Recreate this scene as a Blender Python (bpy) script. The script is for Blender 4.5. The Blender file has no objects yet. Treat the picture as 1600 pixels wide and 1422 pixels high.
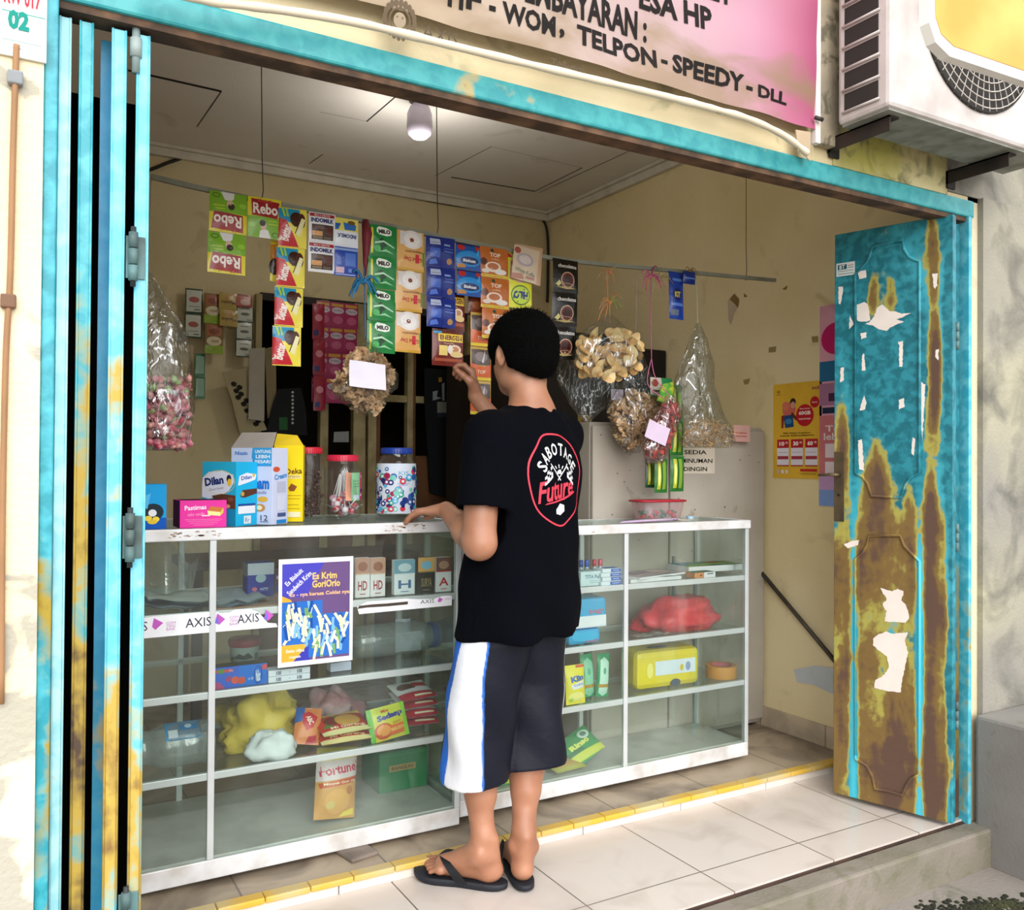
import bpy, bmesh, math, random
import numpy as np
from mathutils import Vector, Matrix, noise
from mathutils.bvhtree import BVHTree

random.seed(7)
SC = bpy.context.scene
COL = SC.collection
PI = math.pi

# ------------------------------------------------------------------ camera
CAM_H = 1.165
YAW, PITCH, ROLL, FPX = math.radians(30.114), math.radians(0.628), math.radians(0.392), 1384.33
_F = Vector((math.sin(YAW)*math.cos(PITCH), math.cos(YAW)*math.cos(PITCH), math.sin(PITCH)))
_R0 = Vector((math.cos(YAW), -math.sin(YAW), 0)); _U0 = _R0.cross(_F)
_R = _R0*math.cos(ROLL) + _U0*math.sin(ROLL); _U = _U0*math.cos(ROLL) - _R0*math.sin(ROLL)
CAMP = Vector((0, 0, CAM_H))
cd = bpy.data.cameras.new('camera'); cam = bpy.data.objects.new('camera', cd); COL.objects.link(cam)
cd.sensor_width = 36; cd.sensor_fit = 'HORIZONTAL'; cd.lens = FPX*36/1600; cd.clip_start = .05; cd.clip_end = 200
m3 = Matrix((_R, _U, -_F)).transposed()
cam.matrix_world = Matrix.Translation(CAMP) @ m3.to_4x4()
SC.camera = cam
# ------------------------------------------------------------------ colour, world, light
SC.view_settings.view_transform = 'Standard'; SC.view_settings.look = 'None'
SC.view_settings.gamma = 1; SC.view_settings.use_curve_mapping = False
SC.view_settings.exposure = 0.78
SC.cycles.max_bounces = 9; SC.cycles.diffuse_bounces = 4; SC.cycles.glossy_bounces = 3
SC.cycles.transparent_max_bounces = 40; SC.cycles.caustics_reflective = False; SC.cycles.caustics_refractive = False
SC.cycles.use_denoising = True
W = bpy.data.worlds.new('overcast_sky'); SC.world = W; W.use_nodes = True
nt = W.node_tree; nt.nodes.clear()
o_ = nt.nodes.new('ShaderNodeOutputWorld'); b_ = nt.nodes.new('ShaderNodeBackground')
g_ = nt.nodes.new('ShaderNodeTexCoord'); s_ = nt.nodes.new('ShaderNodeSeparateXYZ'); r_ = nt.nodes.new('ShaderNodeValToRGB')
nt.links.new(g_.outputs['Generated'], s_.inputs[0]); nt.links.new(s_.outputs['Z'], r_.inputs[0]); nt.links.new(r_.outputs[0], b_.inputs[0])
nt.links.new(b_.outputs[0], o_.inputs[0])
e = r_.color_ramp.elements
e[0].position = 0.0; e[0].color = (.30, .31, .28, 1); e[1].position = .12; e[1].color = (.74, .77, .80, 1)
x = e.new(.6); x.color = (1.0, 1.0, 1.0, 1)
b_.inputs[1].default_value = 1.25
sd = bpy.data.lights.new('sun', 'SUN'); sun = bpy.data.objects.new('sun', sd); COL.objects.link(sun)
sd.energy = 1.7; sd.angle = math.radians(60); sd.color = (1, .985, .96)
sun.rotation_euler = Vector((.22, .90, -.42)).to_track_quat('-Z', 'Y').to_euler(); sun.location = (-2, -6, 6)

# ------------------------------------------------------------------ helpers
def ray(px, py):
    return _F*FPX + _R*(px-800) + _U*(711-py)
def P(px, py, y=None, x=None, z=None):
    """a world point seen at a photo pixel on a given world plane"""
    d = ray(px, py)
    t = (y/d.y) if y is not None else (x/d.x) if x is not None else (z-CAM_H)/d.z
    return CAMP + d*t

def lin(h):
    h = h.lstrip('#'); c = [int(h[i:i+2], 16)/255 for i in (0, 2, 4)]
    return tuple((v/12.92 if v <= .04045 else ((v+.055)/1.055)**2.4) for v in c) + (1,)

_mc = {}
def N(nt, t, **k):
    n = nt.nodes.new(t)
    for a, v in k.items(): setattr(n, a, v)
    return n
def newmat(name):
    m = bpy.data.materials.new(name); m.use_nodes = True
    nt = m.node_tree; p = nt.nodes['Principled BSDF']
    return m, nt, p
def M(c, rough=.55, met=0, bump=0, bs=60, var=.06, vs=9, spec=.4, c2=None, coat=0):
    """plain material: one colour with a slow noise variation and a little bump"""
    k = (c, rough, met, bump, bs, var, vs, spec, c2, coat)
    if k in _mc: return _mc[k]
    m, nt, p = newmat('mat_' + c.lstrip('#'))
    tc = N(nt, 'ShaderNodeTexCoord'); nz = N(nt, 'ShaderNodeTexNoise'); nz.inputs['Scale'].default_value = vs; nz.inputs['Detail'].default_value = 3
    nt.links.new(tc.outputs['Object'], nz.inputs['Vector'])
    mx = N(nt, 'ShaderNodeMix', data_type='RGBA')
    a = lin(c); b = lin(c2) if c2 else tuple(max(0, v*(1-3*var)) for v in a[:3]) + (1,)
    mx.inputs[6].default_value = a; mx.inputs[7].default_value = b
    rp = N(nt, 'ShaderNodeMapRange'); rp.inputs['From Min'].default_value = .42; rp.inputs['From Max'].default_value = .68
    nt.links.new(nz.outputs[0], rp.inputs[0]); nt.links.new(rp.outputs[0], mx.inputs[0])
    nt.links.new(mx.outputs[2], p.inputs['Base Color'])
    p.inputs['Roughness'].default_value = rough; p.inputs['Metallic'].default_value = met
    p.inputs['Specular IOR Level'].default_value = spec
    if coat: p.inputs['Coat Weight'].default_value = coat
    if bump:
        n2 = N(nt, 'ShaderNodeTexNoise'); n2.inputs['Scale'].default_value = bs; n2.inputs['Detail'].default_value = 4
        nt.links.new(tc.outputs['Object'], n2.inputs['Vector'])
        bp = N(nt, 'ShaderNodeBump'); bp.inputs['Strength'].default_value = bump; bp.inputs['Distance'].default_value = .004
        nt.links.new(n2.outputs[0], bp.inputs['Height']); nt.links.new(bp.outputs[0], p.inputs['Normal'])
    _mc[k] = m; return m
def INK(c): return M(c, rough=.27, bump=.45, bs=38, var=.02, spec=.5)      # print on shiny sachet film
def PAPER(c): return M(c, rough=.7, var=.03, spec=.2)

def film(name, tint='#ffffff', amount=.16, gloss=.10, wrinkle=.8, ws=28, milk=.0, sheen=.24):
    """clear plastic: mostly transparent with a wrinkled sheen; milk = cloudy share"""
    k = ('film', tint, amount, gloss, wrinkle, ws, milk, sheen)
    if k in _mc: return _mc[k]
    m, nt, p = newmat(name); nt.nodes.remove(p)
    out = nt.nodes['Material Output']
    tr = N(nt, 'ShaderNodeBsdfTransparent'); tr.inputs[0].default_value = lin(tint)
    pb = N(nt, 'ShaderNodeBsdfPrincipled'); pb.inputs['Base Color'].default_value = lin(tint); pb.inputs['Roughness'].default_value = .5
    gl = N(nt, 'ShaderNodeBsdfGlossy'); gl.inputs['Roughness'].default_value = gloss
    tc = N(nt, 'ShaderNodeTexCoord'); mp = N(nt, 'ShaderNodeMapping'); mp.inputs['Scale'].default_value = (1, 1, .45)
    nz = N(nt, 'ShaderNodeTexNoise'); nz.inputs['Scale'].default_value = ws; nz.inputs['Detail'].default_value = 4; nz.inputs['Distortion'].default_value = 1.2
    nt.links.new(tc.outputs['Object'], mp.inputs[0]); nt.links.new(mp.outputs[0], nz.inputs['Vector'])
    bp = N(nt, 'ShaderNodeBump'); bp.inputs['Strength'].default_value = wrinkle; bp.inputs['Distance'].default_value = .012
    nt.links.new(nz.outputs[0], bp.inputs['Height']); nt.links.new(bp.outputs[0], gl.inputs['Normal']); nt.links.new(bp.outputs[0], pb.inputs['Normal'])
    lw = N(nt, 'ShaderNodeLayerWeight'); lw.inputs[0].default_value = .35; nt.links.new(bp.outputs[0], lw.inputs['Normal'])
    m1 = N(nt, 'ShaderNodeMath', operation='MULTIPLY'); m1.inputs[1].default_value = .75; nt.links.new(lw.outputs['Facing'], m1.inputs[0])
    # creases: sharp ridges in the crumpled film carry most of the shine
    n3_ = N(nt, 'ShaderNodeTexNoise'); n3_.inputs['Scale'].default_value = ws*.62; n3_.inputs['Detail'].default_value = 2; n3_.inputs['Distortion'].default_value = 1.6; nt.links.new(mp.outputs[0], n3_.inputs['Vector'])
    c1 = N(nt, 'ShaderNodeMath', operation='SUBTRACT'); c1.inputs[1].default_value = .5; nt.links.new(n3_.outputs[0], c1.inputs[0])
    c2_ = N(nt, 'ShaderNodeMath', operation='ABSOLUTE'); nt.links.new(c1.outputs[0], c2_.inputs[0])
    c3_ = N(nt, 'ShaderNodeMapRange'); c3_.inputs['From Min'].default_value = 0; c3_.inputs['From Max'].default_value = .028; c3_.inputs['To Min'].default_value = min(.5, wrinkle*.5); c3_.inputs['To Max'].default_value = 0; nt.links.new(c2_.outputs[0], c3_.inputs[0])
    m2 = N(nt, 'ShaderNodeMath', operation='MULTIPLY_ADD'); m2.inputs[1].default_value = sheen; m2.inputs[2].default_value = amount*.2; nt.links.new(m1.outputs[0], m2.inputs[0])
    m3_ = N(nt, 'ShaderNodeMath', operation='ADD'); m3_.use_clamp = True; nt.links.new(m2.outputs[0], m3_.inputs[0]); nt.links.new(c3_.outputs[0], m3_.inputs[1])
    s1 = N(nt, 'ShaderNodeMixShader'); nt.links.new(m3_.outputs[0], s1.inputs[0]); nt.links.new(tr.outputs[0], s1.inputs[1]); nt.links.new(gl.outputs[0], s1.inputs[2])
    s2 = N(nt, 'ShaderNodeMixShader'); s2.inputs[0].default_value = milk; nt.links.new(s1.outputs[0], s2.inputs[1]); nt.links.new(pb.outputs[0], s2.inputs[2])
    nt.links.new(s2.outputs[0], out.inputs[0]); _mc[k] = m; return m
def glassmat():
    if 'glass' in _mc: return _mc['glass']
    m, nt, p = newmat('pane_glass'); nt.nodes.remove(p); out = nt.nodes['Material Output']
    tr = N(nt, 'ShaderNodeBsdfTransparent'); tr.inputs[0].default_value = (.91, .95, .925, 1)
    gl = N(nt, 'ShaderNodeBsdfGlossy'); gl.inputs['Roughness'].default_value = .03
    df = N(nt, 'ShaderNodeBsdfDiffuse'); df.inputs[0].default_value = (.72, .8, .76, 1)
    fr = N(nt, 'ShaderNodeFresnel'); fr.inputs[0].default_value = 1.36
    nz = N(nt, 'ShaderNodeTexNoise'); nz.inputs['Scale'].default_value = 4; nz.inputs['Detail'].default_value = 5
    tc = N(nt, 'ShaderNodeTexCoord'); nt.links.new(tc.outputs['Object'], nz.inputs['Vector'])
    mr = N(nt, 'ShaderNodeMapRange'); mr.inputs['From Min'].default_value = .45; mr.inputs['From Max'].default_value = .8; mr.inputs['To Min'].default_value = .012; mr.inputs['To Max'].default_value = .07
    nt.links.new(nz.outputs[0], mr.inputs[0])
    mn = N(nt, 'ShaderNodeMath', operation='MINIMUM'); mn.inputs[1].default_value = .24; nt.links.new(fr.outputs[0], mn.inputs[0])
    s1 = N(nt, 'ShaderNodeMixShader'); nt.links.new(mn.outputs[0], s1.inputs[0]); nt.links.new(tr.outputs[0], s1.inputs[1]); nt.links.new(gl.outputs[0], s1.inputs[2])
    s2 = N(nt, 'ShaderNodeMixShader'); nt.links.new(mr.outputs[0], s2.inputs[0]); nt.links.new(s1.outputs[0], s2.inputs[1]); nt.links.new(df.outputs[0], s2.inputs[2])
    nt.links.new(s2.outputs[0], out.inputs[0]); _mc['glass'] = m; return m

class MB:
    """collects shapes, then links them as ONE mesh object"""
    def __init__(s): s.v = []; s.f = []; s.fm = []; s.sm = []; s.mats = []
    def mi(s, m):
        if m not in s.mats: s.mats.append(m)
        return s.mats.index(m)
    def add(s, vs, fs, m, smooth=False, X=None):
        b = len(s.v); i = s.mi(m)
        s.v += [tuple(X @ Vector(v)) if X is not None else tuple(v) for v in vs]
        s.f += [tuple(b+k for k in f) for f in fs]; s.fm += [i]*len(fs); s.sm += [smooth]*len(fs)
        return s
    def box(s, a, b, m, bev=0, X=None):
        """axis box from corner a to corner b, optionally bevelled"""
        bm = bmesh.new(); bmesh.ops.create_cube(bm, size=1)
        c = [(a[i]+b[i])/2 for i in range(3)]; d = [max(abs(b[i]-a[i]), 1e-5) for i in range(3)]
        for v in bm.verts: v.co = Vector([c[i]+v.co[i]*d[i] for i in range(3)])
        if bev: bmesh.ops.bevel(bm, geom=bm.edges[:], offset=min(bev, min(d)*.45), segments=2, affect='EDGES', profile=.5)
        s.bm(bm, m, X=X); return s
    def bm(s, bm, m, smooth=False, X=None):
        bm.verts.index_update()
        s.add([v.co.copy() for v in bm.verts], [[v.index for v in f.verts] for f in bm.faces], m, smooth, X); bm.free(); return s
    def tube(s, pts, r, m, seg=8, caps=True, X=None, smooth=True):
        pts = [Vector(p) for p in pts]; n = len(pts); R = r if isinstance(r, (list, tuple)) else [r]*n
        vs = []; fs = []; up = None
        for i, p in enumerate(pts):
            t = (pts[min(i+1, n-1)]-pts[max(i-1, 0)]).normalized()
            if up is None: up = t.orthogonal().normalized()
            up = (up - t*up.dot(t)); up = up.normalized() if up.length > 1e-6 else t.orthogonal().normalized()
            w = t.cross(up)
            for k in range(seg):
                a = 2*PI*k/seg; vs.append(p + (up*math.cos(a)+w*math.sin(a))*R[i])
        for i in range(n-1):
            for k in range(seg):
                k2 = (k+1) % seg; fs.append((i*seg+k, i*seg+k2, (i+1)*seg+k2, (i+1)*seg+k))
        if caps: fs += [tuple(range(seg))[::-1], tuple((n-1)*seg+k for k in range(seg))]
        return s.add(vs, fs, m, smooth, X)
    def lathe(s, prof, m, seg=28, X=None, smooth=True, o=(0, 0, 0)):
        vs = []; fs = []; n = len(prof)
        for r, z in prof:
            for k in range(seg):
                a = 2*PI*k/seg; vs.append((o[0]+max(r, 1e-5)*math.cos(a), o[1]+max(r, 1e-5)*math.sin(a), o[2]+z))
        for i in range(n-1):
            for k in range(seg):
                k2 = (k+1) % seg; fs.append((i*seg+k, i*seg+k2, (i+1)*seg+k2, (i+1)*seg+k))
        return s.add(vs, fs, m, smooth, X)
    def ell(s, c, r, m, seg=14, X=None, smooth=True):
        prof = [(math.sin(PI*i/8), -math.cos(PI*i/8)) for i in range(9)]
        vs = []; fs = []
        for rr, z in prof:
            for k in range(seg):
                a = 2*PI*k/seg; vs.append((c[0]+r[0]*rr*math.cos(a), c[1]+r[1]*rr*math.sin(a), c[2]+r[2]*z))
        for i in range(8):
            for k in range(seg):
                k2 = (k+1) % seg; fs.append((i*seg+k, i*seg+k2, (i+1)*seg+k2, (i+1)*seg+k))
        return s.add(vs, fs, m, smooth, X)
    def grid(s, fn, nu, nv, m, smooth=True, X=None):
        vs = [fn(i/nu, j/nv) for j in range(nv+1) for i in range(nu+1)]
        fs = [(j*(nu+1)+i, j*(nu+1)+i+1, (j+1)*(nu+1)+i+1, (j+1)*(nu+1)+i) for j in range(nv) for i in range(nu)]
        return s.add(vs, fs, m, smooth, X)
    def prism(s, poly, d0, d1, m, X=None):
        """poly in x,z; extruded along y from d0 to d1"""
        n = len(poly); vs = [(x, d0, z) for x, z in poly]+[(x, d1, z) for x, z in poly]
        fs = [tuple(range(n))[::-1], tuple(range(n, 2*n))]+[(i, (i+1) % n, n+(i+1) % n, n+i) for i in range(n)]
        return s.add(vs, fs, m, False, X)
    def build(s, name, parent=None, mw=None, weld=False):
        me = bpy.data.meshes.new(name); me.from_pydata([tuple(v) for v in s.v], [], s.f)
        for m in s.mats: me.materials.append(m)
        me.polygons.foreach_set('material_index', s.fm); me.polygons.foreach_set('use_smooth', s.sm); me.update()
        o = bpy.data.objects.new(name, me); COL.objects.link(o)
        if parent is not None: o.parent = parent
        if mw is not None: o.matrix_local = mw
        return o

def tag(o, label, cat, group=None, kind=None):
    o['label'] = label; o['category'] = cat
    if group: o['group'] = group
    if kind: o['kind'] = kind
    return o
def thing(name, label, cat, loc=(0, 0, 0), rz=0, group=None, mw=None):
    o = bpy.data.objects.new(name, None); COL.objects.link(o); o.empty_display_size = .05
    if mw is not None: o.matrix_world = mw
    else: o.location = loc; o.rotation_euler = (0, 0, rz)
    return tag(o, label, cat, group)
def struct(mb, name, label=None):
    o = mb.build(name); o['kind'] = 'structure'; o['category'] = name.split('_')[0]
    if label: o['label'] = label
    return o
def copy_thing(root, label=None, loc=None, mw=None):
    r = root.copy(); COL.objects.link(r)
    if label: r['label'] = label
    for ch in list(root.children):
        c = ch.copy(); COL.objects.link(c); c.parent = r
        for g in ch.children:
            d = g.copy(); COL.objects.link(d); d.parent = c
    if loc is not None: r.location = loc
    if mw is not None: r.matrix_world = mw
    return r

# ---- printed marks: 2D shapes (0..1 across, 0..1 up) laid on a surface
_tc = {}
def text2d(body, bold=0.0, shear=0.0):
    k = (body, bold, shear)
    if k in _tc: return _tc[k]
    c = bpy.data.curves.new('t', 'FONT'); c.body = body; c.resolution_u = 2; c.offset = bold; c.shear = shear
    o = bpy.data.objects.new('t', c); me = bpy.data.meshes.new_from_object(o)
    vs = [(v.co.x, v.co.y) for v in me.vertices]; fs = [tuple(p.vertices) for p in me.polygons]
    bpy.data.objects.remove(o); bpy.data.curves.remove(c); bpy.data.meshes.remove(me)
    if vs:
        x0 = min(v[0] for v in vs); x1 = max(v[0] for v in vs); y0 = min(v[1] for v in vs); y1 = max(v[1] for v in vs)
        vs = [((x-x0)/max(x1-x0, 1e-6)-.5, (y-y0)/max(y1-y0, 1e-6)-.5) for x, y in vs]; asp = (x1-x0)/max(y1-y0, 1e-6)
    else: asp = 1
    _tc[k] = (vs, fs, asp); return _tc[k]
def shape2d(sh, w, h):
    """one shape spec -> verts (metres, card coordinates from its lower left), faces"""
    k = sh[0]
    if k == 'r':
        u0, v0, u1, v1 = sh[1:5]; return [(u0*w, v0*h), (u1*w, v0*h), (u1*w, v1*h), (u0*w, v1*h)], [(0, 1, 2, 3)]
    if k == 'e':
        cu, cv, ru, rv = sh[1:5]; n = 20
        return [((cu+ru*math.cos(2*PI*i/n))*w, (cv+rv*math.sin(2*PI*i/n))*h) for i in range(n)], [tuple(range(n))]
    if k == 'o':
        cu, cv, ru, rv, th = sh[1:6]; n = 32; vs = []
        for i in range(n):
            a = 2*PI*i/n; vs += [((cu+ru*math.cos(a))*w, (cv+rv*math.sin(a))*h), (cu*w+(ru*w-th)*math.cos(a), cv*h+(rv*h-th)*math.sin(a))]
        return vs, [(2*i, (2*i+2) % (2*n), (2*i+3) % (2*n), 2*i+1) for i in range(n)]
    if k == 'p':
        return [(u*w, v*h) for u, v in sh[1]], [tuple(range(len(sh[1])))]
    if k == 't':     # text, centre u,v, width u, height v, (colour), rotation degrees, bold, shear
        body, cu, cv, tw, th = sh[1:6]; rot = sh[7] if len(sh) > 7 else 0; bold = sh[8] if len(sh) > 8 else 0.02; shr = sh[9] if len(sh) > 9 else 0
        vs, fs, asp = text2d(body, bold, shr); tw *= w; th *= h
        a = math.radians(rot); c, s = math.cos(a), math.sin(a)
        return [(cu*w + (x*tw)*c-(y*th)*s, cv*h + (x*tw)*s+(y*th)*c) for x, y in vs], list(fs)
def shape_col(sh):
    return {'r': 5, 'e': 5, 'o': 6, 'p': 2, 't': 6}[sh[0]]
def decals(mb, shapes, w, h, surf, mf=INK, sub=.02, d0=.0006, dd=.00012, X=None):
    dd = min(dd, .002/max(1, len(shapes)))
    """surf(x, y) -> (point, normal); x,y in metres from the card's lower left"""
    for i, sh in enumerate(shapes):
        vs, fs = shape2d(sh, w, h); col = sh[shape_col(sh)]
        if not vs: continue
        bm = bmesh.new(); bv = [bm.verts.new((x, y, 0)) for x, y in vs]
        for f in fs:
            try: bm.faces.new([bv[k] for k in f])
            except ValueError: pass
        if sub:
            if any(len(f.verts) > 4 for f in bm.faces): bmesh.ops.triangulate(bm, faces=[f for f in bm.faces if len(f.verts) > 4])
            for _ in range(3):
                L = [e for e in bm.edges if e.calc_length() > sub]
                if not L: break
                bmesh.ops.subdivide_edges(bm, edges=L, cuts=1 if _ else min(3, int(max(e.calc_length() for e in L)/sub)))
        bm.verts.index_update(); d = d0+dd*i; out = []
        for v in bm.verts:
            p, n = surf(v.co.x, v.co.y); out.append(Vector(p)+Vector(n)*d)
        mb.add(out, [[v.index for v in f.verts] for f in bm.faces], mf(col) if isinstance(col, str) else col, False, X); bm.free()
def flat(ox=0, oz=0, y=0):
    """card plane facing -y, lower left at (ox, y, oz)"""
    return lambda x, yy: ((ox+x, y, oz+yy), (0, -1, 0))
def box_print(mb, a, b, face, shapes, mf=PAPER, X=None, **k):
    """print on one face of the axis box a..b: 'f' front (-y), 'l' (-x side, u runs with -y), 'r' (+x), 't' top"""
    if face == 'f': decals(mb, shapes, b[0]-a[0], b[2]-a[2], lambda x, y: ((a[0]+x, a[1], a[2]+y), (0, -1, 0)), mf, sub=0, X=X, **k)
    if face == 'l': decals(mb, shapes, b[1]-a[1], b[2]-a[2], lambda x, y: ((a[0], b[1]-x, a[2]+y), (-1, 0, 0)), mf, sub=0, X=X, **k)
    if face == 'r': decals(mb, shapes, b[1]-a[1], b[2]-a[2], lambda x, y: ((b[0], a[1]+x, a[2]+y), (1, 0, 0)), mf, sub=0, X=X, **k)
    if face == 't': decals(mb, shapes, b[0]-a[0], b[1]-a[1], lambda x, y: ((a[0]+x, a[1]+y, b[2]), (0, 0, 1)), mf, sub=0, X=X, **k)

def pillow(w, h, b, seed=0, wr=.0012, crimp=.07):
    """bulge of a sealed sachet at x,y"""
    def B(x, y):
        u = min(max(x/w, 0), 1); v = min(max(y/h, 0), 1)
        vv = min(1, max(0, (v-crimp)/(1-2*crimp)))
        g = (max(0, math.sin(PI*u))**.55)*(max(0, math.sin(PI*vv))**.5)
        return b*g + wr*noise.noise(Vector((x*38+seed*3.1, y*38, seed*1.7)))
    return B
_cut = {}
def cut2d(sh, w, h, seg):
    """shape outline cut along the lines of a seg x seg grid"""
    key = (repr(sh), round(w, 4), round(h, 4), seg)
    if key in _cut: return _cut[key]
    vs, fs = shape2d(sh, w, h); bm = bmesh.new(); bv = [bm.verts.new((x, y, 0)) for x, y in vs]
    for f in fs:
        try: bm.faces.new([bv[k] for k in f])
        except ValueError: pass
    if not bm.faces: bm.free(); _cut[key] = ([], []); return _cut[key]
    big = [f for f in bm.faces if len(f.verts) > 4 and sh[0] in 'po']
    if big: bmesh.ops.triangulate(bm, faces=big)
    x0 = min(v[0] for v in vs); x1 = max(v[0] for v in vs); y0 = min(v[1] for v in vs); y1 = max(v[1] for v in vs)
    for k in range(1, seg):
        for (lo, hi, L, co, no) in ((x0, x1, w, (w*k/seg, 0, 0), (1, 0, 0)), (y0, y1, h, (0, h*k/seg, 0), (0, 1, 0))):
            c = L*k/seg
            if lo < c-1e-5 and hi > c+1e-5: bmesh.ops.bisect_plane(bm, geom=bm.verts[:]+bm.edges[:]+bm.faces[:], dist=1e-6, plane_co=co, plane_no=no)
    bm.verts.index_update(); _cut[key] = ([(v.co.x, v.co.y) for v in bm.verts], [[v.index for v in f.verts] for f in bm.faces]); bm.free()
    return _cut[key]
def sachet_mb(w, h, b, shapes, base, seed=0, mf=INK, seg=12, mb=None, X=None, back=None):
    """a flat pack: x 0..w, z 0..h, facing -y, printed front"""
    mb = mb or MB(); B = pillow(w, h, b, seed)
    bm_ = mf(base) if isinstance(base, str) else base; bk = (mf(back) if isinstance(back, str) else back) if back else bm_
    mb.grid(lambda u, v: (u*w, -B(u*w, v*h)-.0003, v*h), seg, seg, bm_, X=X)
    mb.grid(lambda u, v: ((1-u)*w, B((1-u)*w, v*h)*.8+.0003, v*h), seg, seg, bk, X=X)
    T = [[B(i/seg*w, j/seg*h) for i in range(seg+1)] for j in range(seg+1)]
    def bil(x, y):
        u = min(max(x/w*seg, 0), seg-1e-6); v = min(max(y/h*seg, 0), seg-1e-6); i, j = int(u), int(v); u -= i; v -= j
        return (T[j][i]*(1-u)+T[j][i+1]*u)*(1-v)+(T[j+1][i]*(1-u)+T[j+1][i+1]*u)*v
    for i, sh in enumerate(shapes):
        vs, fs = cut2d(sh, w, h, seg); col = sh[shape_col(sh)]; d = .0003+.0005+.00006*i
        if vs: mb.add([(x, -bil(x, y)-d, y) for x, y in vs], fs, mf(col), True, X)
    return mb
def wire(name, label, pts, r, m, cat='wire', parent=None):
    o = MB().tube(pts, r, m, seg=6).build(name, parent)
    if parent is None: tag(o, label, cat)
    return o
def smooth_path(pts, n=6):
    pts = [Vector(p) for p in pts]; out = []
    for i in range(len(pts)-1):
        p0 = pts[max(i-1, 0)]; p1 = pts[i]; p2 = pts[i+1]; p3 = pts[min(i+2, len(pts)-1)]
        for k in range(n):
            t = k/n; out.append(.5*((2*p1)+(p2-p0)*t+(2*p0-5*p1+4*p2-p3)*t*t+(3*p1-p0-3*p2+p3)*t**3))
    return out+[pts[-1]]
# ------------------------------------------------------------------ the setting
FY, RX, LX, BY, CZ, FZ = 1.79, 2.895, .06, 4.56, 2.70, .04
def wallmat(name, c, c2, c3, scale=2.2, stain=.55, rough=.85, z0=None, z1=None, bump=.35, thr=.62, soft=.08):
    """aged plaster: base, slow second tone, stains of a third tone (more below z0)"""
    m, nt, p = newmat(name)
    tc = N(nt, 'ShaderNodeTexCoord'); L = nt.links.new
    def nz(sc, det=5, dist=0):
        n = N(nt, 'ShaderNodeTexNoise'); n.inputs['Scale'].default_value = sc; n.inputs['Detail'].default_value = det; n.inputs['Distortion'].default_value = dist
        L(tc.outputs['Object'], n.inputs['Vector']); return n
    def rng(src, a, b, c_=0, d=1):
        r = N(nt, 'ShaderNodeMapRange'); r.inputs['From Min'].default_value = a; r.inputs['From Max'].default_value = b; r.inputs['To Min'].default_value = c_; r.inputs['To Max'].default_value = d
        L(src, r.inputs[0]); return r.outputs[0]
    n1 = nz(scale); n2 = nz(scale*3.2, 8, .6); n3 = nz(90, 3)
    m1 = N(nt, 'ShaderNodeMix', data_type='RGBA'); m1.inputs[6].default_value = lin(c); m1.inputs[7].default_value = lin(c2)
    L(rng(n1.outputs[0], .4, .65), m1.inputs[0])
    f = rng(n2.outputs[0], thr, thr+soft, 0, stain)
    if z0 is not None:
        sp = N(nt, 'ShaderNodeSeparateXYZ'); L(tc.outputs['Object'], sp.inputs[0])
        zr = rng(sp.outputs['Z'], z0, z1, .22, 0); ad = N(nt, 'ShaderNodeMath', operation='ADD'); L(n2.outputs[0], ad.inputs[0]); L(zr, ad.inputs[1])
        f = rng(ad.outputs[0], thr, thr+soft, 0, stain)
    m2 = N(nt, 'ShaderNodeMix', data_type='RGBA'); L(m1.outputs[2], m2.inputs[6]); m2.inputs[7].default_value = lin(c3); L(f, m2.inputs[0])
    L(m2.outputs[2], p.inputs['Base Color']); p.inputs['Roughness'].default_value = rough; p.inputs['Specular IOR Level'].default_value = .25
    bp = N(nt, 'ShaderNodeBump'); bp.inputs['Strength'].default_value = bump; bp.inputs['Distance'].default_value = .006
    ad2 = N(nt, 'ShaderNodeMath', operation='ADD'); L(n2.outputs[0], ad2.inputs[0]); L(n3.outputs[0], ad2.inputs[1]); L(ad2.outputs[0], bp.inputs['Height']); L(bp.outputs[0], p.inputs['Normal'])
    return m
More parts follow.
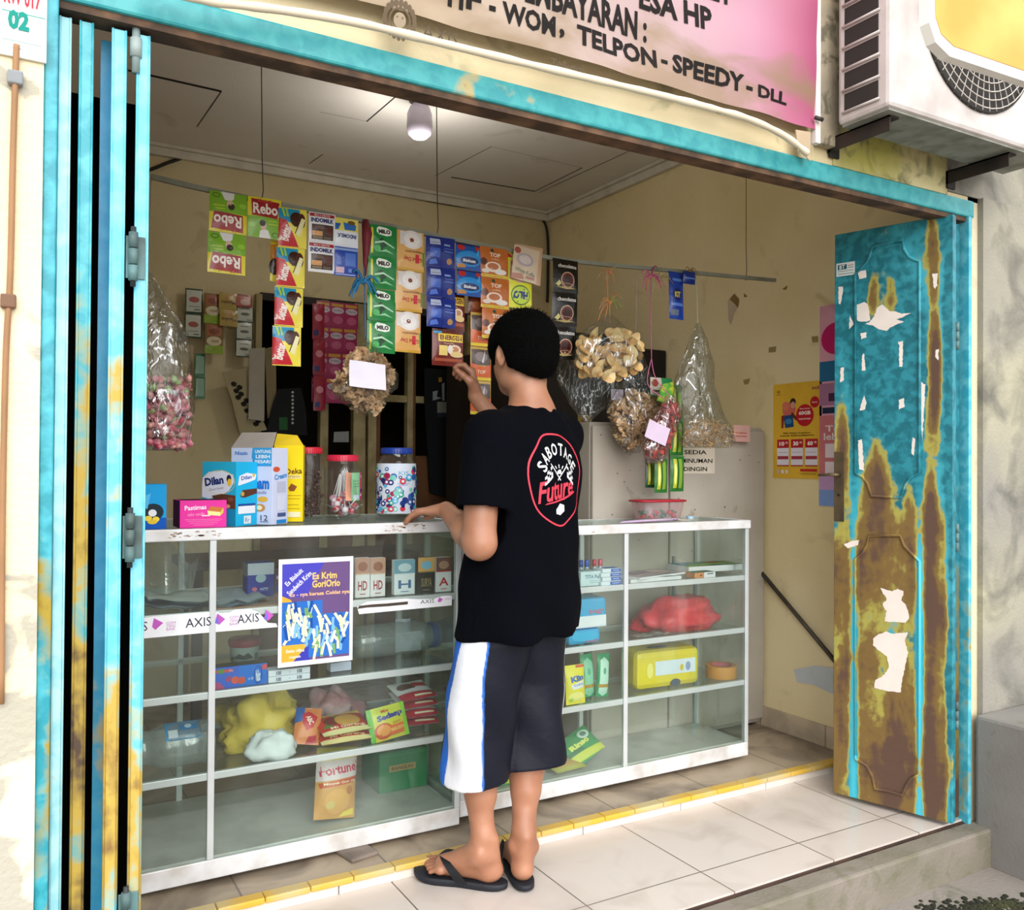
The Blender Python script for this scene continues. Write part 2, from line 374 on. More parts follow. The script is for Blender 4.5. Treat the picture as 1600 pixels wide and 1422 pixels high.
def rustmat(name, base='#2490a0', light='#46b0c0', olive='#a08a2c', rust='#6b4a34', level=.0, zlo=.2, zhi=1.5, grad=.3, streak=True, bump=.5):
    """old enamel paint: colour wear, olive bleed and bare rust, more of it towards the ground"""
    m, nt, p = newmat(name); L = nt.links.new; tc = N(nt, 'ShaderNodeTexCoord')
    mp = N(nt, 'ShaderNodeMapping'); mp.inputs['Scale'].default_value = (1, 1, .28 if streak else 1); L(tc.outputs['Object'], mp.inputs[0])
    def nz(sc, det, src, dist=0):
        n = N(nt, 'ShaderNodeTexNoise'); n.inputs['Scale'].default_value = sc; n.inputs['Detail'].default_value = det; n.inputs['Distortion'].default_value = dist
        L(src, n.inputs['Vector']); return n.outputs[0]
    def rng(src, a, b, c_=0, d=1):
        r = N(nt, 'ShaderNodeMapRange'); r.inputs['From Min'].default_value = a; r.inputs['From Max'].default_value = b; r.inputs['To Min'].default_value = c_; r.inputs['To Max'].default_value = d
        L(src, r.inputs[0]); return r.outputs[0]
    def mix(a, b, f):
        x = N(nt, 'ShaderNodeMix', data_type='RGBA')
        for q, i in ((a, 6), (b, 7)):
            if isinstance(q, str): x.inputs[i].default_value = lin(q)
            else: L(q, x.inputs[i])
        L(f, x.inputs[0]); return x.outputs[2]
    nbig = nz(7, 6, mp.outputs[0], .4); nfine = nz(26, 6, tc.outputs['Object'], .3)
    sp = N(nt, 'ShaderNodeSeparateXYZ'); L(tc.outputs['Object'], sp.inputs[0])
    g = rng(sp.outputs['Z'], zlo, zhi, grad, 0)
    a1 = N(nt, 'ShaderNodeMath', operation='ADD'); L(nbig, a1.inputs[0]); L(g, a1.inputs[1])
    a2 = N(nt, 'ShaderNodeMath', operation='MULTIPLY_ADD'); L(nfine, a2.inputs[0]); a2.inputs[1].default_value = .22; L(a1.outputs[0], a2.inputs[2])
    col = mix(base, light, rng(nfine, .42, .62)); col = mix(col, olive, rng(a2.outputs[0], .74-level, .82-level)); col = mix(col, rust, rng(a2.outputs[0], .84-level, .93-level))
    L(col, p.inputs['Base Color']); L(rng(a2.outputs[0], .7-level, .86-level, .38, .8), p.inputs['Roughness'])
    bp = N(nt, 'ShaderNodeBump'); bp.inputs['Strength'].default_value = bump; bp.inputs['Distance'].default_value = .003; L(nfine, bp.inputs['Height']); L(bp.outputs[0], p.inputs['Normal'])
    return m
def tilemat(name, c, c2, grout, w, h, ox, oy, gw=.004, rough=.35, dirt='#6d6257', dirtamt=.5, dthr=.6):
    m, nt, p = newmat(name); L = nt.links.new; tc = N(nt, 'ShaderNodeTexCoord')
    mp = N(nt, 'ShaderNodeMapping'); mp.inputs['Location'].default_value = (-ox, -oy, 0); L(tc.outputs['Object'], mp.inputs[0])
    br = N(nt, 'ShaderNodeTexBrick'); br.offset = 0; br.squash = 1; L(mp.outputs[0], br.inputs['Vector'])
    br.inputs['Color1'].default_value = lin(c); br.inputs['Color2'].default_value = lin(c2); br.inputs['Mortar'].default_value = lin(grout)
    br.inputs['Scale'].default_value = 1; br.inputs['Mortar Size'].default_value = gw; br.inputs['Brick Width'].default_value = w; br.inputs['Row Height'].default_value = h; br.inputs['Mortar Smooth'].default_value = .1
    nz = N(nt, 'ShaderNodeTexNoise'); nz.inputs['Scale'].default_value = 5; nz.inputs['Detail'].default_value = 7; nz.inputs['Distortion'].default_value = .8; L(tc.outputs['Object'], nz.inputs['Vector'])
    rg = N(nt, 'ShaderNodeMapRange'); rg.inputs['From Min'].default_value = dthr-.1; rg.inputs['From Max'].default_value = dthr+.15; rg.inputs['To Max'].default_value = dirtamt; L(nz.outputs[0], rg.inputs[0])
    mx = N(nt, 'ShaderNodeMix', data_type='RGBA'); L(br.outputs[0], mx.inputs[6]); mx.inputs[7].default_value = lin(dirt); L(rg.outputs[0], mx.inputs[0])
    L(mx.outputs[2], p.inputs['Base Color']); p.inputs['Roughness'].default_value = rough
    bp = N(nt, 'ShaderNodeBump'); bp.inputs['Strength'].default_value = .5; bp.inputs['Distance'].default_value = .002; bp.invert = True; L(br.outputs['Fac'], bp.inputs['Height']); L(bp.outputs[0], p.inputs['Normal'])
    return m
CREAM = wallmat('cream_plaster', '#d8cbae', '#cdbd9b', '#b9a88a', 2.0, .35, thr=.6)
CREAMR = wallmat('cream_plaster_right', '#e8d8ae', '#ddcb9a', '#b6a57e', 1.6, .3, thr=.62)
BACKW = wallmat('back_plaster', '#d6c8a2', '#ccbd95', '#ae9f7b', 2.0, .35, thr=.58)
WHITEW = wallmat('white_peeling', '#f1e8d0', '#eadcb9', '#a5a298', 2.6, .8, z0=.3, z1=1.25, thr=.60, soft=.05)
GREYW = wallmat('weathered_cement', '#8c8881', '#a9a48e', '#5a5954', 1.7, .8, thr=.45, soft=.22)
MOSSW = wallmat('mossy_cement', '#d2c79a', '#b0aa5a', '#5f5f48', 4, .75, thr=.5, soft=.16)
STREET = wallmat('street_concrete', '#938b84', '#857e77', '#5c5f44', 2.2, .55, thr=.6)
KERB = wallmat('kerb_concrete', '#8a8177', '#7b7566', '#66664a', 4, .6, thr=.5, soft=.2)
CEILM = wallmat('ceiling_board', '#ebe6e1', '#e2dcd6', '#b0a79e', 1.3, .3, thr=.64, bump=.1)
TEAL = rustmat('teal_enamel', level=-.05, grad=.22, zlo=.1, zhi=1.3)
TEALB = rustmat('teal_enamel_beam', '#2a9299', '#3fa3a6', '#b3a577', '#7c5a40', level=-.02, grad=0, streak=False)
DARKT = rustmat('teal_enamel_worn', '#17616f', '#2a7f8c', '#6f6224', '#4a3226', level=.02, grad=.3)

mb = MB(); mb.box((LX-.1, 2.325, -.12), (RX+.1, BY+1.7, FZ), tilemat('floor_tiles', '#b3a28c', '#a99981', '#7c7062', .4, .4, 1.36, 2.33, .003, .5, '#5c5046', .75, .53))
struct(mb, 'floor_interior')
mb = MB(); mb.box((LX-.1, 1.80, -.12), (RX+.1, 2.325, 0), tilemat('threshold_tiles', '#d6cbc3', '#cfc3ba', '#6b625a', .398, .396, 1.36, 1.935, .0022, .3, '#a99c90', .5, .6))
struct(mb, 'floor_threshold')
# step edge: white riser face and yellow nosing tiles
mb = MB(); x = LX-.05; k = 0
while x < RX: mb.box((x+.001, 2.311, 0), (min(x+.398, RX), 2.326, .031), PAPER('#dcd3c8'), .002); x += .4
struct(mb, 'trim_1')
mb = MB(); x = LX-.05
NOS = M('#d8ad3c', .35, c2='#c9b684', var=.1, vs=6)
while x < RX: mb.box((x+.0008, 2.304, .026), (x+.1192, 2.344, FZ+.0035), NOS, .004); x += .12
struct(mb, 'trim_2')
mb = MB(); mb.box((LX-.5, 1.715, -.2), (RX+.02, 1.792, -.008), KERB, .008); struct(mb, 'kerb')
mb = MB(); mb.box((LX-.05, 1.7925, -.1), (RX, 1.803, -.006), M('#4b362b', .8, c2='#2d221c')); struct(mb, 'trim_3')
mb = MB(); mb.box((-14, -16, -.35), (16, 1.73, -.13), STREET); struct(mb, 'ground_street')

mb = MB(); mb.box((RX, FY+.02, -.1), (RX+.12, BY+.1, CZ+.1), CREAMR)
for (a, b, s, c) in ((1143, 481, .03, '#7e6b46'), (1206, 545, .012, '#8a7753'), (1168, 596, .012, '#8a7753'), (1273, 530, .01, '#8a7753')):
    pass
WR = mb; struct(mb, 'wall_right')
mb = MB(); mb.box((LX-.12, FY+.02, -.1), (LX, BY+.1, CZ+.1), CREAM); struct(mb, 'wall_left')
mb = MB(); mb.box((LX-.12, FY-.02, CZ), (RX+.12, BY+1.8, CZ+.12), CEILM); struct(mb, 'ceiling')
# back wall with a wide opening into a dark room
OX0 = P(404, 600, y=BY).x; OX1 = P(812, 600, y=BY).x; OZ = P(480, 468, y=BY).z
mb = MB(); mb.box((LX-.1, BY, 0), (OX0, BY+.12, CZ+.05), BACKW); mb.box((OX1, BY, 0), (RX+.05, BY+.12, CZ+.05), BACKW)
mb.box((OX0, BY, OZ), (OX1, BY+.12, CZ+.05), BACKW); struct(mb, 'wall_back')
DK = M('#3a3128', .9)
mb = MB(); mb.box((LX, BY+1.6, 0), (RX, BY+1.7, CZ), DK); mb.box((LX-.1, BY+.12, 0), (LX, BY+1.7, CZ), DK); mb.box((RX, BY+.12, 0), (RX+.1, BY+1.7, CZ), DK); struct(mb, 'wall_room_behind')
# wooden window partition standing in that opening
mb = MB(); PALE = M('#a89a72', .7, bump=.2, c2='#86784f', var=.1); BR = M('#6b4423', .6, c2='#4f3018', bump=.2)
def vbar(a, b, m, z0=FZ, z1=OZ, d=.05): mb.box((P(a, 600, y=BY-.02).x, BY-.03, z0), (P(b, 600, y=BY-.02).x, BY-.03+d, z1), m, .003)
for a, b in ((398, 408), (500, 513), (552, 571), (575, 588), (636, 645), (729, 741), (796, 812)): vbar(a, b, PALE)
for a, b in ((588, 594), (645, 649), (741, 745)): vbar(a, b, BR, d=.04)
zr = P(620, 618, y=BY).z; z2 = P(620, 629, y=BY).z
mb.box((P(594, 600, y=BY).x, BY-.022, z2), (OX1, BY+.01, zr), PALE, .003)
mb.box((OX0, BY-.022, OZ-.03), (OX1, BY+.01, OZ+.01), M('#2c2620', .7), .003)
zk = P(620, 712, y=BY).z
mb.box((OX0, BY-.01, FZ), (OX1, BY+.012, zk), BR)
struct(mb, 'window_1')
# ceiling cornice on the back and right walls
mb = MB(); CW = M('#d9d2c4', .6, bump=.1)
mb.box((LX, BY-.03, CZ-.055), (RX, BY, CZ), CW, .006); mb.box((LX, BY-.05, CZ-.018), (RX, BY, CZ), CW, .004)
mb.box((RX-.03, FY+.2, CZ-.055), (RX, BY-.03, CZ), CW, .006); mb.box((RX-.05, FY+.2, CZ-.018), (RX, BY-.03, CZ), CW, .004)
struct(mb, 'trim_4')
# open seams between the ceiling boards
mb = MB(); BK = M('#241e1a', .9)
def seam(a, b, w):
    A = P(*a, z=CZ-.001); B = P(*b, z=CZ-.001); d = (B-A).normalized(); n = Vector((-d.y, d.x, 0))*w/2
    mb.add([A-n, B-n, B+n, A+n], [(0, 1, 2, 3)], BK)
for a, b, w in (((200, 110), (346, 143), .02), ((346, 143), (308, 198), .004), ((573, 190), (630, 141), .006), ((705, 277), (836, 299), .014), ((836, 299), (910, 262), .006), ((680, 275), (768, 229), .004), ((842, 301), (1005, 226), .004), ((768, 229), (908, 262), .002), ((483, 256), (505, 241), .004), ((500, 175), (575, 190), .002)): seam(a, b, w)
struct(mb, 'trim_5')
# skirting along the right wall
mb = MB(); mb.box((RX-.012, FY+.1, FZ), (RX, BY, FZ+.085), tilemat('skirting_tiles', '#cbb9a0', '#bfae94', '#8d8068', .35, .35, 0, 0, .003, .5), .002); struct(mb, 'baseboard_right')

# facade: header wall, pillars
mb = MB(); mb.box((LX-.6, FY, 2.056), (RX+.4, FY+.14, 3.6), wallmat('header_plaster', '#e3d3ae', '#d9c79e', '#8d8c6a', 2.5, .6, thr=.6)); struct(mb, 'wall_front')
mb = MB(); mb.box((LX-.1, FY-.012, 1.998), (2.81, FY+.05, 2.055), TEALB, .006)
mb.box((LX-.1, FY-.004, 1.984), (2.80, FY+.05, 1.999), M('#4a382c', .8, c2='#7a5b43', vs=14)); struct(mb, 'beam')
mb = MB(); mb.box((-1.6, 1.755, -.14), (.062, 1.95, 3.6), WHITEW); struct(mb, 'pillar_left')
mb = MB(); mb.box((2.79, FY, -.14), (2.845, FY+.15, 2.1), CREAM); mb.box((2.845, FY-.02, -.14), (5, FY+.15, 2.07), GREYW); struct(mb, 'pillar_right')
# patch of mossy cement above the beam end, beside the air conditioner
mb = MB(); a = P(1300, 250, y=FY); b = P(1470, 215, y=FY)
mb.box((a.x, FY-.004, 2.058), (b.x+.03, FY, 2.25), MOSSW); mb.box((b.x+.03, FY-.006, 2.07), (3.6, FY, 3.6), GREYW); struct(mb, 'trim_6')
mb = MB(); a = P(1279, 100, y=FY-.02).x; b = P(1308, 100, y=FY-.02).x
mb.box((a, FY-.03, 2.1), (b, FY, 3.6), wallmat('stained_strip', '#b3a58c', '#8d8373', '#55503f', 5, .7, thr=.52), .004); struct(mb, 'trim_7')
# low block to the right of the door
mb = MB(); mb.box((2.80, 1.42, -.14), (3.6, FY-.02, P(1545, 1152, y=1.6).z), wallmat('grey_render', '#86827d', '#7b7671', '#5c6044', 3, .4, thr=.62, bump=.2), .012); struct(mb, 'wall_low_block')
# moss and grit in the corner of the street
mb = MB(); rnd = random.Random(3); MS = M('#23241a', .95, c2='#3f4024', bump=.4)
for i in range(900):
    t = rnd.random(); c = Vector((2.35+.65*t+rnd.uniform(-.05, .05), 1.62-.25*t+rnd.gauss(0, .03), -.129)); r = rnd.uniform(.003, .011)
    mb.ell(c, (r, r*.9, r*.55), MS, 6)
o = mb.build('moss'); tag(o, 'dark moss and grit grown along the foot of the kerb', 'moss', kind='stuff')

# jambs
mb = MB(); mb.box((.062, 1.765, -.01), (.085, 1.86, 2.0), TEAL, .003)
struct(mb, 'trim_8')
mb = MB(); mb.box((2.776, 1.775, -.01), (2.792, 1.86, 2.0), rustmat('teal_light', '#3fa9bf', '#6cc6d6', level=-.12), .003); struct(mb, 'trim_9')
# ------------------------------------------------------------------ folding doors, banner, signs, air conditioner
def hexa(mb, x0, x1, y0, X0, X1, y1, z0, z1, m):
    v = [(x0, y0, z0), (x1, y0, z0), (X1, y1, z0), (X0, y1, z0), (x0, y0, z1), (x1, y0, z1), (X1, y1, z1), (X0, y1, z1)]
    mb.add(v, [(3, 2, 1, 0), (4, 5, 6, 7), (0, 1, 5, 4), (1, 2, 6, 5), (2, 3, 7, 6), (3, 0, 4, 7)], m)
door1 = bpy.data.objects.new('door_1', None); COL.objects.link(door1); door1['kind'] = 'structure'
door1['label'] = 'stack of folded turquoise metal door leaves at the opening edge beside the white pillar'; door1['category'] = 'door'
TL = rustmat('teal_leaf_a', '#62bfd3', '#84d3e2', '#c0a34a', '#6e4a35', level=.0, grad=.26, zlo=.0, zhi=1.1)
TL2 = rustmat('teal_leaf_b', '#2f93bd', '#449fc4', '#b89a48', '#6e4a35', level=-.02, grad=.22, zlo=.0, zhi=1.0)
TL3 = rustmat('teal_leaf_c', '#2f9aa8', '#57b4bd', '#a98f3a', '#4b3a2e', level=.04, grad=.3, zlo=.0, zhi=1.1)
TL0 = rustmat('teal_leaf_pale', '#9ad6e0', '#b9e6ea', level=-.2)
for i, (a, b, y0, m) in enumerate(((84, 104, 1.80, TL0), (116, 139, 1.80, TL3), (150, 167, 1.86, TL2), (167, 191, 1.80, TL), (206, 228, 1.80, TL))):
    x0, x1 = P(a, 700, y=y0).x, P(b, 700, y=y0).x; X0, X1 = x0*2.15/y0-.001, x1*2.15/y0-.002
    g = MB(); hexa(g, x0, x1, y0, X0, X1, 2.15, .012, 1.975, m)
    # rolled edge lips at the front of the leaf
    if i != 2: g.tube([(x0+.002, y0-.001, .012), (x0+.002, y0-.001, 1.975)], .0022, m, 6); g.tube([(x1-.002, y0-.001, .012), (x1-.002, y0-.001, 1.975)], .0022, m, 6)
    lf = g.build('leaf', door1)
g = MB(); g.box((.10, 2.16, .012), (.285, 2.19, 1.975), M('#15110e', .9)); g.build('gap_shade_box', door1)  # added near-black box, stands for deep shade in the gaps between leaves
hx = P(203, 840, y=1.79).x; HM = M('#5d7f80', .55, bump=.3, c2='#3a3a35', var=.2)
for zc in (P(200, 840, y=1.79).z, 1.55, .32):
    g = MB()
    for k in range(3): g.tube([(hx, 1.789, zc-.045+.031*k), (hx, 1.789, zc-.0165+.031*k)], .0085, HM, 10)
    g.tube([(hx, 1.789, zc-.056), (hx, 1.789, zc+.056)], .005, M('#2f3434', .5), 8)
    g.box((hx-.012, 1.796, zc-.04), (hx+.022, 1.799, zc+.04), HM, .001)
    g.build('hinge', door1)
g = MB(); g.tube([(hx+.002, 1.80, 1.9), (hx+.002, 1.80, 1.985)], .0075, M('#8a9a98', .5), 10); g.tube([(hx+.002, 1.80, 1.93), (hx+.002, 1.80, 1.965)], .011, M('#9aa9a6', .5), 10); g.build('pivot_bolt', door1)

# right hand stack
door2 = bpy.data.objects.new('door_2', None); COL.objects.link(door2); door2['kind'] = 'structure'
door2['label'] = 'folded rusty turquoise metal door with scrolled panels, torn paper and a brown handle'; door2['category'] = 'door'
DO = Vector((2.565, 2.145, .015)); DN = Vector((2.677, 1.767, .015)); DWd = (DN-DO).length; DH = P(1299, 366, y=2.145).z-.015
ex = (DN-DO).normalized(); ez = Vector((0, 0, 1)); ey = ez.cross(ex)
DM = Matrix((ex, ey, ez)).transposed().to_4x4(); DM.translation = DO
def onleaf(px, py, off=0):
    """photo pixel -> (x, z) on the big door leaf"""
    d = ray(px, py); n = ey; t = (DO-CAMP).dot(n)/d.dot(n); q = CAMP+d*t-DO
    return q.dot(ex), q.z
def leafmat():
    m, nt, p = newmat('weathered_door_paint'); L = nt.links.new; tc = N(nt, 'ShaderNodeTexCoord')
    def V(s): return s
    def ma(op, a, b=None, c=None):
        n = N(nt, 'ShaderNodeMath', operation=op)
        for i, q in enumerate((a, b, c)):
            if q is None: continue
            if isinstance(q, (int, float)): n.inputs[i].default_value = q
            else: L(q, n.inputs[i])
        return n.outputs[0]
    def nz(sc, det, vec, dist=0):
        n = N(nt, 'ShaderNodeTexNoise'); n.inputs['Scale'].default_value = sc; n.inputs['Detail'].default_value = det; n.inputs['Distortion'].default_value = dist
        L(vec, n.inputs['Vector']); return n.outputs[0]
    def rng(src, a, b, c_=0, d=1):
        r = N(nt, 'ShaderNodeMapRange', interpolation_type='SMOOTHSTEP'); r.inputs['From Min'].default_value = a; r.inputs['From Max'].default_value = b; r.inputs['To Min'].default_value = c_; r.inputs['To Max'].default_value = d
        L(src, r.inputs[0]); return r.outputs[0]
    def mix(a, b, f):
        x = N(nt, 'ShaderNodeMix', data_type='RGBA')
        for q, i in ((a, 6), (b, 7)):
            if isinstance(q, str): x.inputs[i].default_value = lin(q)
            else: L(q, x.inputs[i])
        L(f, x.inputs[0]); return x.outputs[2]
    mp = N(nt, 'ShaderNodeMapping'); mp.inputs['Scale'].default_value = (1, 1, .35); L(tc.outputs['Object'], mp.inputs[0])
    sp = N(nt, 'ShaderNodeSeparateXYZ'); L(tc.outputs['Object'], sp.inputs[0]); X, Z = sp.outputs['X'], sp.outputs['Z']
    n1 = nz(8, 5, mp.outputs[0], .3); n2 = nz(30, 6, tc.outputs['Object'], .3); n3 = nz(3.2, 3, tc.outputs['Object'])
    low = rng(Z, .75, 1.22, 1, 0)
    def bump_at(x, w): return rng(ma('ABSOLUTE', ma('SUBTRACT', X, x)), 0, w, 1, 0)
    streak = bump_at(.325, .035)
    mold = ma('MAXIMUM', bump_at(.072, .028), bump_at(.292, .026))
    r = ma('ADD', ma('MULTIPLY', n1, .8), ma('MULTIPLY', n2, .2))
    r = ma('ADD', r, ma('MULTIPLY', low, .27)); r = ma('ADD', r, ma('MULTIPLY', streak, .17))
    def spot(x, z, wx, wz):
        return ma('MULTIPLY', bump_at(x, wx), rng(ma('ABSOLUTE', ma('SUBTRACT', Z, z)), 0, wz, 1, 0))
    for q in ((.13, 1.74, .05, .17), (.20, 1.72, .045, .14), (.16, 1.12, .10, .20), (.03, 1.22, .04, .3), (.345, 1.5, .03, .5)): r = ma('ADD', r, ma('MULTIPLY', spot(*q), .30))
    r = ma('SUBTRACT', r, ma('MULTIPLY', ma('MULTIPLY', mold, low), .22)); r = ma('SUBTRACT', r, ma('MULTIPLY', bump_at(.392, .03), .3))
    col = mix('#136a78', '#2a8b9a', rng(n2, .4, .62)); col = mix(col, '#3fa9ba', ma('MULTIPLY', rng(n3, .45, .6), rng(r, .45, .6)))
    col = mix(col, '#43bdd4', ma('MULTIPLY', mold, low))
    col = mix(col, '#a9a04a', rng(r, .60, .665)); col = mix(col, '#7b6030', rng(r, .665, .74)); col = mix(col, '#5c4335', rng(r, .76, .86))
    L(col, p.inputs['Base Color']); L(rng(r, .55, .8, .42, .8), p.inputs['Roughness'])
    bp = N(nt, 'ShaderNodeBump'); bp.inputs['Strength'].default_value = .5; bp.inputs['Distance'].default_value = .003; L(n2, bp.inputs['Height']); L(bp.outputs[0], p.inputs['Normal'])
    return m
LM = leafmat()
g = MB(); g.box((0, 0, 0), (DWd, .03, DH), LM, .002)
lf = g.build('leaf', door2, DM)
up = [(1336.7, 740), (1336.7, 427.8), (1346, 420), (1356, 408), (1360, 398), (1364, 385), (1411, 375.7), (1413, 390), (1420, 401), (1428, 406), (1437, 409), (1437, 739), (1424, 745), (1415, 757), (1409, 777), (1362, 775.7), (1356, 756), (1348, 745), (1336.7, 740)]
lo = [(1337, 1180), (1337, 873), (1348, 864), (1355, 852), (1358, 837), (1407, 837), (1413, 853), (1425, 866), (1437, 877), (1437, 1209), (1424, 1216), (1416, 1228), (1411, 1242), (1389, 1236), (1367, 1233), (1363, 1212), (1354, 1196), (1337, 1186), (1337, 1180)]
g = MB()
for path in (up, lo):
    q = [onleaf(*p) for p in path]; g.tube([(x, -.0015, z) for x, z in q], .0055, LM, 8, smooth=True)
g.build('moulding', lf)
for i in range(1):
    g = MB(); x0, zb = onleaf(1319, 815); _, zt = onleaf(1300, 706)
    PLT = M('#6b5a40', .45, .5, c2='#4c4234', bump=.2)
    g.box((.001, -.004, zb), (x0, .001, zt), PLT, .001)
    zc = onleaf(1305, 742)[1]; g.tube([(.02, -.004, zc), (.02, -.03, zc)], .006, PLT, 10)
    g.tube([(.024, -.03, zc), (-.005, -.031, zc+.001), (-.045, -.029, zc-.002)], [.0065, .0055, .004], PLT, 8)
    g.tube([(.02, -.0042, zc-.07), (.02, -.0052, zc-.07)], .005, M('#1d1a16', .6), 10)
    g.build('door_handle', lf)
TP = PAPER('#efe3da')
for poly in ([(1337, 477), (1350, 472), (1356, 475), (1360, 500), (1355, 503), (1340, 502)],
             [(1352, 506), (1358, 504), (1366, 494), (1371, 480), (1378, 476), (1384, 480), (1389, 486), (1398, 487), (1409, 490), (1423, 489), (1410, 496), (1400, 499), (1413, 503), (1399, 508), (1391, 512), (1385, 517), (1374, 515), (1364, 509)],
             [(1403, 534), (1411, 533), (1410, 573), (1405, 573), (1405, 540)], [(1347, 556), (1350, 552), (1352, 579), (1347, 579)],
             [(1310, 448), (1317, 448), (1316, 463), (1313, 476), (1310, 474)], [(1457, 428), (1465, 427), (1464, 446), (1461, 452), (1458, 444)], [(1462, 547), (1467, 545), (1466, 563), (1462, 560)],
             [(1313, 575), (1319, 574), (1318, 594), (1313, 598)], [(1328, 493), (1334, 507), (1327, 514)],
             [(1376, 919), (1394, 924), (1402, 920), (1412, 924), (1409, 938), (1416, 945), (1421, 966), (1414, 973), (1382, 971), (1385, 955), (1379, 944), (1386, 936), (1380, 928)],
             [(1364, 998), (1371, 992), (1384, 987), (1394, 990), (1418, 988), (1414, 1002), (1419, 1020), (1415, 1036), (1411, 1058), (1407, 1082), (1388, 1080), (1366, 1075), (1368, 1063), (1382, 1054), (1389, 1042), (1386, 1026), (1373, 1016), (1364, 1008)],
             [(1318, 851), (1332, 845), (1342, 844), (1340, 852), (1325, 857)], [(1341, 689), (1347, 686), (1350, 735), (1342, 733)], [(1426, 684), (1430, 686), (1428, 712), (1424, 709)], [(1343, 642), (1350, 618), (1354, 630), (1352, 640)], [(1345, 521), (1353, 519), (1354, 527), (1346, 530)], [(1437, 596), (1446, 601), (1441, 690), (1438, 640)], [(1341, 424), (1353, 422), (1354, 434), (1342, 436)], [(1405, 625), (1412, 622), (1413, 636), (1404, 640)]):
    q = [onleaf(*p) for p in poly]; g = MB(); rr = random.Random(len(poly)+int(poly[0][0])); Q = []
    for i in range(len(q)):
        a, b = q[i], q[(i+1) % len(q)]; L_ = math.hypot(a[0]-b[0], a[1]-b[1]); n = max(1, int(L_/.006))
        for k in range(n):
            j = rr.uniform(-.0016, .0016) if n > 1 else 0
            Q.append((a[0]+(b[0]-a[0])*k/n+j, a[1]+(b[1]-a[1])*k/n+rr.uniform(-.001, .001)))
    g.prism(Q, -.0007, .0003, TP); g.build('torn_paper', lf)
a = onleaf(1307, 433); b = onleaf(1336, 408); g = MB()
decals(g, [('r', 0, 0, 1, 1, '#dfe7e6'), ('r', .08, .5, .56, .88, '#24586a'), ('t', 'BT', .32, .69, .3, .3, '#e8eeee'), ('r', .62, .72, .93, .78, '#b98c7b'), ('r', .62, .56, .93, .62, '#8f9a90'), ('r', .08, .34, .93, .39, '#7f9a9a'), ('r', .08, .14, .93, .19, '#7f9a9a')], b[0]-a[0], b[1]-a[1], flat(a[0], a[1], -.0005), PAPER, sub=0); g.build('sticker', lf)
# leaves folded behind
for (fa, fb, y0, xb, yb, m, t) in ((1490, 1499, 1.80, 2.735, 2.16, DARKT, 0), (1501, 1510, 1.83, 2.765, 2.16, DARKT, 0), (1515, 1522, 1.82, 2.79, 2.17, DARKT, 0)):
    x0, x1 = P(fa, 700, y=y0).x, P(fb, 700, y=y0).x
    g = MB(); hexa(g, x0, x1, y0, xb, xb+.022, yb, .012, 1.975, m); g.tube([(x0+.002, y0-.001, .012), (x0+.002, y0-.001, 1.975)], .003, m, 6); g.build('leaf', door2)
hx2 = P(1494, 840, y=1.795).x
for zc in (P(1494, 840, y=1.795).z, 1.6, .35):
    g = MB()
    for k in range(3): g.tube([(hx2, 1.793, zc-.045+.031*k), (hx2, 1.793, zc-.0165+.031*k)], .007, HM, 10)
    g.build('hinge', door2)
g = MB(); g.box((2.74, 1.84, 0.01), (2.80, 2.2, 1.97), M('#1d1712', .9)); g.build('dark_gap_box', door2)  # near-black box filling the gaps between the folded leaves
# diagonal bar leaning behind the counter end
A = P(1168, 880, y=2.82); A.x = min(A.x, RX-.02); B = P(1300, 1028, y=2.37); B.x = min(B.x, RX-.015)
tag(MB().tube([(RX-.022, P(1190, 895, x=RX-.022).y, P(1190, 895, x=RX-.022).z), (RX-.02, P(1312, 1042, x=RX-.02).y, P(1312, 1042, x=RX-.02).z)], .009, M('#5b544c', .5, .5, c2='#3b342c'), 8).build('metal_bar'),
    'thin dark metal bar slanting down the cream wall beside the display counter', 'bar')

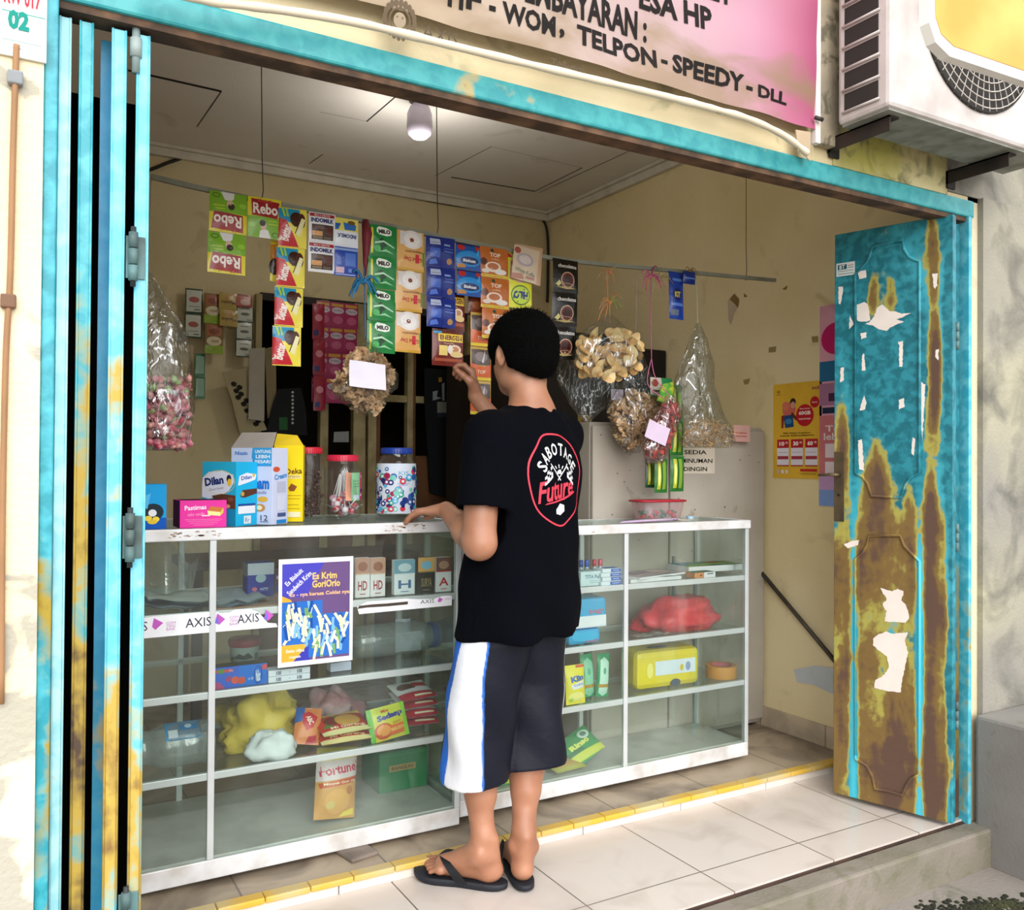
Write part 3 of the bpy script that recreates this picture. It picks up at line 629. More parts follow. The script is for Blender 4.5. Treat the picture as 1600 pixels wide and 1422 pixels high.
# banner
BYB = 1.742
def bwave(x, z):
    low = max(0, 1-(z-2.12)/.25)
    return BYB - .012*noise.noise(Vector((x*2.3, z*5, 1))) - .010*low*noise.noise(Vector((x*7, z*9, 4))) - .004*math.sin(z*26+x*2)*low
bz = lambda x: 2.128 + .012*noise.noise(Vector((x*3, 0, 8)))
bx1 = P(1276, 100, y=BYB).x
def bannermat():
    m, nt, p = newmat('vinyl_banner'); L = nt.links.new; tc = N(nt, 'ShaderNodeTexCoord'); sp = N(nt, 'ShaderNodeSeparateXYZ'); L(tc.outputs['Object'], sp.inputs[0])
    r = N(nt, 'ShaderNodeValToRGB'); mr = N(nt, 'ShaderNodeMapRange'); mr.inputs['From Min'].default_value = .25; mr.inputs['From Max'].default_value = bx1
    L(sp.outputs['X'], mr.inputs[0]); nz = N(nt, 'ShaderNodeTexNoise'); nz.inputs['Scale'].default_value = 3.2; nz.inputs['Detail'].default_value = 5; nz.inputs['Distortion'].default_value = .5
    mp = N(nt, 'ShaderNodeMapping'); mp.inputs['Scale'].default_value = (1, 1, 2.4); L(tc.outputs['Object'], mp.inputs[0]); L(mp.outputs[0], nz.inputs['Vector'])
    L(mr.outputs[0], r.inputs[0]); e = r.color_ramp.elements
    e[0].position = 0; e[0].color = lin('#8a7966'); e[1].position = 1; e[1].color = lin('#a94f72')
    for q, c in ((.3, '#ab977d'), (.5, '#a9958b'), (.72, '#b29398'), (.86, '#b98398'), (.93, '#b46c86')): x = e.new(q); x.color = lin(c)
    zr = N(nt, 'ShaderNodeMapRange'); zr.inputs['From Min'].default_value = 2.1; zr.inputs['From Max'].default_value = 2.36; zr.inputs['To Min'].default_value = .24; zr.inputs['To Max'].default_value = 0; L(sp.outputs['Z'], zr.inputs[0])
    ad = N(nt, 'ShaderNodeMath', operation='ADD'); L(nz.outputs[0], ad.inputs[0]); L(zr.outputs[0], ad.inputs[1])
    st = N(nt, 'ShaderNodeMapRange'); st.inputs['From Min'].default_value = .58; st.inputs['From Max'].default_value = .76; st.inputs['To Max'].default_value = .85; L(ad.outputs[0], st.inputs[0])
    mx = N(nt, 'ShaderNodeMix', data_type='RGBA'); L(r.outputs[0], mx.inputs[6]); mx.inputs[7].default_value = lin('#8d765a'); L(st.outputs[0], mx.inputs[0])
    L(mx.outputs[2], p.inputs['Base Color']); p.inputs['Roughness'].default_value = .5; return m
g = MB(); Z1 = 2.75
g.grid(lambda u, v: ((x := .30+(bx1-.30)*u), bwave(x, (z := bz(x)+(Z1-bz(x))*v)), z), 90, 40, bannermat())
sf = lambda x, z: ((x, bwave(x, z), z), (0, -1, 0))
def wt(g, body, p0, p1, y, col, surf, mf=PAPER, bold=.03, shear=0, d0=.0015, sub=.03, rot=0, d_only=None):
    """text whose left baseline is at photo pixel p0 and right cap height at p1, on wall plane y"""
    a = P(*p0, y=y); b = P(*p1, y=y); vs, fs, asp = text2d(body, bold, shear)
    w, h = b.x-a.x, b.z-a.z
    decals(g, [('t', body, .5, .5, 1, 1, col, rot, bold, shear)], w, h, lambda x, yy: surf(a.x+x, a.z+yy), mf, sub=sub, d0=d0)
INKB = '#17110f'
wt(g, 'F', (728, 13), (751, -12), BYB, INKB, sf); wt(g, '-', (763, 17), (773, 12), BYB, INKB, sf)
wt(g, 'TI', (690, 6), (724, -20), BYB, INKB, sf)
wt(g, 'WOM', (783, 36), (866, 28), BYB, INKB, sf, bold=.035); wt(g, ',', (872, 61), (880, 48), BYB, INKB, sf, bold=.035)
wt(g, 'TELPON', (899, 70), (1026, 78), BYB, INKB, sf, bold=.035); wt(g, '-', (1033, 98), (1043, 95), BYB, INKB, sf)
wt(g, 'SPEEDY', (1051, 112), (1163, 117), BYB, INKB, sf, bold=.035); wt(g, '-', (1167, 139), (1177, 136), BYB, INKB, sf)
wt(g, 'DLL', (1186, 150), (1232, 145), BYB, INKB, sf, bold=.035)
wt(g, 'PEMBAYARAN :', (800, 0), (1013, 22), BYB, INKB, sf, bold=.035); wt(g, 'ESA HP', (1000, 12), (1113, 12), BYB, INKB, sf, bold=.035); wt(g, 'KET', (1090, -10), (1145, -20), BYB, INKB, sf)
FADE = '#7b6a58'
wt(g, 'AXIS', (661, 57), (719, 52), BYB, '#5d5042', sf, bold=0); wt(g, 'Telkom', (857, 104), (908, 106), BYB, '#5d5042', sf, bold=0)
wt(g, 'TOKEN', (1092, 168), (1135, 170), BYB, '#54452f', sf, bold=.01)
c = P(626, 30, y=BYB)
for k in range(20):
    a = 2*PI*k/20; 
    decals(g, [('e', .5, .5, .5, .5, '#6a5a48')], .010, .016, lambda x, yy: sf(c.x+math.cos(a)*.034+x-.005, c.z+math.sin(a)*.034+yy-.008), PAPER, sub=0, d0=.0012)
decals(g, [('o', .5, .5, .5, .5, .004, '#6a5a48'), ('e', .5, .5, .28, .3, '#a3927d'), ('e', .38, .6, .05, .05, '#7c6a56'), ('e', .62, .6, .05, .05, '#7c6a56')], .05, .05, lambda x, yy: sf(c.x-.025+x, c.z-.025+yy), PAPER, sub=0, d0=.0012)
bn = g.build('banner'); tag(bn, 'stained pink and cream vinyl banner with black capital lettering above the shop opening', 'banner')
g = MB(); g.tube([(bx1+.01, BYB+.012, 2.09), (bx1+.01, BYB+.012, 2.8)], .014, PAPER('#e6dcd6'), 4, smooth=False); g.build('edge_batten', bn)
g = MB(); g.tube([(bx1-.012, BYB-.006, P(1266, 183, y=BYB).z), (bx1+.012, BYB-.012, P(1266, 183, y=BYB).z-.004)], .006, M('#3a3430', .5), 8); g.build('tie', bn)
# crumpled old banner hem under it
pts = [P(px, py, y=1.722) for px, py in ((225, -22), (330, 2), (440, 16), (560, 36), (700, 70), (850, 106), (1000, 141), (1100, 166), (1170, 186), (1225, 212), (1262, 240))]
g = MB(); pp = smooth_path(pts, 8); g.tube(pp, [.009+.003*noise.noise(Vector((i*.4, 0, 0))) for i in range(len(pp))], PAPER('#e9dcc4'), 8)
o = g.build('rolled_hem'); tag(o, 'long rolled strip of whitish vinyl running under the pink banner', 'strip')
# hanging torn scrap at its right end
a = P(1256, 222, y=1.75); g = MB(); g.prism([(a.x-.03, a.z+.03), (a.x+.03, a.z+.035), (a.x+.028, a.z-.05), (a.x+.004, a.z-.03), (a.x-.02, a.z-.028)], 1.752, 1.755, PAPER('#c3ad90'))
tag(g.build('torn_scrap'), 'small torn tan scrap hanging at the right end of the rolled strip', 'scrap')

# house number plate and pipe on the white pillar
g = MB(); a = P(-20, 80, y=1.75); b = P(74, -30, y=1.75)
g.box((a.x, 1.748, a.z), (b.x, 1.754, b.z), PAPER('#eef0ee'), .001)
dsf = lambda x, z: ((x, 1.748, z), (0, -1, 0))
wt(g, '02', (12, 44), (46, 21), 1.748, '#1e8f83', dsf, bold=.05); wt(g, 'RW 017', (6, 4), (64, -10), 1.748, '#c63b4b', dsf, bold=.03)
for (p0, p1, col) in (((3, 15), (71, 14), '#2aa391'), ((3, 60), (66, 59), '#9bb8b2'), ((3, 66), (62, 64), '#b9c9c4'), ((3, 71), (64, 70), '#b9c9c4')):
    q0, q1 = P(*p0, y=1.748), P(*p1, y=1.748); decals(g, [('r', 0, 0, 1, 1, col)], q1.x-q0.x, .0014, lambda x, yy: dsf(q0.x+x, q0.z+yy), PAPER, sub=0)
tag(g.build('number_plate'), 'white house number plate with green 02 on the white pillar', 'sign')
g = MB(); pts = [P(px, py, y=1.745) for px, py in ((26, 70), (24, 120), (20, 250), (16, 430), (9, 560), (4, 800), (2, 1100))]
g.tube(smooth_path(pts, 5), .005, M('#a37a55', .6), 8)
for px, py in ((24, 120), (13, 470)): q = P(px, py, y=1.74); g.box((q.x-.012, 1.738, q.z-.012), (q.x+.012, 1.754, q.z+.012), M('#8b8f93' if py < 200 else '#7d5b45', .6), .003)
tag(g.build('conduit'), 'thin brown conduit pipe clipped down the white pillar', 'pipe')

# air conditioner outdoor unit
ax0 = P(1308, 197, y=1.72).x; ayn = P(1390, 164, x=ax0).y; az0 = P(1308, 197, y=1.72).z
AH, AW = .56, .80
AC = thing('air_conditioner', 'dusty white outdoor air conditioner unit mounted above the right end of the opening', 'air conditioner', (ax0, ayn, az0))
AM = M('#c9c1bd', .45, c2='#b3aaa5', var=.1, bump=.05); AD = M('#2a2622', .7); dep = 1.72-ayn
g = MB(); g.box((.0, .0, .0), (AW, dep, AH), AM, .012)
cx_, cz_, R_ = P(1530, 40, y=ayn).x-ax0, P(1530, 30, y=ayn).z-az0, .0
R_ = cz_-(P(1530, 176, y=ayn).z-az0)
g.build('casing', AC)
g = MB(); g.lathe([(R_, 0), (R_, .004), (R_-.006, .006), (R_*.97, .001)], AD, 40, X=Matrix.Translation((cx_, -.002, cz_)) @ Matrix.Rotation(PI/2, 4, 'X'))
g.add([(cx_+R_*math.cos(2*PI*k/40), -.0015, cz_+R_*math.sin(2*PI*k/40)) for k in range(40)], [tuple(range(40))], AD)
g.build('fan_opening', AC)
g = MB(); GM = M('#cfc6bd', .5)
for k in range(1, 12):
    r = R_*(k/11.5); g.tube([(cx_+r*math.cos(a), -.012-.012*(1-(k/12)**2), cz_+r*math.sin(a)) for a in [2*PI*i/40 for i in range(41)]], .0017, GM, 5, caps=False)
for k in range(48):
    a = 2*PI*k/48+.1; r0 = R_*.22
    g.tube([(cx_+r0*math.cos(a), -.024, cz_+r0*math.sin(a)), (cx_+R_*.6*math.cos(a+.12), -.020, cz_+R_*.6*math.sin(a+.12)), (cx_+R_*math.cos(a+.2), -.004, cz_+R_*math.sin(a+.2))], .0014, GM, 4, caps=False)
g.lathe([(0, .0), (R_*.2, 0), (R_*.22, .006)], AM, 24, X=Matrix.Translation((cx_, -.026, cz_)) @ Matrix.Rotation(-PI/2, 4, 'X'))
g.build('fan_grille', AC)
# louvre openings on the side facing the pillar
for k in range(8):
    z0 = .035+k*.061; g = MB(); g.box((-.0015, .035, z0), (.002, dep-.025, z0+.047), AD, .004)
    g.tube([(-.004, .03, z0-.006), (-.004, dep-.02, z0-.006)], .004, AM, 6); g.build('side_louvre', AC)
g = MB(); g.box((.01, .01, -.006), (AW-.01, dep-.01, .0), M('#8f8e86', .7, c2='#6e6f62', var=.2, vs=14)); g.build('base_pan', AC)
for i, (px0, py0) in enumerate(((1312, 232), (1466, 283))):
    q = P(px0, py0, y=FY-.01); g = MB(); ST = M('#1f1c19', .7, bump=.2, c2='#3a2a20')
    xa = ax0+(.06 if i == 0 else .62); z_ = az0-.008
    g.box((xa-.02, ayn+.03, z_-.004), (xa+.02, FY-.0, z_), ST); g.box((xa-.02, ayn+.03, z_-.042), (xa-.016, FY-.0, z_), ST); g.box((xa-.02, FY-.012, z_-.055), (xa+.02, FY-.006, z_), ST)
    tag(g.build('wall_bracket'), ['black steel bracket under the air conditioner at its end near the banner', 'black steel bracket under the air conditioner at its far end from the banner'][i], 'bracket')
# yellow signboard in front of the unit
sy = 1.02; g = MB(); q = [(1450, -40), (1452, 35), (1462, 66), (1484, 88), (1640, 140), (1640, -60)]
W_ = [(P(*p, y=sy).x, P(*p, y=sy).z) for p in q]
cxx = sum(w[0] for w in W_)/6; czz = sum(w[1] for w in W_)/6
g.prism(W_, sy, sy+.02, PAPER('#f5f1ec'))
g.prism([(cxx+(a-cxx)*.9+.003, czz+(b-czz)*.86+.01) for a, b in W_], sy-.0015, sy+.001, M('#dc9a34', .35, c2='#e6b659', var=.1, vs=5))
tag(g.build('signboard'), 'yellow signboard with white border hanging in front of the air conditioner', 'sign')

g = MB(); g.box((cxx-.015, sy+.004, czz+.16), (cxx+.015, sy+.018, 3.6), M('#4a4540', .6)); sg_ = [o for o in COL.objects if o.name.startswith('signboard')][0]; g.build('hanger_rod', sg_)
# ------------------------------------------------------------------ display cabinets
GL = glassmat(); AL = M('#cfd3d4', .35, .25, var=.03); ALW = M('#e4e4e6', .4, .1, c2='#c9c4bf', var=.05, vs=12)
GE = M('#5b7f70', .3)
def cabinet(name, label, x0, x1, y0, y1, zb, zt, shelves, divs, base=.052, ttrim=.032):
    t = thing(name, label, 'display cabinet', (x0, y0, zb)); I = Matrix.Translation((-x0, -y0, -zb))
    def pt(mb, n, par=t):
        return mb.build(n, par) if par is t else mb.build(n, par)
    B = lambda a, b, m, bev=.002: MB().box(a, b, m, bev, X=I)
    pt(B((x0, y0, zb), (x1, y1, zb+base), ALW, .003), 'base_board')
    pt(B((x0+.015, y0+.015, zb+base), (x1-.015, y1-.01, zb+base+.004), M('#c4c5bf', .45, c2='#a6a79f', vs=7, var=.1), 0), 'bottom_panel')
    pw = .018
    for (a, b) in ((x0, y0), (x1-pw, y0), (x0, y1-pw), (x1-pw, y1-pw)): pt(B((a, b, zb+base), (a+pw, b+pw, zt-.002), AL), 'corner_post')
    g = MB()
    for a, b in (((x0-.004, y0-.006, zt-ttrim), (x1+.004, y0+.016, zt)), ((x0-.004, y1-.016, zt-ttrim), (x1+.004, y1+.006, zt)), ((x0-.004, y0+.016, zt-ttrim), (x0+.014, y1-.016, zt)), ((x1-.014, y0+.016, zt-ttrim), (x1+.004, y1-.016, zt))): g.box(a, b, ALW, .003, X=I)
    pt(g, 'top_frame')
    pt(B((x0+.014, y0+.016, zt-.007), (x1-.014, y1-.016, zt-.001), GL, 0), 'top_glass')
    for d in divs:
        pt(B((d-.009, y0-.002, zb+base), (d+.009, y0+.012, zt-ttrim), AL), 'divider_post'); pt(B((d-.009, y1-.016, zb+base), (d+.009, y1-.002, zt-ttrim), AL), 'divider_post')
    for z in shelves:
        s = pt(B((x0+.018, y0+.016, z-.003), (x1-.018, y1-.012, z+.002), GL, 0), 'shelf')
        B((x0+.018, y0+.003, z-.016), (x1-.018, y0+.016, z+.004), AL).build('shelf_rail', s)
        B((x0+.018, y1-.016, z-.016), (x1-.018, y1-.004, z+.004), AL).build('shelf_rail', s)
        B((x0+.018, y0+.0161, z-.0029), (x1-.018, y0+.0175, z+.0021), GE, 0).build('glass_edge', s)
    pt(MB().box((x0+pw, y0+.001, zb+base), (x1-pw, y0+.0035, zt-ttrim), GL, 0, X=I), 'front_glass')
    pt(MB().box((x0+.004, y0+pw, zb+base), (x0+.007, y1-pw, zt-ttrim), GL, 0, X=I), 'side_glass')
    pt(MB().box((x1-.007, y0+pw, zb+base), (x1-.004, y1-pw, zt-ttrim), GL, 0, X=I), 'side_glass')
    return t
LC = dict(x0=.15, x1=1.243, y0=2.45, y1=2.93, zb=.055, zt=.99); RC = dict(x0=1.258, x1=2.49, y0=2.48, y1=2.765, zb=.062, zt=.96)
LS = [P(560, 1061, y=2.455).z+.01, P(560, 1177, y=2.455).z+.01, P(375, 956, y=2.455).z+.004]; LS = [LS[1], LS[0], LS[2]]
RS = [P(980, 1097, y=2.485).z+.01, P(980, 1008, y=2.485).z+.01, P(980, 919, y=2.485).z+.01]
cabL = cabinet('display_cabinet', 'tall aluminium and glass counter cabinet with an ice cream poster on its front', shelves=LS, divs=[.50], **LC)
cabR = cabinet('display_cabinet', 'lower aluminium and glass counter cabinet holding magazines and a red plastic bag', shelves=RS, divs=[P(978, 1000, y=2.48).x], **RC)
# feet and blocks under the cabinets
for (px, py, y, s) in ((1138, 1187, 2.55, 0),):
    g = MB(); q = P(px, py, y=y); g.ell((q.x, q.y, FZ+.013), (.028, .02, .013), M('#5a4d42', .8, bump=.3), 10); tag(g.build('stone_foot'), 'small dark stone propping up the far corner of the lower cabinet', 'stone')
for i, (px, y, w) in enumerate(((563, 2.42, .09),)):
    q = P(px, 1320, y=y); g = MB(); g.box((q.x-w/2, y-.03, FZ), (q.x+w/2, y+.10, FZ+.0145), M('#8d7f74', .8, bump=.4, c2='#6f645b', var=.2), .008, X=Matrix.Translation((q.x, y, 0)) @ Matrix.Rotation(.2, 4, 'Z') @ Matrix.Translation((-q.x, -y, 0)))
    o = g.build('cement_block'); tag(o, 'grey cement block poking out from under the glass cabinet behind the sandals', 'block')
for lab, a, b in (('dark board propping the taller cabinet near the folded door', (.4, 2.52), (.52, 2.7)), ('dark board propping the taller cabinet behind the sandals', (1.10, 2.6), (1.2, 2.75)), ('dark board propping the lower cabinet behind the calves', (1.4, 2.55), (1.5, 2.7)), ('dark board propping the lower cabinet near its far end', (2.3, 2.6), (2.4, 2.74))):
    g = MB(); zt_ = .0545 if b[0] < 1.25 else .0615; g.box((a[0], a[1], FZ), (b[0], b[1], zt_), M('#5a5048', .9)); tag(g.build('support_board'), lab, 'board')

def rp(p0, p1, y):
    a = P(*p0, y=y); b = P(*p1, y=y); return a.x, a.z, b.x-a.x, b.z-a.z
fs = lambda y: (lambda x, z: ((x, y, z), (0, -1, 0)))
def card(name, label, cat, p0, p1, y, base, shapes, th=.0008, mf=PAPER, par=None, jag=None, group=None):
    x, z, w, h = rp(p0, p1, y); g = MB()
    if jag: g.prism([(x+u*w, z+v*h) for u, v in jag], y, y+th, mf(base))
    else: g.box((x, y, z), (x+w, y+th, z+h), mf(base))
    decals(g, shapes, w, h, flat(x, z, y), mf, sub=0, d0=.0003)
    o = g.build(name, par)
    if par is None: tag(o, label, cat, group)
    return o
# poster on the glass
PY = 2.4478
ps = [('r', .045, .045, .955, .955, '#6a5080'), ('p', [(.045, .955), (.60, .955), (.36, .64), (.045, .64)], '#4a47b8'),
      ('p', [(.045, .66), (.045, .2), (.5, .2), (.16, .62)], '#e9ad3c'), ('p', [(.045, .045), (.045, .2), (.4, .2), (.2, .045)], '#e9ad3c'), ('p', [(.2, .045), (.42, .2), (.42, .045)], '#3f3fae'), ('r', .045, .2, .58, .60, '#2f6fc4'), ('r', .40, .07, .95, .47, '#2f6fc4'),
      ('t', 'Es Biskuit', .20, .83, .28, .045, '#e9e6f4', 42, .02), ('t', 'Sandwich Krim', .27, .77, .40, .05, '#e9e6f4', 42, .02), ('t', 'Es Krim', .61, .83, .33, .065, '#f1c36b', 0, .03), ('t', 'GoriOrio', .63, .755, .38, .07, '#f1c36b', 0, .03), ('t', 'Es - nya kerasa Coklat nya', .55, .66, .80, .045, '#eeb98a', 0, .03),
      ('t', 'Satu ribu', .22, .145, .24, .03, '#f7efe0', 0, .02), ('t', 'rupiah', .22, .085, .15, .03, '#f7efe0', 0, .02)]
rr = random.Random(5)
for k in range(120):
    u, v = rr.uniform(.10, .90), rr.uniform(.10, .56)
    if (u < .44 and v < .24) or (u > .56 and v > .43): continue
    l, wd, a = rr.uniform(.06, .11), .018, rr.uniform(-.6, .6)+PI/2
    c, s = math.cos(a), math.sin(a)
    pts = [(u+(x*c-y*s), v+(x*s+y*c)*.68) for x, y in ((-l, -wd), (l, -wd), (l, wd), (-l, wd))]
    ps.append(('p', [(min(.95, max(.05, a_)), min(.6, max(.05, b_))) for a_, b_ in pts], rr.choice(['#f3e6c2', '#f4efe4', '#7fb9ea', '#1c4fa0', '#f3e6c2', '#79a96a'])))
card('ice_cream_poster', 'purple poster advertising ice cream in a white border taped to the counter glass', 'poster', (434, 1044), (552, 869), PY, '#f3f1f6', ps)
# two torn adhesive strips
jg = [(0, 0), (.5, .02), (1, .0), (.99, .18), (.93, .25), (.9, .5), (.86, .8), (.80, 1.0), (.7, 1.02), (.66, .9), (.6, .9), (.55, 1), (.15, .97), (0, .9)]
def axis(u, wd=.18): return [('t', 'AXIS', u, .55, wd, .42, '#3d3a48', 1, 0), ('p', [(u+.11, .45), (u+.125, .9), (u+.18, .6), (u+.14, .35)], '#c45fc0'), ('p', [(u+.11, .45), (u+.13, .8), (u+.135, .4)], '#6e74dc'), ('t', 'GSM', u+.24, .66, .06, .13, '#c98bc2', 0, 0), ('t', 'YANG', u+.24, .5, .06, .13, '#c98bc2', 0, 0), ('t', 'BAIK', u+.24, .34, .06, .13, '#c98bc2', 0, 0)]
card('shop_sticker', 'long torn white adhesive strip with logo on the glass beside the poster and folded door', 'sticker', (200, 1000), (434, 948), PY+.0009, '#f3f3f7', [('t', 'AXIS', .04, .55, .16, .42, '#3d3a48', 1, 0)]+[('p', [(.15, .5), (.16, .9), (.22, .65), (.17, .35)], '#c45fc0'), ('t', 'GSM', .27, .62, .06, .13, '#c98bc2', 0, 0), ('t', 'YANG', .27, .48, .06, .13, '#c98bc2', 0, 0), ('t', 'BAIK', .27, .34, .06, .13, '#c98bc2', 0, 0)]+axis(.45, .17)+axis(.79, .15)[:3], jag=jg)
card('shop_sticker', 'scratched white adhesive strip with a phone operator logo under the cigarette packs', 'sticker', (558, 960), (706, 930), PY+.0009, '#f0f0f4', [('t', 'AXIS', .73, .62, .15, .34, '#3d3a48', 1, 0), ('p', [(.84, .55), (.86, .9), (.9, .7), (.87, .45)], '#c45fc0'), ('t', 'GSM', .95, .7, .06, .12, '#c98bc2', 0, 0), ('p', [(.0, .45), (.1, .5), (.3, .47), (.52, .5), (.52, .75), (.3, .72), (.15, .74), (.02, .7)], '#4c4239')], jag=[(0.02, 0), (1, .1), (1, .95), (.9, 1), (.8, .8), (.65, .85), (.5, 1), (.1, 1), (0, .6)])

# ------------------------------------------------------------------ goods: helpers
def boxthing(name, label, cat, px0, px1, pyt, y, z0, depth, base, front=(), left=(), right=(), top=(), group=None, bev=.001, rz=0, mf=PAPER, h=None):
    x0, x1 = P(px0, 800, y=y).x, P(px1, 800, y=y).x; hh = h or (P((px0+px1)/2, pyt, y=y).z-z0); w = x1-x0
    g = MB(); a, b = (-w/2, 0, 0), (w/2, depth, hh); g.box(a, b, mf(base), bev)
    for f, s in (('f', front), ('l', left), ('r', right), ('t', top)):
        if s: box_print(g, a, b, f, s, mf)
    o = g.build(name); o.location = ((x0+x1)/2, y, z0+.0004); o.rotation_euler = (0, 0, rz); tag(o, label, cat, group); return o
def rotbox(name, label, cat, pxe, y, z0, wl, wr, h, ang, base, front=(), right=(), left=(), top=(), rbase=None):
    """box standing with its nearest vertical edge at pixel column pxe; front face runs left, side face runs right"""
    x = P(pxe, 815, y=y).x; g = MB(); a, b = (-wl, 0, 0), (0, wr, h); g.box(a, b, PAPER(base), .0008)
    if rbase: box_print(g, a, b, 'r', [('r', 0, 0, 1, 1, rbase)], d0=.0002)
    for f, s in (('f', front), ('r', right), ('l', left), ('t', top)):
        if s: box_print(g, a, b, f, s)
    o = g.build(name); o.location = (x, y, z0+.0006); o.rotation_euler = (0, 0, math.radians(ang)); tag(o, label, cat); return o
ZT, ZR = .99, .96
# boxes standing on the taller cabinet
boxthing('biscuit_box', 'bright blue biscuit box with a black cookie picture against the folded door', 'box', 205, 260, 757, 2.47, ZT, .06, '#1f9fe0',
    front=[('r', 0, 0, 1, .25, '#1258b8'), ('e', .62, .38, .30, .19, '#23323c'), ('e', .60, .36, .12, .08, '#e9ecf0'), ('e', .48, .24, .11, .06, '#f1d34b'), ('e', .70, .22, .1, .06, '#f1d34b'), ('e', .6, .16, .14, .05, '#e3c23a'), ('p', [(.2, .7), (.55, .8), (.45, .45), (.3, .5)], '#58bdf0')])
boxthing('cake_box', 'pink cake box with a yellow sponge cake picture and an open dark lid', 'box', 281, 354, 782, 2.47, ZT, .10, '#e5399d',
    front=[('t', 'Pastimas', .33, .74, .46, .17, '#f3e9f7', 3, .02), ('t', 'cake vanilla', .34, .50, .36, .12, '#f6a8d3', 2, .0), ('p', [(.58, .62), (.66, .78), (.93, .72), (.86, .56)], '#c9773d'), ('p', [(.58, .62), (.86, .56), (.86, .42), (.6, .46)], '#f0e49c'), ('p', [(.86, .56), (.93, .72), (.93, .54), (.86, .42)], '#dcbf5e'), ('r', .46, .42, .64, .46, '#f5dbe9'), ('r', .1, .30, .9, .31, '#f6a8d3'), ('r', .15, .24, .85, .25, '#f6a8d3'), ('r', .2, .17, .8, .18, '#f6a8d3'), ('r', .28, .1, .72, .11, '#f6a8d3')],
    top=[('r', .06, .08, .94, .92, '#3b1e2c')], left=[('r', 0, 0, 1, 1, '#6f1f55')])
DIL = [('p', [(0, .62), (.02, .75), (.2, .84), (.6, .86), (.92, .80), (.95, .68), (.8, .55), (.5, .46), (.2, .42), (0, .45)], '#d9dbe9'), ('o', .52, .68, .46, .19, .0012, '#e9c94c'), ('t', 'Dilan', .36, .70, .56, .13, '#1e2f6b', 8, .05), ('t', 'Choco Cereal', .42, .58, .42, .035, '#6d6474', 8, 0), ('e', .80, .74, .07, .06, '#242a3a'), ('e', .82, .68, .06, .06, '#e6b93d'), ('p', [(.3, .47), (.6, .5), (1, .48), (1, .27), (.7, .28), (.4, .38)], '#5b3626'), ('e', .62, .38, .09, .03, '#3c2318'), ('e', .86, .42, .09, .03, '#7b4a33'), ('e', .78, .31, .07, .03, '#c99c6d'), ('r', 0, 0, 1, .3, '#1685ad')]
rotbox('wafer_box', 'turquoise blue wafer box with an open lid flap standing before the tall white box', 'box', 368, 2.475, ZT, .112, .095, P(368, 722, y=2.475).z-ZT, -50, '#27a9cf', rbase='#1fb0e2', front=DIL[-1:]+DIL[:-1],
    right=[('p', [(.1, .66), (.15, .78), (.5, .83), (.95, .80), (.9, .72), (.5, .67), (.1, .63)], '#e6e8f3'), ('t', 'Dilan', .48, .755, .5, .06, '#2c55ab', 6, .03), ('e', .82, .79, .06, .03, '#d8b63e'), ('p', [(.2, .50), (.3, .56), (.98, .58), (.98, .50), (.4, .44), (.22, .45)], '#5b3626'), ('e', .3, .5, .08, .035, '#caa04d'), ('r', .1, .19, .9, .33, '#e9edf4'), ('r', .1, .31, .9, .345, '#1c4c9b'), ('r', .36, .03, .7, .155, '#dfe8ef'), ('t', 'Rr', .53, .09, .2, .07, '#2a7ea4', 0, 0)])
bx = rotbox('cereal_box', 'tall white biscuit box with open top flap between the turquoise and yellow boxes', 'box', 425, 2.50, ZT, .14, .075, P(425, 700, y=2.5).z-ZT, -50, '#cfd6f0',
    front=[('p', [(.52, 1), (.98, 1), (.98, .76), (.56, .76), (.5, .88)], '#3aa0dc'), ('t', 'UNTUNG', .77, .95, .38, .045, '#e9eff8', 0, .03), ('t', 'LEBIH', .77, .885, .34, .045, '#e9eff8', 0, .03), ('t', 'BESAR!', .77, .82, .38, .045, '#e9eff8', 0, .03), ('t', 'Nissin', .25, .93, .3, .05, '#3c7fd0', 0, .02), ('t', 'Cream', .62, .54, .62, .16, '#2374c8', 0, .05), ('t', 'vanilla', .75, .42, .24, .04, '#6d7ba8', 0, 0), ('e', .78, .33, .12, .035, '#e9b13e'), ('e', .72, .22, .12, .05, '#c98d4a'), ('e', .7, .22, .07, .03, '#f1e2bc'), ('t', '12', .82, .09, .17, .07, '#2c3350', 0, .0), ('r', .72, .035, .92, .045, '#7783a8')],
    right=[('e', .25, .72, .22, .035, '#d2553b'), ('t', 'Cream', .52, .63, .8, .07, '#2a8ad0', 8, .03), ('r', .3, .42, .86, .56, '#bcc0d8'), ('r', .28, .18, .86, .38, '#d6dbf0'), ('r', .33, .10, .86, .15, '#4b5a8c'), ('r', .28, .01, .9, .06, '#2a8ad0')])
g = MB(); hh = P(425, 700, y=2.5).z-ZT; g.add([(-.14, .0, hh), (0, .0, hh), (-.012, .035, hh+.045), (-.13, .035, hh+.045)], [(0, 1, 2, 3)], PAPER('#a59c94')); g.add([(-.14, .0005, hh), (0, .0005, hh), (-.012, .0355, hh+.045), (-.13, .0355, hh+.045)], [(3, 2, 1, 0)], PAPER('#c9c2bb')); g.build('lid_flap', bx)
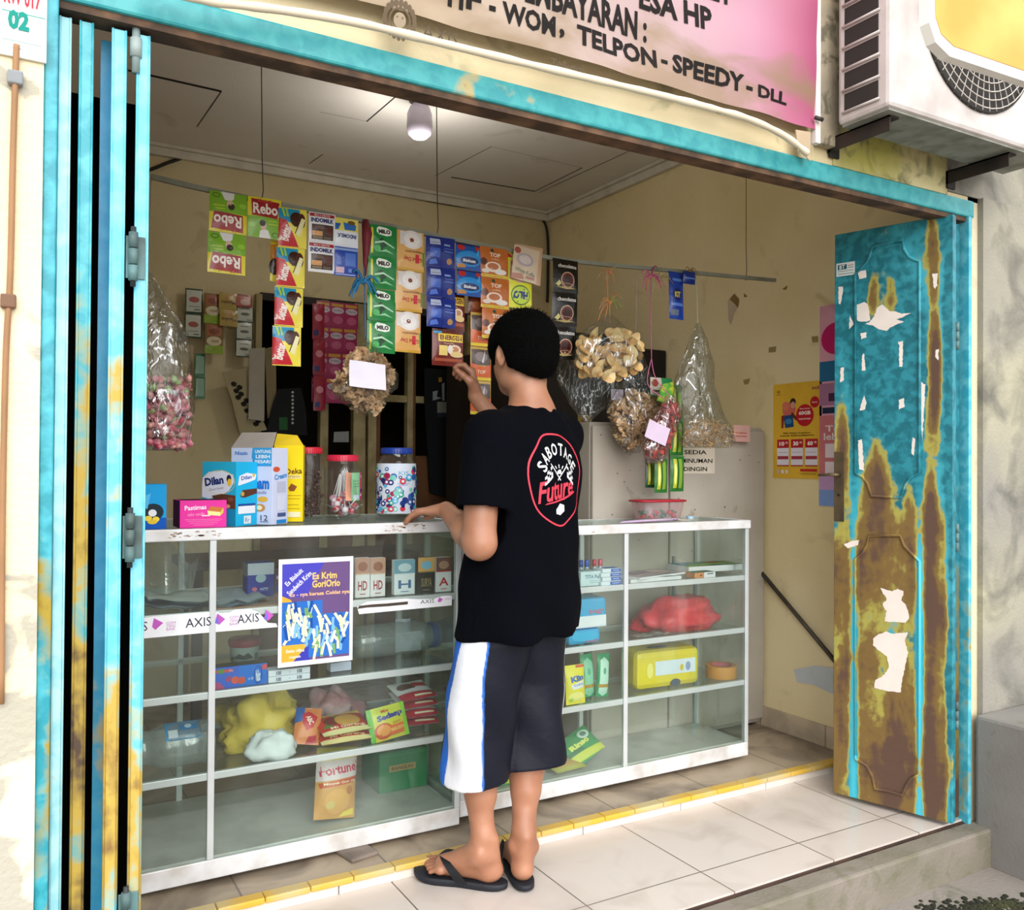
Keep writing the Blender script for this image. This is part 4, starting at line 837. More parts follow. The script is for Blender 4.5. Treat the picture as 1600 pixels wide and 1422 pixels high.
yb = rotbox('wafer_box', 'bright yellow wafer box half hidden behind the tall white box', 'box', 473, 2.60, ZT, .085, .05, P(472, 696, y=2.6).z-ZT, -22, '#f2d51c',
    front=[('t', 'Deka', .68, .66, .56, .075, '#5a2d17', 4, .02), ('r', .45, .56, .92, .61, '#e3d58f'), ('t', 'crepes', .68, .585, .4, .03, '#8b6b2b', 0, 0), ('p', [(.5, .44), (.6, .50), (.8, .46), (.7, .40), (.55, .40)], '#8a4f23'), ('r', .4, .34, .95, .345, '#9c7a1c'), ('r', .4, .30, .9, .305, '#9c7a1c'), ('r', .4, .22, .86, .225, '#9c7a1c'), ('r', .4, .17, .9, .175, '#9c7a1c'), ('r', .4, .06, .92, .13, '#efe8c0')])
g = MB(); h2 = P(472, 696, y=2.6).z-ZT; g.add([(-.085, 0, h2), (-.0, 0, h2), (-.02, .02, h2+.03), (-.08, .03, h2+.035)], [(0, 1, 2, 3)], PAPER('#e3c22a')); g.build('lid_flap', yb)

# ---- jars
def jarprof(R, H, neck=.66, lidh=.022):
    return [(0, .0), (R*.86, .0), (R*.97, .006), (R, .02), (R, H*.70), (R*.96, H*.78), (R*.82, H*.86), (R*neck, H-lidh), (R*neck, H-.004)]
JF = film('jar_plastic', '#f4f6f4', amount=.10, gloss=.06, wrinkle=.15, ws=14, milk=.02)
def jar(name, label, px0, px1, pyt, y, z0, lid, sh=None, lidh=.02, neck=.76, yaw=0):
    x0, x1 = P(px0, 750, y=y).x, P(px1, 750, y=y).x; R = (x1-x0)/2*.985; H = P((px0+px1)/2, pyt, y=y).z-z0
    t = thing(name, label, 'jar', ((x0+x1)/2, y, z0))
    MB().lathe(jarprof(R, H-lidh*.2, neck, lidh), JF, 32, o=(0, 0, .001)).build('body', t)
    g = MB(); rl = R*(neck+.05); g.lathe([(rl, H-lidh), (rl, H-.003), (rl*.97, H), (0, H+.0005)], M(lid, .35, var=.02), 32); g.lathe([(rl, H-lidh), (rl*.9, H-lidh)], M(lid, .35, var=.02), 32)
    for k in range(36):
        a = 2*PI*k/36; g.tube([(rl*math.cos(a), rl*math.sin(a), H-lidh+.001), (rl*math.cos(a), rl*math.sin(a), H-.004)], .0011, M(lid, .35, var=.02), 4)
    g.build('lid', t)
    return t, R, H
def cyl(r, a0, z0=0): return lambda x, y: ((r*math.cos(a0+x/r), r*math.sin(a0+x/r), z0+y), (math.cos(a0+x/r), math.sin(a0+x/r), 0))
# dark jar
j1, R, H = jar('candy_jar', 'clear jar with red lid half full of dark brown wrapped sweets beside the yellow box', 455, 507, 699, 2.76, ZT, '#d4263a')
rnd = random.Random(11); BRC = [M(c, .3, .3, bump=.4, bs=80) for c in ('#4a3027', '#3a2620', '#7a5247', '#b08878')]
proto = None
for k in range(52):
    a = rnd.uniform(0, 2*PI); r = (R-.014)*math.sqrt(rnd.random()); z = .012+.105*(k/52)*(1.25 if math.cos(a) > 0 else .55)
    if proto is None:
        g = MB(); g.ell((0, 0, 0), (.009, .006, .006), BRC[0], 8)
        for s in (-1, 1): g.add([(s*.008, 0, 0), (s*.018, .006, .005), (s*.018, -.006, .005), (s*.018, 0, -.007)], [(0, 1, 2), (0, 2, 3), (0, 3, 1)], BRC[2])
        proto = g.build('wrapped_candy'); o = proto
        tag(o, 'brown foil wrapped sweet inside the jar beside the yellow box', 'candy', 'brown wrapped sweets in the red lidded jar')
    else: o = proto.copy(); COL.objects.link(o)
    o.location = (j1.location.x+r*math.cos(a), j1.location.y+r*math.sin(a), ZT+z); o.rotation_euler = (rnd.uniform(-1, 1), rnd.uniform(-1, 1), rnd.uniform(0, 6))
# lollipop jar
j2, R, H = jar('candy_jar', 'clear jar with pinkish red lid holding lollipops in the middle of the counter top', 507, 563, 711, 2.76, ZT, '#d92c4c', neck=.78)
g = MB(); lw, lh = R*1.45, H*.44
decals(g, [('r', 0, 0, 1, 1, '#e9a58c'), ('r', .22, 0, .66, 1, '#8fc79a'), ('r', .66, 0, .84, 1, '#d8357f'), ('r', .84, 0, 1, 1, '#a9c63d'), ('r', .3, .06, .6, .2, '#cfd9ee'), ('t', 'YO', .76, .86, .16, .1, '#f3d9e8', 0, .03), ('t', 'milkita', .86, .38, .34, .13, '#1d2e86', 8, .04), ('e', .74, .6, .07, .07, '#e9303a'), ('e', .75, .2, .06, .05, '#f4e8f0'), ('r', .3, .5, .58, .52, '#72ab7e'), ('r', .3, .6, .58, .62, '#72ab7e'), ('r', .3, .7, .58, .72, '#72ab7e')], lw, lh, cyl(R+.0004, -1.75, H*.28), sub=.008)
g.build('label', j2)
rnd = random.Random(4); LC_ = ['#e0393f', '#d98fb0', '#efe3ec', '#b98ad0', '#c41f3a']; protos = {}
for k in range(38):
    a = rnd.uniform(0, 2*PI); r = (R-.016)*math.sqrt(rnd.random()); z = .014+.07*(k/38)
    c = LC_[k % 5]
    if c not in protos:
        t = thing('lollipop', 'lollipop with a white stick inside the red lidded jar', 'lollipop', group='lollipops in the jar')
        g = MB(); g.ell((0, 0, 0), (.011, .011, .011), M(c, .2, c2='#f0e6ee', vs=60, var=.2), 10); g.build('candy_ball', t)
        MB().tube([(0, 0, .009), (0, 0, .082)], .0018, M('#f2eff2', .5), 6).build('stick', t); protos[c] = t; o = t
    else: o = copy_thing(protos[c])
    o.location = (j2.location.x+r*math.cos(a), j2.location.y+r*math.sin(a), ZT+z)
    lean = Vector((-math.cos(a)*r*9, -math.sin(a)*r*9, 1)) if z > .02 else Vector((rnd.uniform(-1, 1), rnd.uniform(-1, 1), .3))
    if r*abs(math.cos(a)) > R*.5 and math.cos(a) < 0: lean = Vector((-.15, -.1, 1))
    o.rotation_euler = lean.to_track_quat('Z', 'Y').to_euler()
# patterned jar
j3, R, H = jar('candy_jar', 'jar with dark blue lid and colourful mint label next to the resting hand', 590, 648, 700, 2.76, ZT, '#20409e', neck=.74)
g = MB(); lh = H*.80; lwd = 2*PI*(R+.0006)
g.lathe([(R+.0003, .012), (R+.0003, .012+H*.66), (R*.985, .012+H*.72)], PAPER('#dfe7f5'), 40)
sp_ = [('t', 'KIS', .25, .82, .085, .075, '#4fa7c9', 0, -.005), ('r', .14, .20, .17, .24, '#4f74c9'), ('t', 'PEPPERMINT', .25, .60, .10, .02, '#4a79c4', 0, 0), ('t', 'BARLEY', .25, .57, .07, .02, '#4a79c4', 0, 0)]
rnd = random.Random(2); cols = ['#23408f', '#e0394d', '#3aa98c', '#54b9e6', '#1d5fb0', '#a8214f', '#2c2f78', '#7fd3c4', '#1c2f6f']
for k in range(330):
    u, v = rnd.random(), rnd.uniform(.04, .92)
    if .17 < u < .33 and (v > .74 or .52 < v < .64): continue
    r = rnd.uniform(.022, .046); c = rnd.choice(cols); sp_.append(('e', u, v, r*.62, r*1.5, c))
    if rnd.random() < .5: sp_.append(('e', u, v, r*.3, r*.7, '#eaf0fa'))
decals(g, sp_, lwd, H*.70, cyl(R+.0006, -PI/2-lwd*.25/R, .014), sub=.01); g.build('label', j3)
# shiny metal plate and tins behind the jars
q = P(690, 775, y=2.86); g = MB(); g.lathe([(0, .004), (.055, .004), (.07, .010), (.073, .012), (.07, .008), (.055, .001), (0, .001)], M('#b9bcbc', .25, .9), 32, o=(q.x+.03, 2.84, ZT))
tag(g.build('metal_plate'), 'shallow round metal plate lying on the counter beside the shirt sleeve', 'plate')

# ---- things on the lower cabinet
cx_ = P(1033, 800, y=2.62).x; wx = (P(1068, 800, y=2.62).x-P(999, 800, y=2.62).x)/2
tub = thing('food_tub', 'clear plastic tub with flat red lid on the lower cabinet', 'tub', (cx_, 2.64, ZR+.0035))
g = MB(); hT = P(1033, 782, y=2.62).z-ZR-.0035
def tubring(s, z): return [(s*wx*math.copysign(abs(math.cos(a))**.5, math.cos(a)), s*.055*math.copysign(abs(math.sin(a))**.5, math.sin(a)), z) for a in [2*PI*i/28 for i in range(28)]]
v = tubring(.84, .001)+tubring(.98, hT-.004); g.add(v, [(i, (i+1) % 28, 28+(i+1) % 28, 28+i) for i in range(28)]+[tuple(range(28))], film('tub_plastic', '#f7e9ea', .12, .12, .1, 20, .12), True); g.build('body', tub)
g = MB(); v = tubring(1.07, hT-.005)+tubring(1.08, hT+.001)+tubring(.98, hT+.003); g.add(v, [(i+28*k, (i+1) % 28+28*k, 28*(k+1)+(i+1) % 28, 28*(k+1)+i) for k in range(2) for i in range(28)]+[tuple(range(56, 84)), tuple(range(28))[::-1]], M('#b02335', .35), True); g.build('lid', tub)
rnd = random.Random(9); pr = {}
for k in range(16):
    c = ['#c02a3a', '#d05a74', '#b8242c', '#2f7f63', '#357d70'][k % 5] if k < 10 else ['#2f7f63', '#c02a3a', '#d888a0'][k % 3]
    if c not in pr:
        g = MB(); g.ell((0, 0, 0), (.010, .007, .008), M(c, .35, bump=.4), 8)
        for s in (-1, 1): g.add([(s*.009, 0, 0), (s*.017, .006, .006), (s*.017, -.005, .004), (s*.016, 0, -.006)], [(0, 1, 2), (0, 2, 3), (0, 3, 1)], M(c, .35, bump=.4))
        o = pr[c] = g.build('wrapped_candy'); col_n = {'#c02a3a': 'red', '#d05a74': 'pink', '#b8242c': 'dark red', '#2f7f63': 'green', '#357d70': 'teal', '#d888a0': 'pale pink'}[c]
        tag(o, col_n+' wrapped sweet in the clear tub with the red lid', 'candy', 'wrapped sweets in the red lidded tub')
    else: o = pr[c].copy(); COL.objects.link(o)
    o.location = (cx_-wx*.7+wx*1.4*(k % 8)/7, 2.64+rnd.uniform(-.03, .03), ZR+.014+(k//8)*.014); o.rotation_euler = (rnd.uniform(-.6, .6), rnd.uniform(-.6, .6), rnd.uniform(0, 6))
q = P(1078, 803, y=2.58); g = MB(); g.lathe([(.013, 0), (.014, .012), (.013, .014), (0, .014)], M('#a9cfe4', .35), 20, o=(q.x, 2.58, ZR)); tag(g.build('bottle_cap'), 'small pale blue bottle cap beside the red lidded tub', 'cap')
g = MB()
for k in range(9):
    a = P(965+k*3, 812, y=2.51+.006*k); b = P(1045+k*2, 811, y=2.52+.006*k); g.tube([(a.x, 2.5+.007*k, ZR+.004+.0012*(k % 3)), (b.x, 2.505+.007*k, ZR+.005+.0014*((k+1) % 3))], .0022, M(['#b79cc0', '#d8c7dc', '#a88dae'][k % 3], .4), 6)
tag(g.build('straw_bundle'), 'bundle of thin lilac plastic straws on the lower cabinet edge', 'straws')
g = MB(); a = P(1040, 811, y=2.52).x; g.grid(lambda u, v: (a+.13*u, 2.515+.05*v, ZR+.004+.003*math.sin(u*7+v*3)), 12, 4, PAPER('#cfc4b6')); o = g.build('paper_sheet'); tag(o, 'crumpled pale paper lying by the tub on the lower cabinet', 'paper')
# ------------------------------------------------------------------ goods inside the cabinets
S1, S2, S3 = LS[2]+.0025, LS[1]+.0025, LS[0]+.0025; SB = .055+.052+.0045     # shelf surfaces of the taller one, top to bottom
R1, R2, R3 = RS[2]+.0025, RS[1]+.0025, RS[0]+.0025; RB = .062+.052+.0045
boxthing('starter_pack_box', 'blue and white carton with a round pale badge standing on the top shelf', 'box', 388, 429, 880, 2.64, S1, .06, '#3a3f9c',
    front=[('r', 0, .66, 1, 1, '#c3c9d6'), ('e', .5, .56, .2, .125, '#a8c1cb'), ('t', 'APP', .62, .25, .34, .07, '#c7cfe8', 0, .02), ('e', .26, .25, .1, .06, '#d4748a'), ('r', .45, .19, .78, .2, '#9aa2cf')], left=[('r', 0, .62, 1, 1, '#9aa0ad')])
boxthing('small_carton', 'small brown and navy carton beside the blue and white one', 'box', 430, 440, 890, 2.68, S1, .06, '#6b4658', front=[('r', .1, .1, .9, .45, '#3b356f'), ('r', .3, .6, .7, .75, '#b9b4c9')])
# cigarette packs near the glass
def cig(px0, px1, pyt, cols, label, txt, tcol, y=2.50):
    f = [('r', 0, .6, 1, 1, cols[1]), ('e', .5, .78, .33, .12, cols[2]), ('r', .0, .58, 1, .61, cols[3]), ('t', txt, .5, .3, .62, .24, tcol, 0, .02), ('r', .3, .08, .7, .1, tcol)]
    boxthing('cigarette_pack', label, 'cigarette pack', px0, px1, pyt, y, S1, .022, cols[0], front=f, group='cigarette packs on the top shelf')
cig(556, 579, 872, ('#ece6ea', '#c09080', '#a06a5a', '#d8b9a0'), 'white and pinkish brown cigarette pack touching the ice cream poster', 'HD', '#a83c4a')
cig(580, 603, 872, ('#ece6ea', '#c29582', '#9b6552', '#d8b9a0'), 'white and pinkish brown cigarette pack second from the poster', 'HD', '#a83c4a')
cig(617, 649, 875, ('#e9eef4', '#6f9fb5', '#c4d6df', '#dfe7ee'), 'white and steel blue cigarette pack standing alone between gaps', 'H', '#3b6a9c')
cig(654, 680, 871, ('#2f241c', '#d9a35a', '#7fb6cf', '#8c7a4a'), 'black and gold cigarette pack left of the white and red one', 'SURYA', '#9c865a')
cig(682, 706, 871, ('#ecebee', '#7a5040', '#b58a72', '#c9333c'), 'white and red cigarette pack at the cabinet corner post', 'A', '#c9333c')
def crumple(name, label, cat, cx, cy, z, sx, sy, hh, mat, seed=0, res=22, pw=1.6, fq=26, group=None, kink=.25, flat_=.55):
    """a soft bag or crumpled lump resting on z"""
    g = MB(); 
    def fn(u, v):
        a = 2*PI*u; b = PI*v
        d = Vector((math.cos(a)*math.sin(b), math.sin(a)*math.sin(b), math.cos(b)))
        n = 1+kink*noise.noise(d*1.7+Vector((seed, 0, 0)))+.35*kink*noise.noise(d*fq*.22+Vector((0, seed, 0)))+.12*kink*noise.noise(d*fq*.6)
        zz = d.z*n; zz = zz if zz > -flat_ else -flat_
        return (cx+sx*d.x*n, cy+sy*d.y*n, z+(zz+flat_)*hh/(1+flat_))
    g.grid(fn, res*2, res, mat, True); o = g.build(name); tag(o, label, cat, group); return o
def vq(px, py, y): return P(px, py, y=y)
# papers on the top shelf
GREY = [PAPER('#a9b5c2'), PAPER('#c2cac7'), PAPER('#8f9fb5')]
for i, (pa, pb, zz, yw) in enumerate(((205, 310, .006, .12), (225, 330, .020, -.1), (300, 392, .009, .3), (318, 410, .016, -.2))):
    a, b = vq(pa, 940, 2.6).x, vq(pb, 940, 2.6).x; g = MB()
    g.grid(lambda u, v: (a+(b-a)*u, 2.50+.25*v+.02*math.sin(u*5+i), S1+zz+.010*noise.noise(Vector((u*4, v*3, i*3)))+.012*(1-u)*(i < 2)), 16, 10, GREY[i % 3])
    g.grid(lambda u, v: (a+(b-a)*u, 2.50+.25*v+.02*math.sin(u*5+i), S1+zz-.004+.010*noise.noise(Vector((u*4, v*3, i*3)))+.012*(1-u)*(i < 2)), 16, 10, GREY[(i+1) % 3])
    tag(g.build('paper_sheet'), ['bluish grey crumpled paper at the outer end of the top shelf', 'pale crumpled paper lying over the outer end of the top shelf', 'grey blue folded sheet lying below the blue carton', 'bluish curled sheet sticking out beside the blue carton'][i], 'paper')
a = vq(262, 900, 2.66); g = MB(); g.grid(lambda u, v: (a.x-.09+.16*u+.05*v*(u-.5), 2.66+.03*math.sin(u*9)+.03*v, S1+.03+.16*v*(.4+.6*abs(math.sin(u*3.1+.4)))), 20, 10, film('clear_bag', '#e3e9e6', .3, .12, .8, 18, .22)); tag(g.build('plastic_bag'), 'limp clear plastic bag draped over the papers on the top shelf', 'bag')
g = MB(); g.box((vq(317, 950, 2.6).x, 2.47, S1-.0005), (vq(445, 950, 2.6).x, 2.75, S1+.003), PAPER('#b08a76')); tag(g.build('cardboard_sheet'), 'brown cardboard sheet lining the top shelf below the blue carton', 'cardboard')
# middle shelf
q0, q1 = vq(362, 1000, 2.68), vq(412, 1000, 2.68); R = (q1.x-q0.x)/2; t = thing('round_tub', 'round pale tub with a red lid on the middle shelf behind the chocolate carton', 'tub', ((q0.x+q1.x)/2, 2.72, S2))
hh = vq(387, 1000, 2.68).z-S2
g = MB(); g.lathe([(0, 0), (R*.8, 0), (R*.92, hh*.75), (R*.9, hh*.76)], PAPER('#b5c4bf'), 28)
decals(g, [('p', [(.36, .5), (.42, .72), (.47, .62), (.52, .75), (.58, .5), (.47, .45)], '#3f4a4e'), ('r', .6, .4, .65, .7, '#4a6a63'), ('p', [(.3, .45), (.36, .6), (.34, .4)], '#3f4a4e')], 2*PI*R*.9, hh*.75, cyl(R*.93, -PI*1.5), sub=.01); g.build('body', t)
g = MB(); g.lathe([(R*.97, hh*.74), (R*1.02, hh*.8), (R*1.02, hh*.92), (R*.95, hh), (0, hh)], M('#a33b47', .4), 28); g.build('lid', t)
boxthing('chocolate_carton', 'blue violet carton with fruit picture lying at the front of the middle shelf', 'box', 338, 420, 1040, 2.475, S2, .05, '#1f6fd0',
    front=[('r', 0, 0, .45, 1, '#3b62c9'), ('r', 0, .75, .35, .9, '#c6504a'), ('e', .12, .82, .06, .12, '#5c8a3a'), ('t', 'Wa', .3, .82, .08, .12, '#9ac1ef', 0, 0), ('e', .38, .35, .07, .18, '#d2564a'), ('e', .5, .3, .08, .17, '#c84f3a'), ('e', .26, .42, .05, .14, '#a63d6a'), ('p', [(0, 0), (.2, 0), (.1, .3), (0, .35)], '#b0487a'), ('t', 'Malkist', .82, .45, .09, .55, '#d9e6f7', 0, .03), ('o', .82, .5, .08, .42, .002, '#1b3f9a'), ('r', .9, .72, .99, .95, '#d84b48'), ('t', 'isi 20', .68, .35, .1, .12, '#cfe2f5', 0, 0)], top=[('r', 0, 0, 1, 1, '#4e4a3f')])
for k in range(2):
    boxthing('flat_white_carton', ['flat white carton with grey codes, lower of two beside the chocolate carton', 'flat white carton with grey codes, upper of two beside the chocolate carton'][k], 'box', 422, 487, 0, 2.475, S2+k*.0175, .05, '#e4e7f2', h=.0165,
        front=[('r', .18, .2, .30, .8, '#8a8f9e'), ('r', .68, .2, .80, .8, '#8a8f9e'), ('r', .21, .2, .22, .8, '#e4e7f2'), ('r', .71, .2, .72, .8, '#e4e7f2'), ('e', .5, .5, .008, .1, '#4a4f5c')])
boxthing('small_white_box', 'small white box on the middle shelf below the poster corner', 'box', 519, 551, 1035, 2.52, S2, .04, '#cfd3ea')
def lying_jar(name, label, px0, px1, pyt, pyb, y, z0, lidc, lid_right, extra=None, rot=0):
    a, b = vq(px0, 900, y), vq(px1, 900, y); L_ = b.x-a.x; R_ = L_*.30; R_ = (vq((px0+px1)/2, pyt, y).z-z0)/2
    X = Matrix.Translation((0, 0, R_)) @ Matrix.Rotation(PI/2 if lid_right else -PI/2, 4, 'Y')
    t = thing(name, label, 'jar', ((a.x+b.x)/2, y+R_*.6, z0+.001), rot)
    MB().lathe([(0, -L_/2), (R_*.86, -L_/2), (R_, -L_/2+.012), (R_, -L_*.1), (R_*.985, -L_*.08), (R_, -L_*.06), (R_, L_*.22), (R_*.8, L_*.36), (R_*.72, L_*.38), (R_*.72, L_/2)], JF2, 32, X=X).build('body', t)
    if lidc: g = MB(); g.lathe([(R_*.8, L_/2-.028), (R_*.8, L_/2), (0, L_/2+.001)], M(lidc, .35), 28, X=X); g.lathe([(R_*.8, L_/2-.028), (R_*.7, L_/2-.028)], M(lidc, .35), 28, X=X); g.build('lid', t)
    return t, R_, L_
JF2 = film('jar_plastic_cloudy', '#dfe6e6', amount=.35, gloss=.08, wrinkle=.3, ws=10, milk=.2)
t, R_, L_ = lying_jar('clear_jar', 'clear jar with blue lid lying on its side on the middle shelf', 558, 690, 975, 1048, 2.62, S2, '#2b4f9a', True)
for k, (dx, dy, w, h, rz) in enumerate(((.0, -.04, .09, .062, .05), (-.01, 0, .05, .09, -.1))):
    g = MB(); g.grid(lambda u, v: ((u-.5)*w, .006*math.sin(u*6+k), v*h), 6, 4, PAPER('#d9deea' if k == 0 else '#c9cfdd')); o = g.build('note_paper'); o.location = (t.location.x+.035+dx, t.location.y+dy*.4, S2+.012+.012*k); o.rotation_euler = (0, 0, rz); tag(o, ['white paper note inside the lying jar, nearest the glass', 'folded white paper standing up inside the lying jar'][k], 'paper')
# lower shelf
t, R_, L_ = lying_jar('clear_jar', 'large clear jar with a blue label lying on the lower shelf by the folded door', 226, 338, 1135, 1220, 2.52, S3, None, False)
g = MB(); X = Matrix.Translation((0, 0, R_)) @ Matrix.Rotation(-PI/2, 4, 'Y')
def jsf(x, y): 
    a = PI+ .35 + x/R_; p = X @ Vector(((R_+.0008)*math.cos(a), (R_+.0008)*math.sin(a), y-L_*.12)); n = (X.to_3x3() @ Vector((math.cos(a), math.sin(a), 0))); return p, n
def jsf2(x, y):
    a = x/R_; c = Vector((y-L_*.2, -(R_+.0008)*math.sin(a), R_+(R_+.0008)*math.cos(a))); return c, Vector((0, -math.sin(a), math.cos(a)))
decals(g, [('r', 0, 0, 1, 1, '#3f8fc4'), ('r', .55, .08, .9, .34, '#cfd8e2'), ('r', .3, .4, .6, .9, '#2f7cb5'), ('e', .4, .65, .12, .1, '#b5d4ea')], R_*1.1, L_*.5, jsf2, sub=.008); g.build('label', t)
YB = film('yellow_carrier', '#f2d65a', .5, .35, .9, 22, .72)
crumple('yellow_bag', 'knotted yellow plastic carrier bag slumped on the lower shelf', 'bag', vq(402, 1100, 2.62).x, 2.63, S3, .125, .085, .155, M('#dcc25a', .45, bump=.8, bs=22, c2='#c7aa3c', var=.15, vs=8), 3, kink=.55, fq=30)
crumple('white_bag', 'small tied white plastic bag in front of the yellow carrier bag', 'bag', vq(425, 1160, 2.50).x, 2.505, S3, .068, .045, .075, M('#dde2e4', .5, bump=.5, bs=25), 5, kink=.3)
crumple('pink_bag', 'translucent pinkish plastic bag behind the noodle packs', 'bag', vq(518, 1110, 2.68).x, 2.70, S3, .09, .07, .12, M('#b59a9c', .35, bump=.8, bs=24, c2='#a9606c', var=.15, vs=10), 8, kink=.5)
NM = [('r', .03, .05, .97, .95, '#c8341f')]
def pack(name, label, cat, cx, cy, z, w, h, b, base, shapes, rx=0, ry=0, rz=0, group=None, seed=1, back=None):
    """sealed pack lying or leaning: built upright then rotated about its lower middle"""
    o = sachet_mb(w, h, b, shapes, base, seed, seg=14, X=Matrix.Translation((-w/2, 0, 0)), back=back).build(name)
    o.matrix_world = Matrix.Translation((cx, cy, z)) @ Matrix.Rotation(rz, 4, 'Z') @ Matrix.Rotation(ry, 4, 'Y') @ Matrix.Rotation(rx, 4, 'X')
    if label: tag(o, label, cat, group)
    return o
c = vq(478, 1150, 2.53); pack('sauce_pack', 'orange wafer pack with a red heart logo leaning between the white bag and the noodles', 'pack', c.x, 2.53, S3+.012, .075, .105, .014, '#d8824a', [('p', [(0, .55), (.3, .62), (.35, 1), (0, 1)], '#2f5fae'), ('p', [(.25, .8), (.5, .9), (.85, .75), (.7, .45), (.45, .35), (.28, .55)], '#c42b35'), ('t', 'ABC', .55, .65, .36, .15, '#f2e6dd', -60, .03), ('p', [(.45, .0), (.9, .05), (.85, .25), (.55, .2)], '#b5283a')], rx=-.5, ry=.15, rz=-.2, seed=5)
for k, (dz, dx) in enumerate(((.004, 0), (.030, .004))):
    c = vq(540, 1160, 2.50); sh = [('r', .0, .0, 1, .16, '#e8dca0'), ('r', 0, .16, 1, .88, '#c4321f'), ('p', [(.06, .3), (.4, .8), (.6, .7), (.2, .25)], '#5a7a2f'), ('e', .3, .55, .16, .2, '#7c2418'), ('e', .62, .5, .26, .28, '#d9a24a'), ('t', 'Mi Goreng', .55, .22, .7, .12, '#f5e8c8', 0, .02), ('r', 0, .84, 1, 1, '#e3c35a')]
    pack('noodle_pack', ['red and cream instant noodle pack lying flat, lower of the two in the pile', 'red and cream instant noodle pack lying flat on top of another'][k], 'noodle pack', c.x+dx, 2.485, S3+.012+dz, .15, .115, .012, '#d9b34e', sh, rx=-1.35, ry=-.02, rz=.1*(k-.5), seed=k)
c = vq(612, 1135, 2.48); pack('noodle_pack', 'green and orange soup noodle pack standing against the flat packs', 'noodle pack', c.x, 2.485, S3+.004, .122, .098, .013, '#d2c832', [('r', 0, 0, .12, 1, '#5fae2f'), ('r', .88, 0, 1, 1, '#8fcf2f'), ('r', .12, .6, .88, 1, '#c9cf38'), ('t', 'Sedaap', .56, .68, .68, .22, '#2b2f8f', 6, .06), ('t', 'Mie', .46, .86, .2, .1, '#c8362c', 4, .03), ('e', .34, .28, .24, .24, '#d0552a'), ('e', .34, .3, .18, .17, '#e89a4a'), ('p', [(.5, .1), (.88, .12), (.88, .42), (.55, .4)], '#e06a28'), ('t', 'RASA SOTO', .70, .28, .34, .1, '#f3e07a', 4, .02), ('t', 'ayam', .7, .46, .22, .07, '#a82f2a', 4, 0)], rx=-.28, ry=-.12, seed=3)
for k in range(4):
    c = vq(655, 1100, 2.56)
    pack('coffee_pack', ['white and red coffee pack at the bottom of the pile by the corner post', 'white and red coffee pack second from the bottom of the pile by the corner post', 'white and red coffee pack second from the top of the pile by the corner post', 'white and red coffee pack on top of the pile by the corner post'][k], 'coffee pack', c.x-.005*(k % 2), 2.55-.01*(k % 2), S3+.012+.028*k, .13, .10, .011, '#d9d6d8', [('r', 0, 0, 1, .3, '#b92a3a'), ('e', .35, .6, .25, .2, '#6a4030'), ('p', [(.1, .35), (.9, .35), (.9, .5), (.1, .45)], '#e2dfe2'), ('r', .4, .12, .9, .18, '#f2e8c8'), ('r', .55, .55, .95, .8, '#c8323a')], rx=-1.25, rz=.08*(k-1), seed=k+4)
# bottom of the taller cabinet
c = vq(517, 1240, 2.53); g = sachet_mb(.125, .20, .03, [('p', [(0, 1), (1, 1), (1, .86), (0, .8)], '#f0d84a'), ('p', [(0, .80), (1, .86), (1, .60), (0, .52)], '#d9c9cc'), ('t', 'Fortune', .5, .70, .9, .14, '#c43a56', 8, .03), ('p', [(.05, .5), (1, .60), (1, .52), (.08, .43)], '#c95a3c'), ('t', 'Minyak Goreng', .55, .51, .8, .045, '#f4e6c2', 6, .02), ('e', .5, .25, .3, .18, '#e0a95e'), ('e', .35, .2, .1, .06, '#d8c07a'), ('e', .78, .4, .08, .06, '#b8733a'), ('p', [(.6, .02), (.95, .05), (.95, .14), (.7, .1)], '#e8cf52')], '#d39a52', 4, X=Matrix.Translation((-.0625, 0, 0)))
o = g.build('oil_pouch'); o.matrix_world = Matrix.Translation((c.x+.005, 2.515, SB+.012)) @ Matrix.Rotation(.12, 4, 'Y') @ Matrix.Rotation(-.22, 4, 'X'); tag(o, 'amber cooking oil pouch with a yellow top leaning on the cabinet floor', 'pouch')
boxthing('green_carton', 'dark green carton with a tan label on the cabinet floor', 'box', 596, 671, 1172, 2.66, SB, .16, '#1f7a4c', front=[('r', .2, .50, .75, .66, '#a98f5c'), ('t', 'BANGUN', .47, .58, .44, .09, '#5c5a38', 0, .03), ('r', 0, .9, 1, .92, '#2d8c5a')], bev=.002)
# ---- lower cabinet
boxthing('perfume_carton', 'white perfume carton with blue print on the upper shelf beside the shirt', 'box', 908, 949, 893, 2.51, R1, .05, '#cfe0e6', front=[('t', 'TITA Parfum', .55, .64, .78, .26, '#2f6f97', 0, .01), ('r', .3, .34, .8, .37, '#7fa3b8'), ('r', .35, .22, .75, .25, '#7fa3b8')], h=P(928, 893, y=2.51).z-R1)
zc = P(928, 893, y=2.51).z
for k, (px, c) in enumerate(((909, '#1f3c8c'), (918, '#2a4fb4'), (930, '#b31f38'), (939, '#c8405c'))):
    q = vq(px, 880, 2.53); t = thing('perfume_bottle', ['small perfume bottle with navy cap nearest the shirt', 'small perfume bottle with bright blue cap', 'small perfume bottle with dark red cap', 'small perfume bottle with pinkish red cap at the end of the row'][k], 'bottle', (q.x, 2.535, zc+.0006))
    MB().lathe([(0, 0), (.0085, 0), (.0085, .012), (.006, .016)], M('#9aa6ad', .2, .3), 14).build('body', t); MB().lathe([(.0078, .014), (.0082, .016), (.0082, P(928, 876, y=2.53).z-zc), (.006, P(928, 875, y=2.53).z-zc+.001), (0, P(928, 875, y=2.53).z-zc+.001)], M(c, .25, .3), 14).build('cap', t)
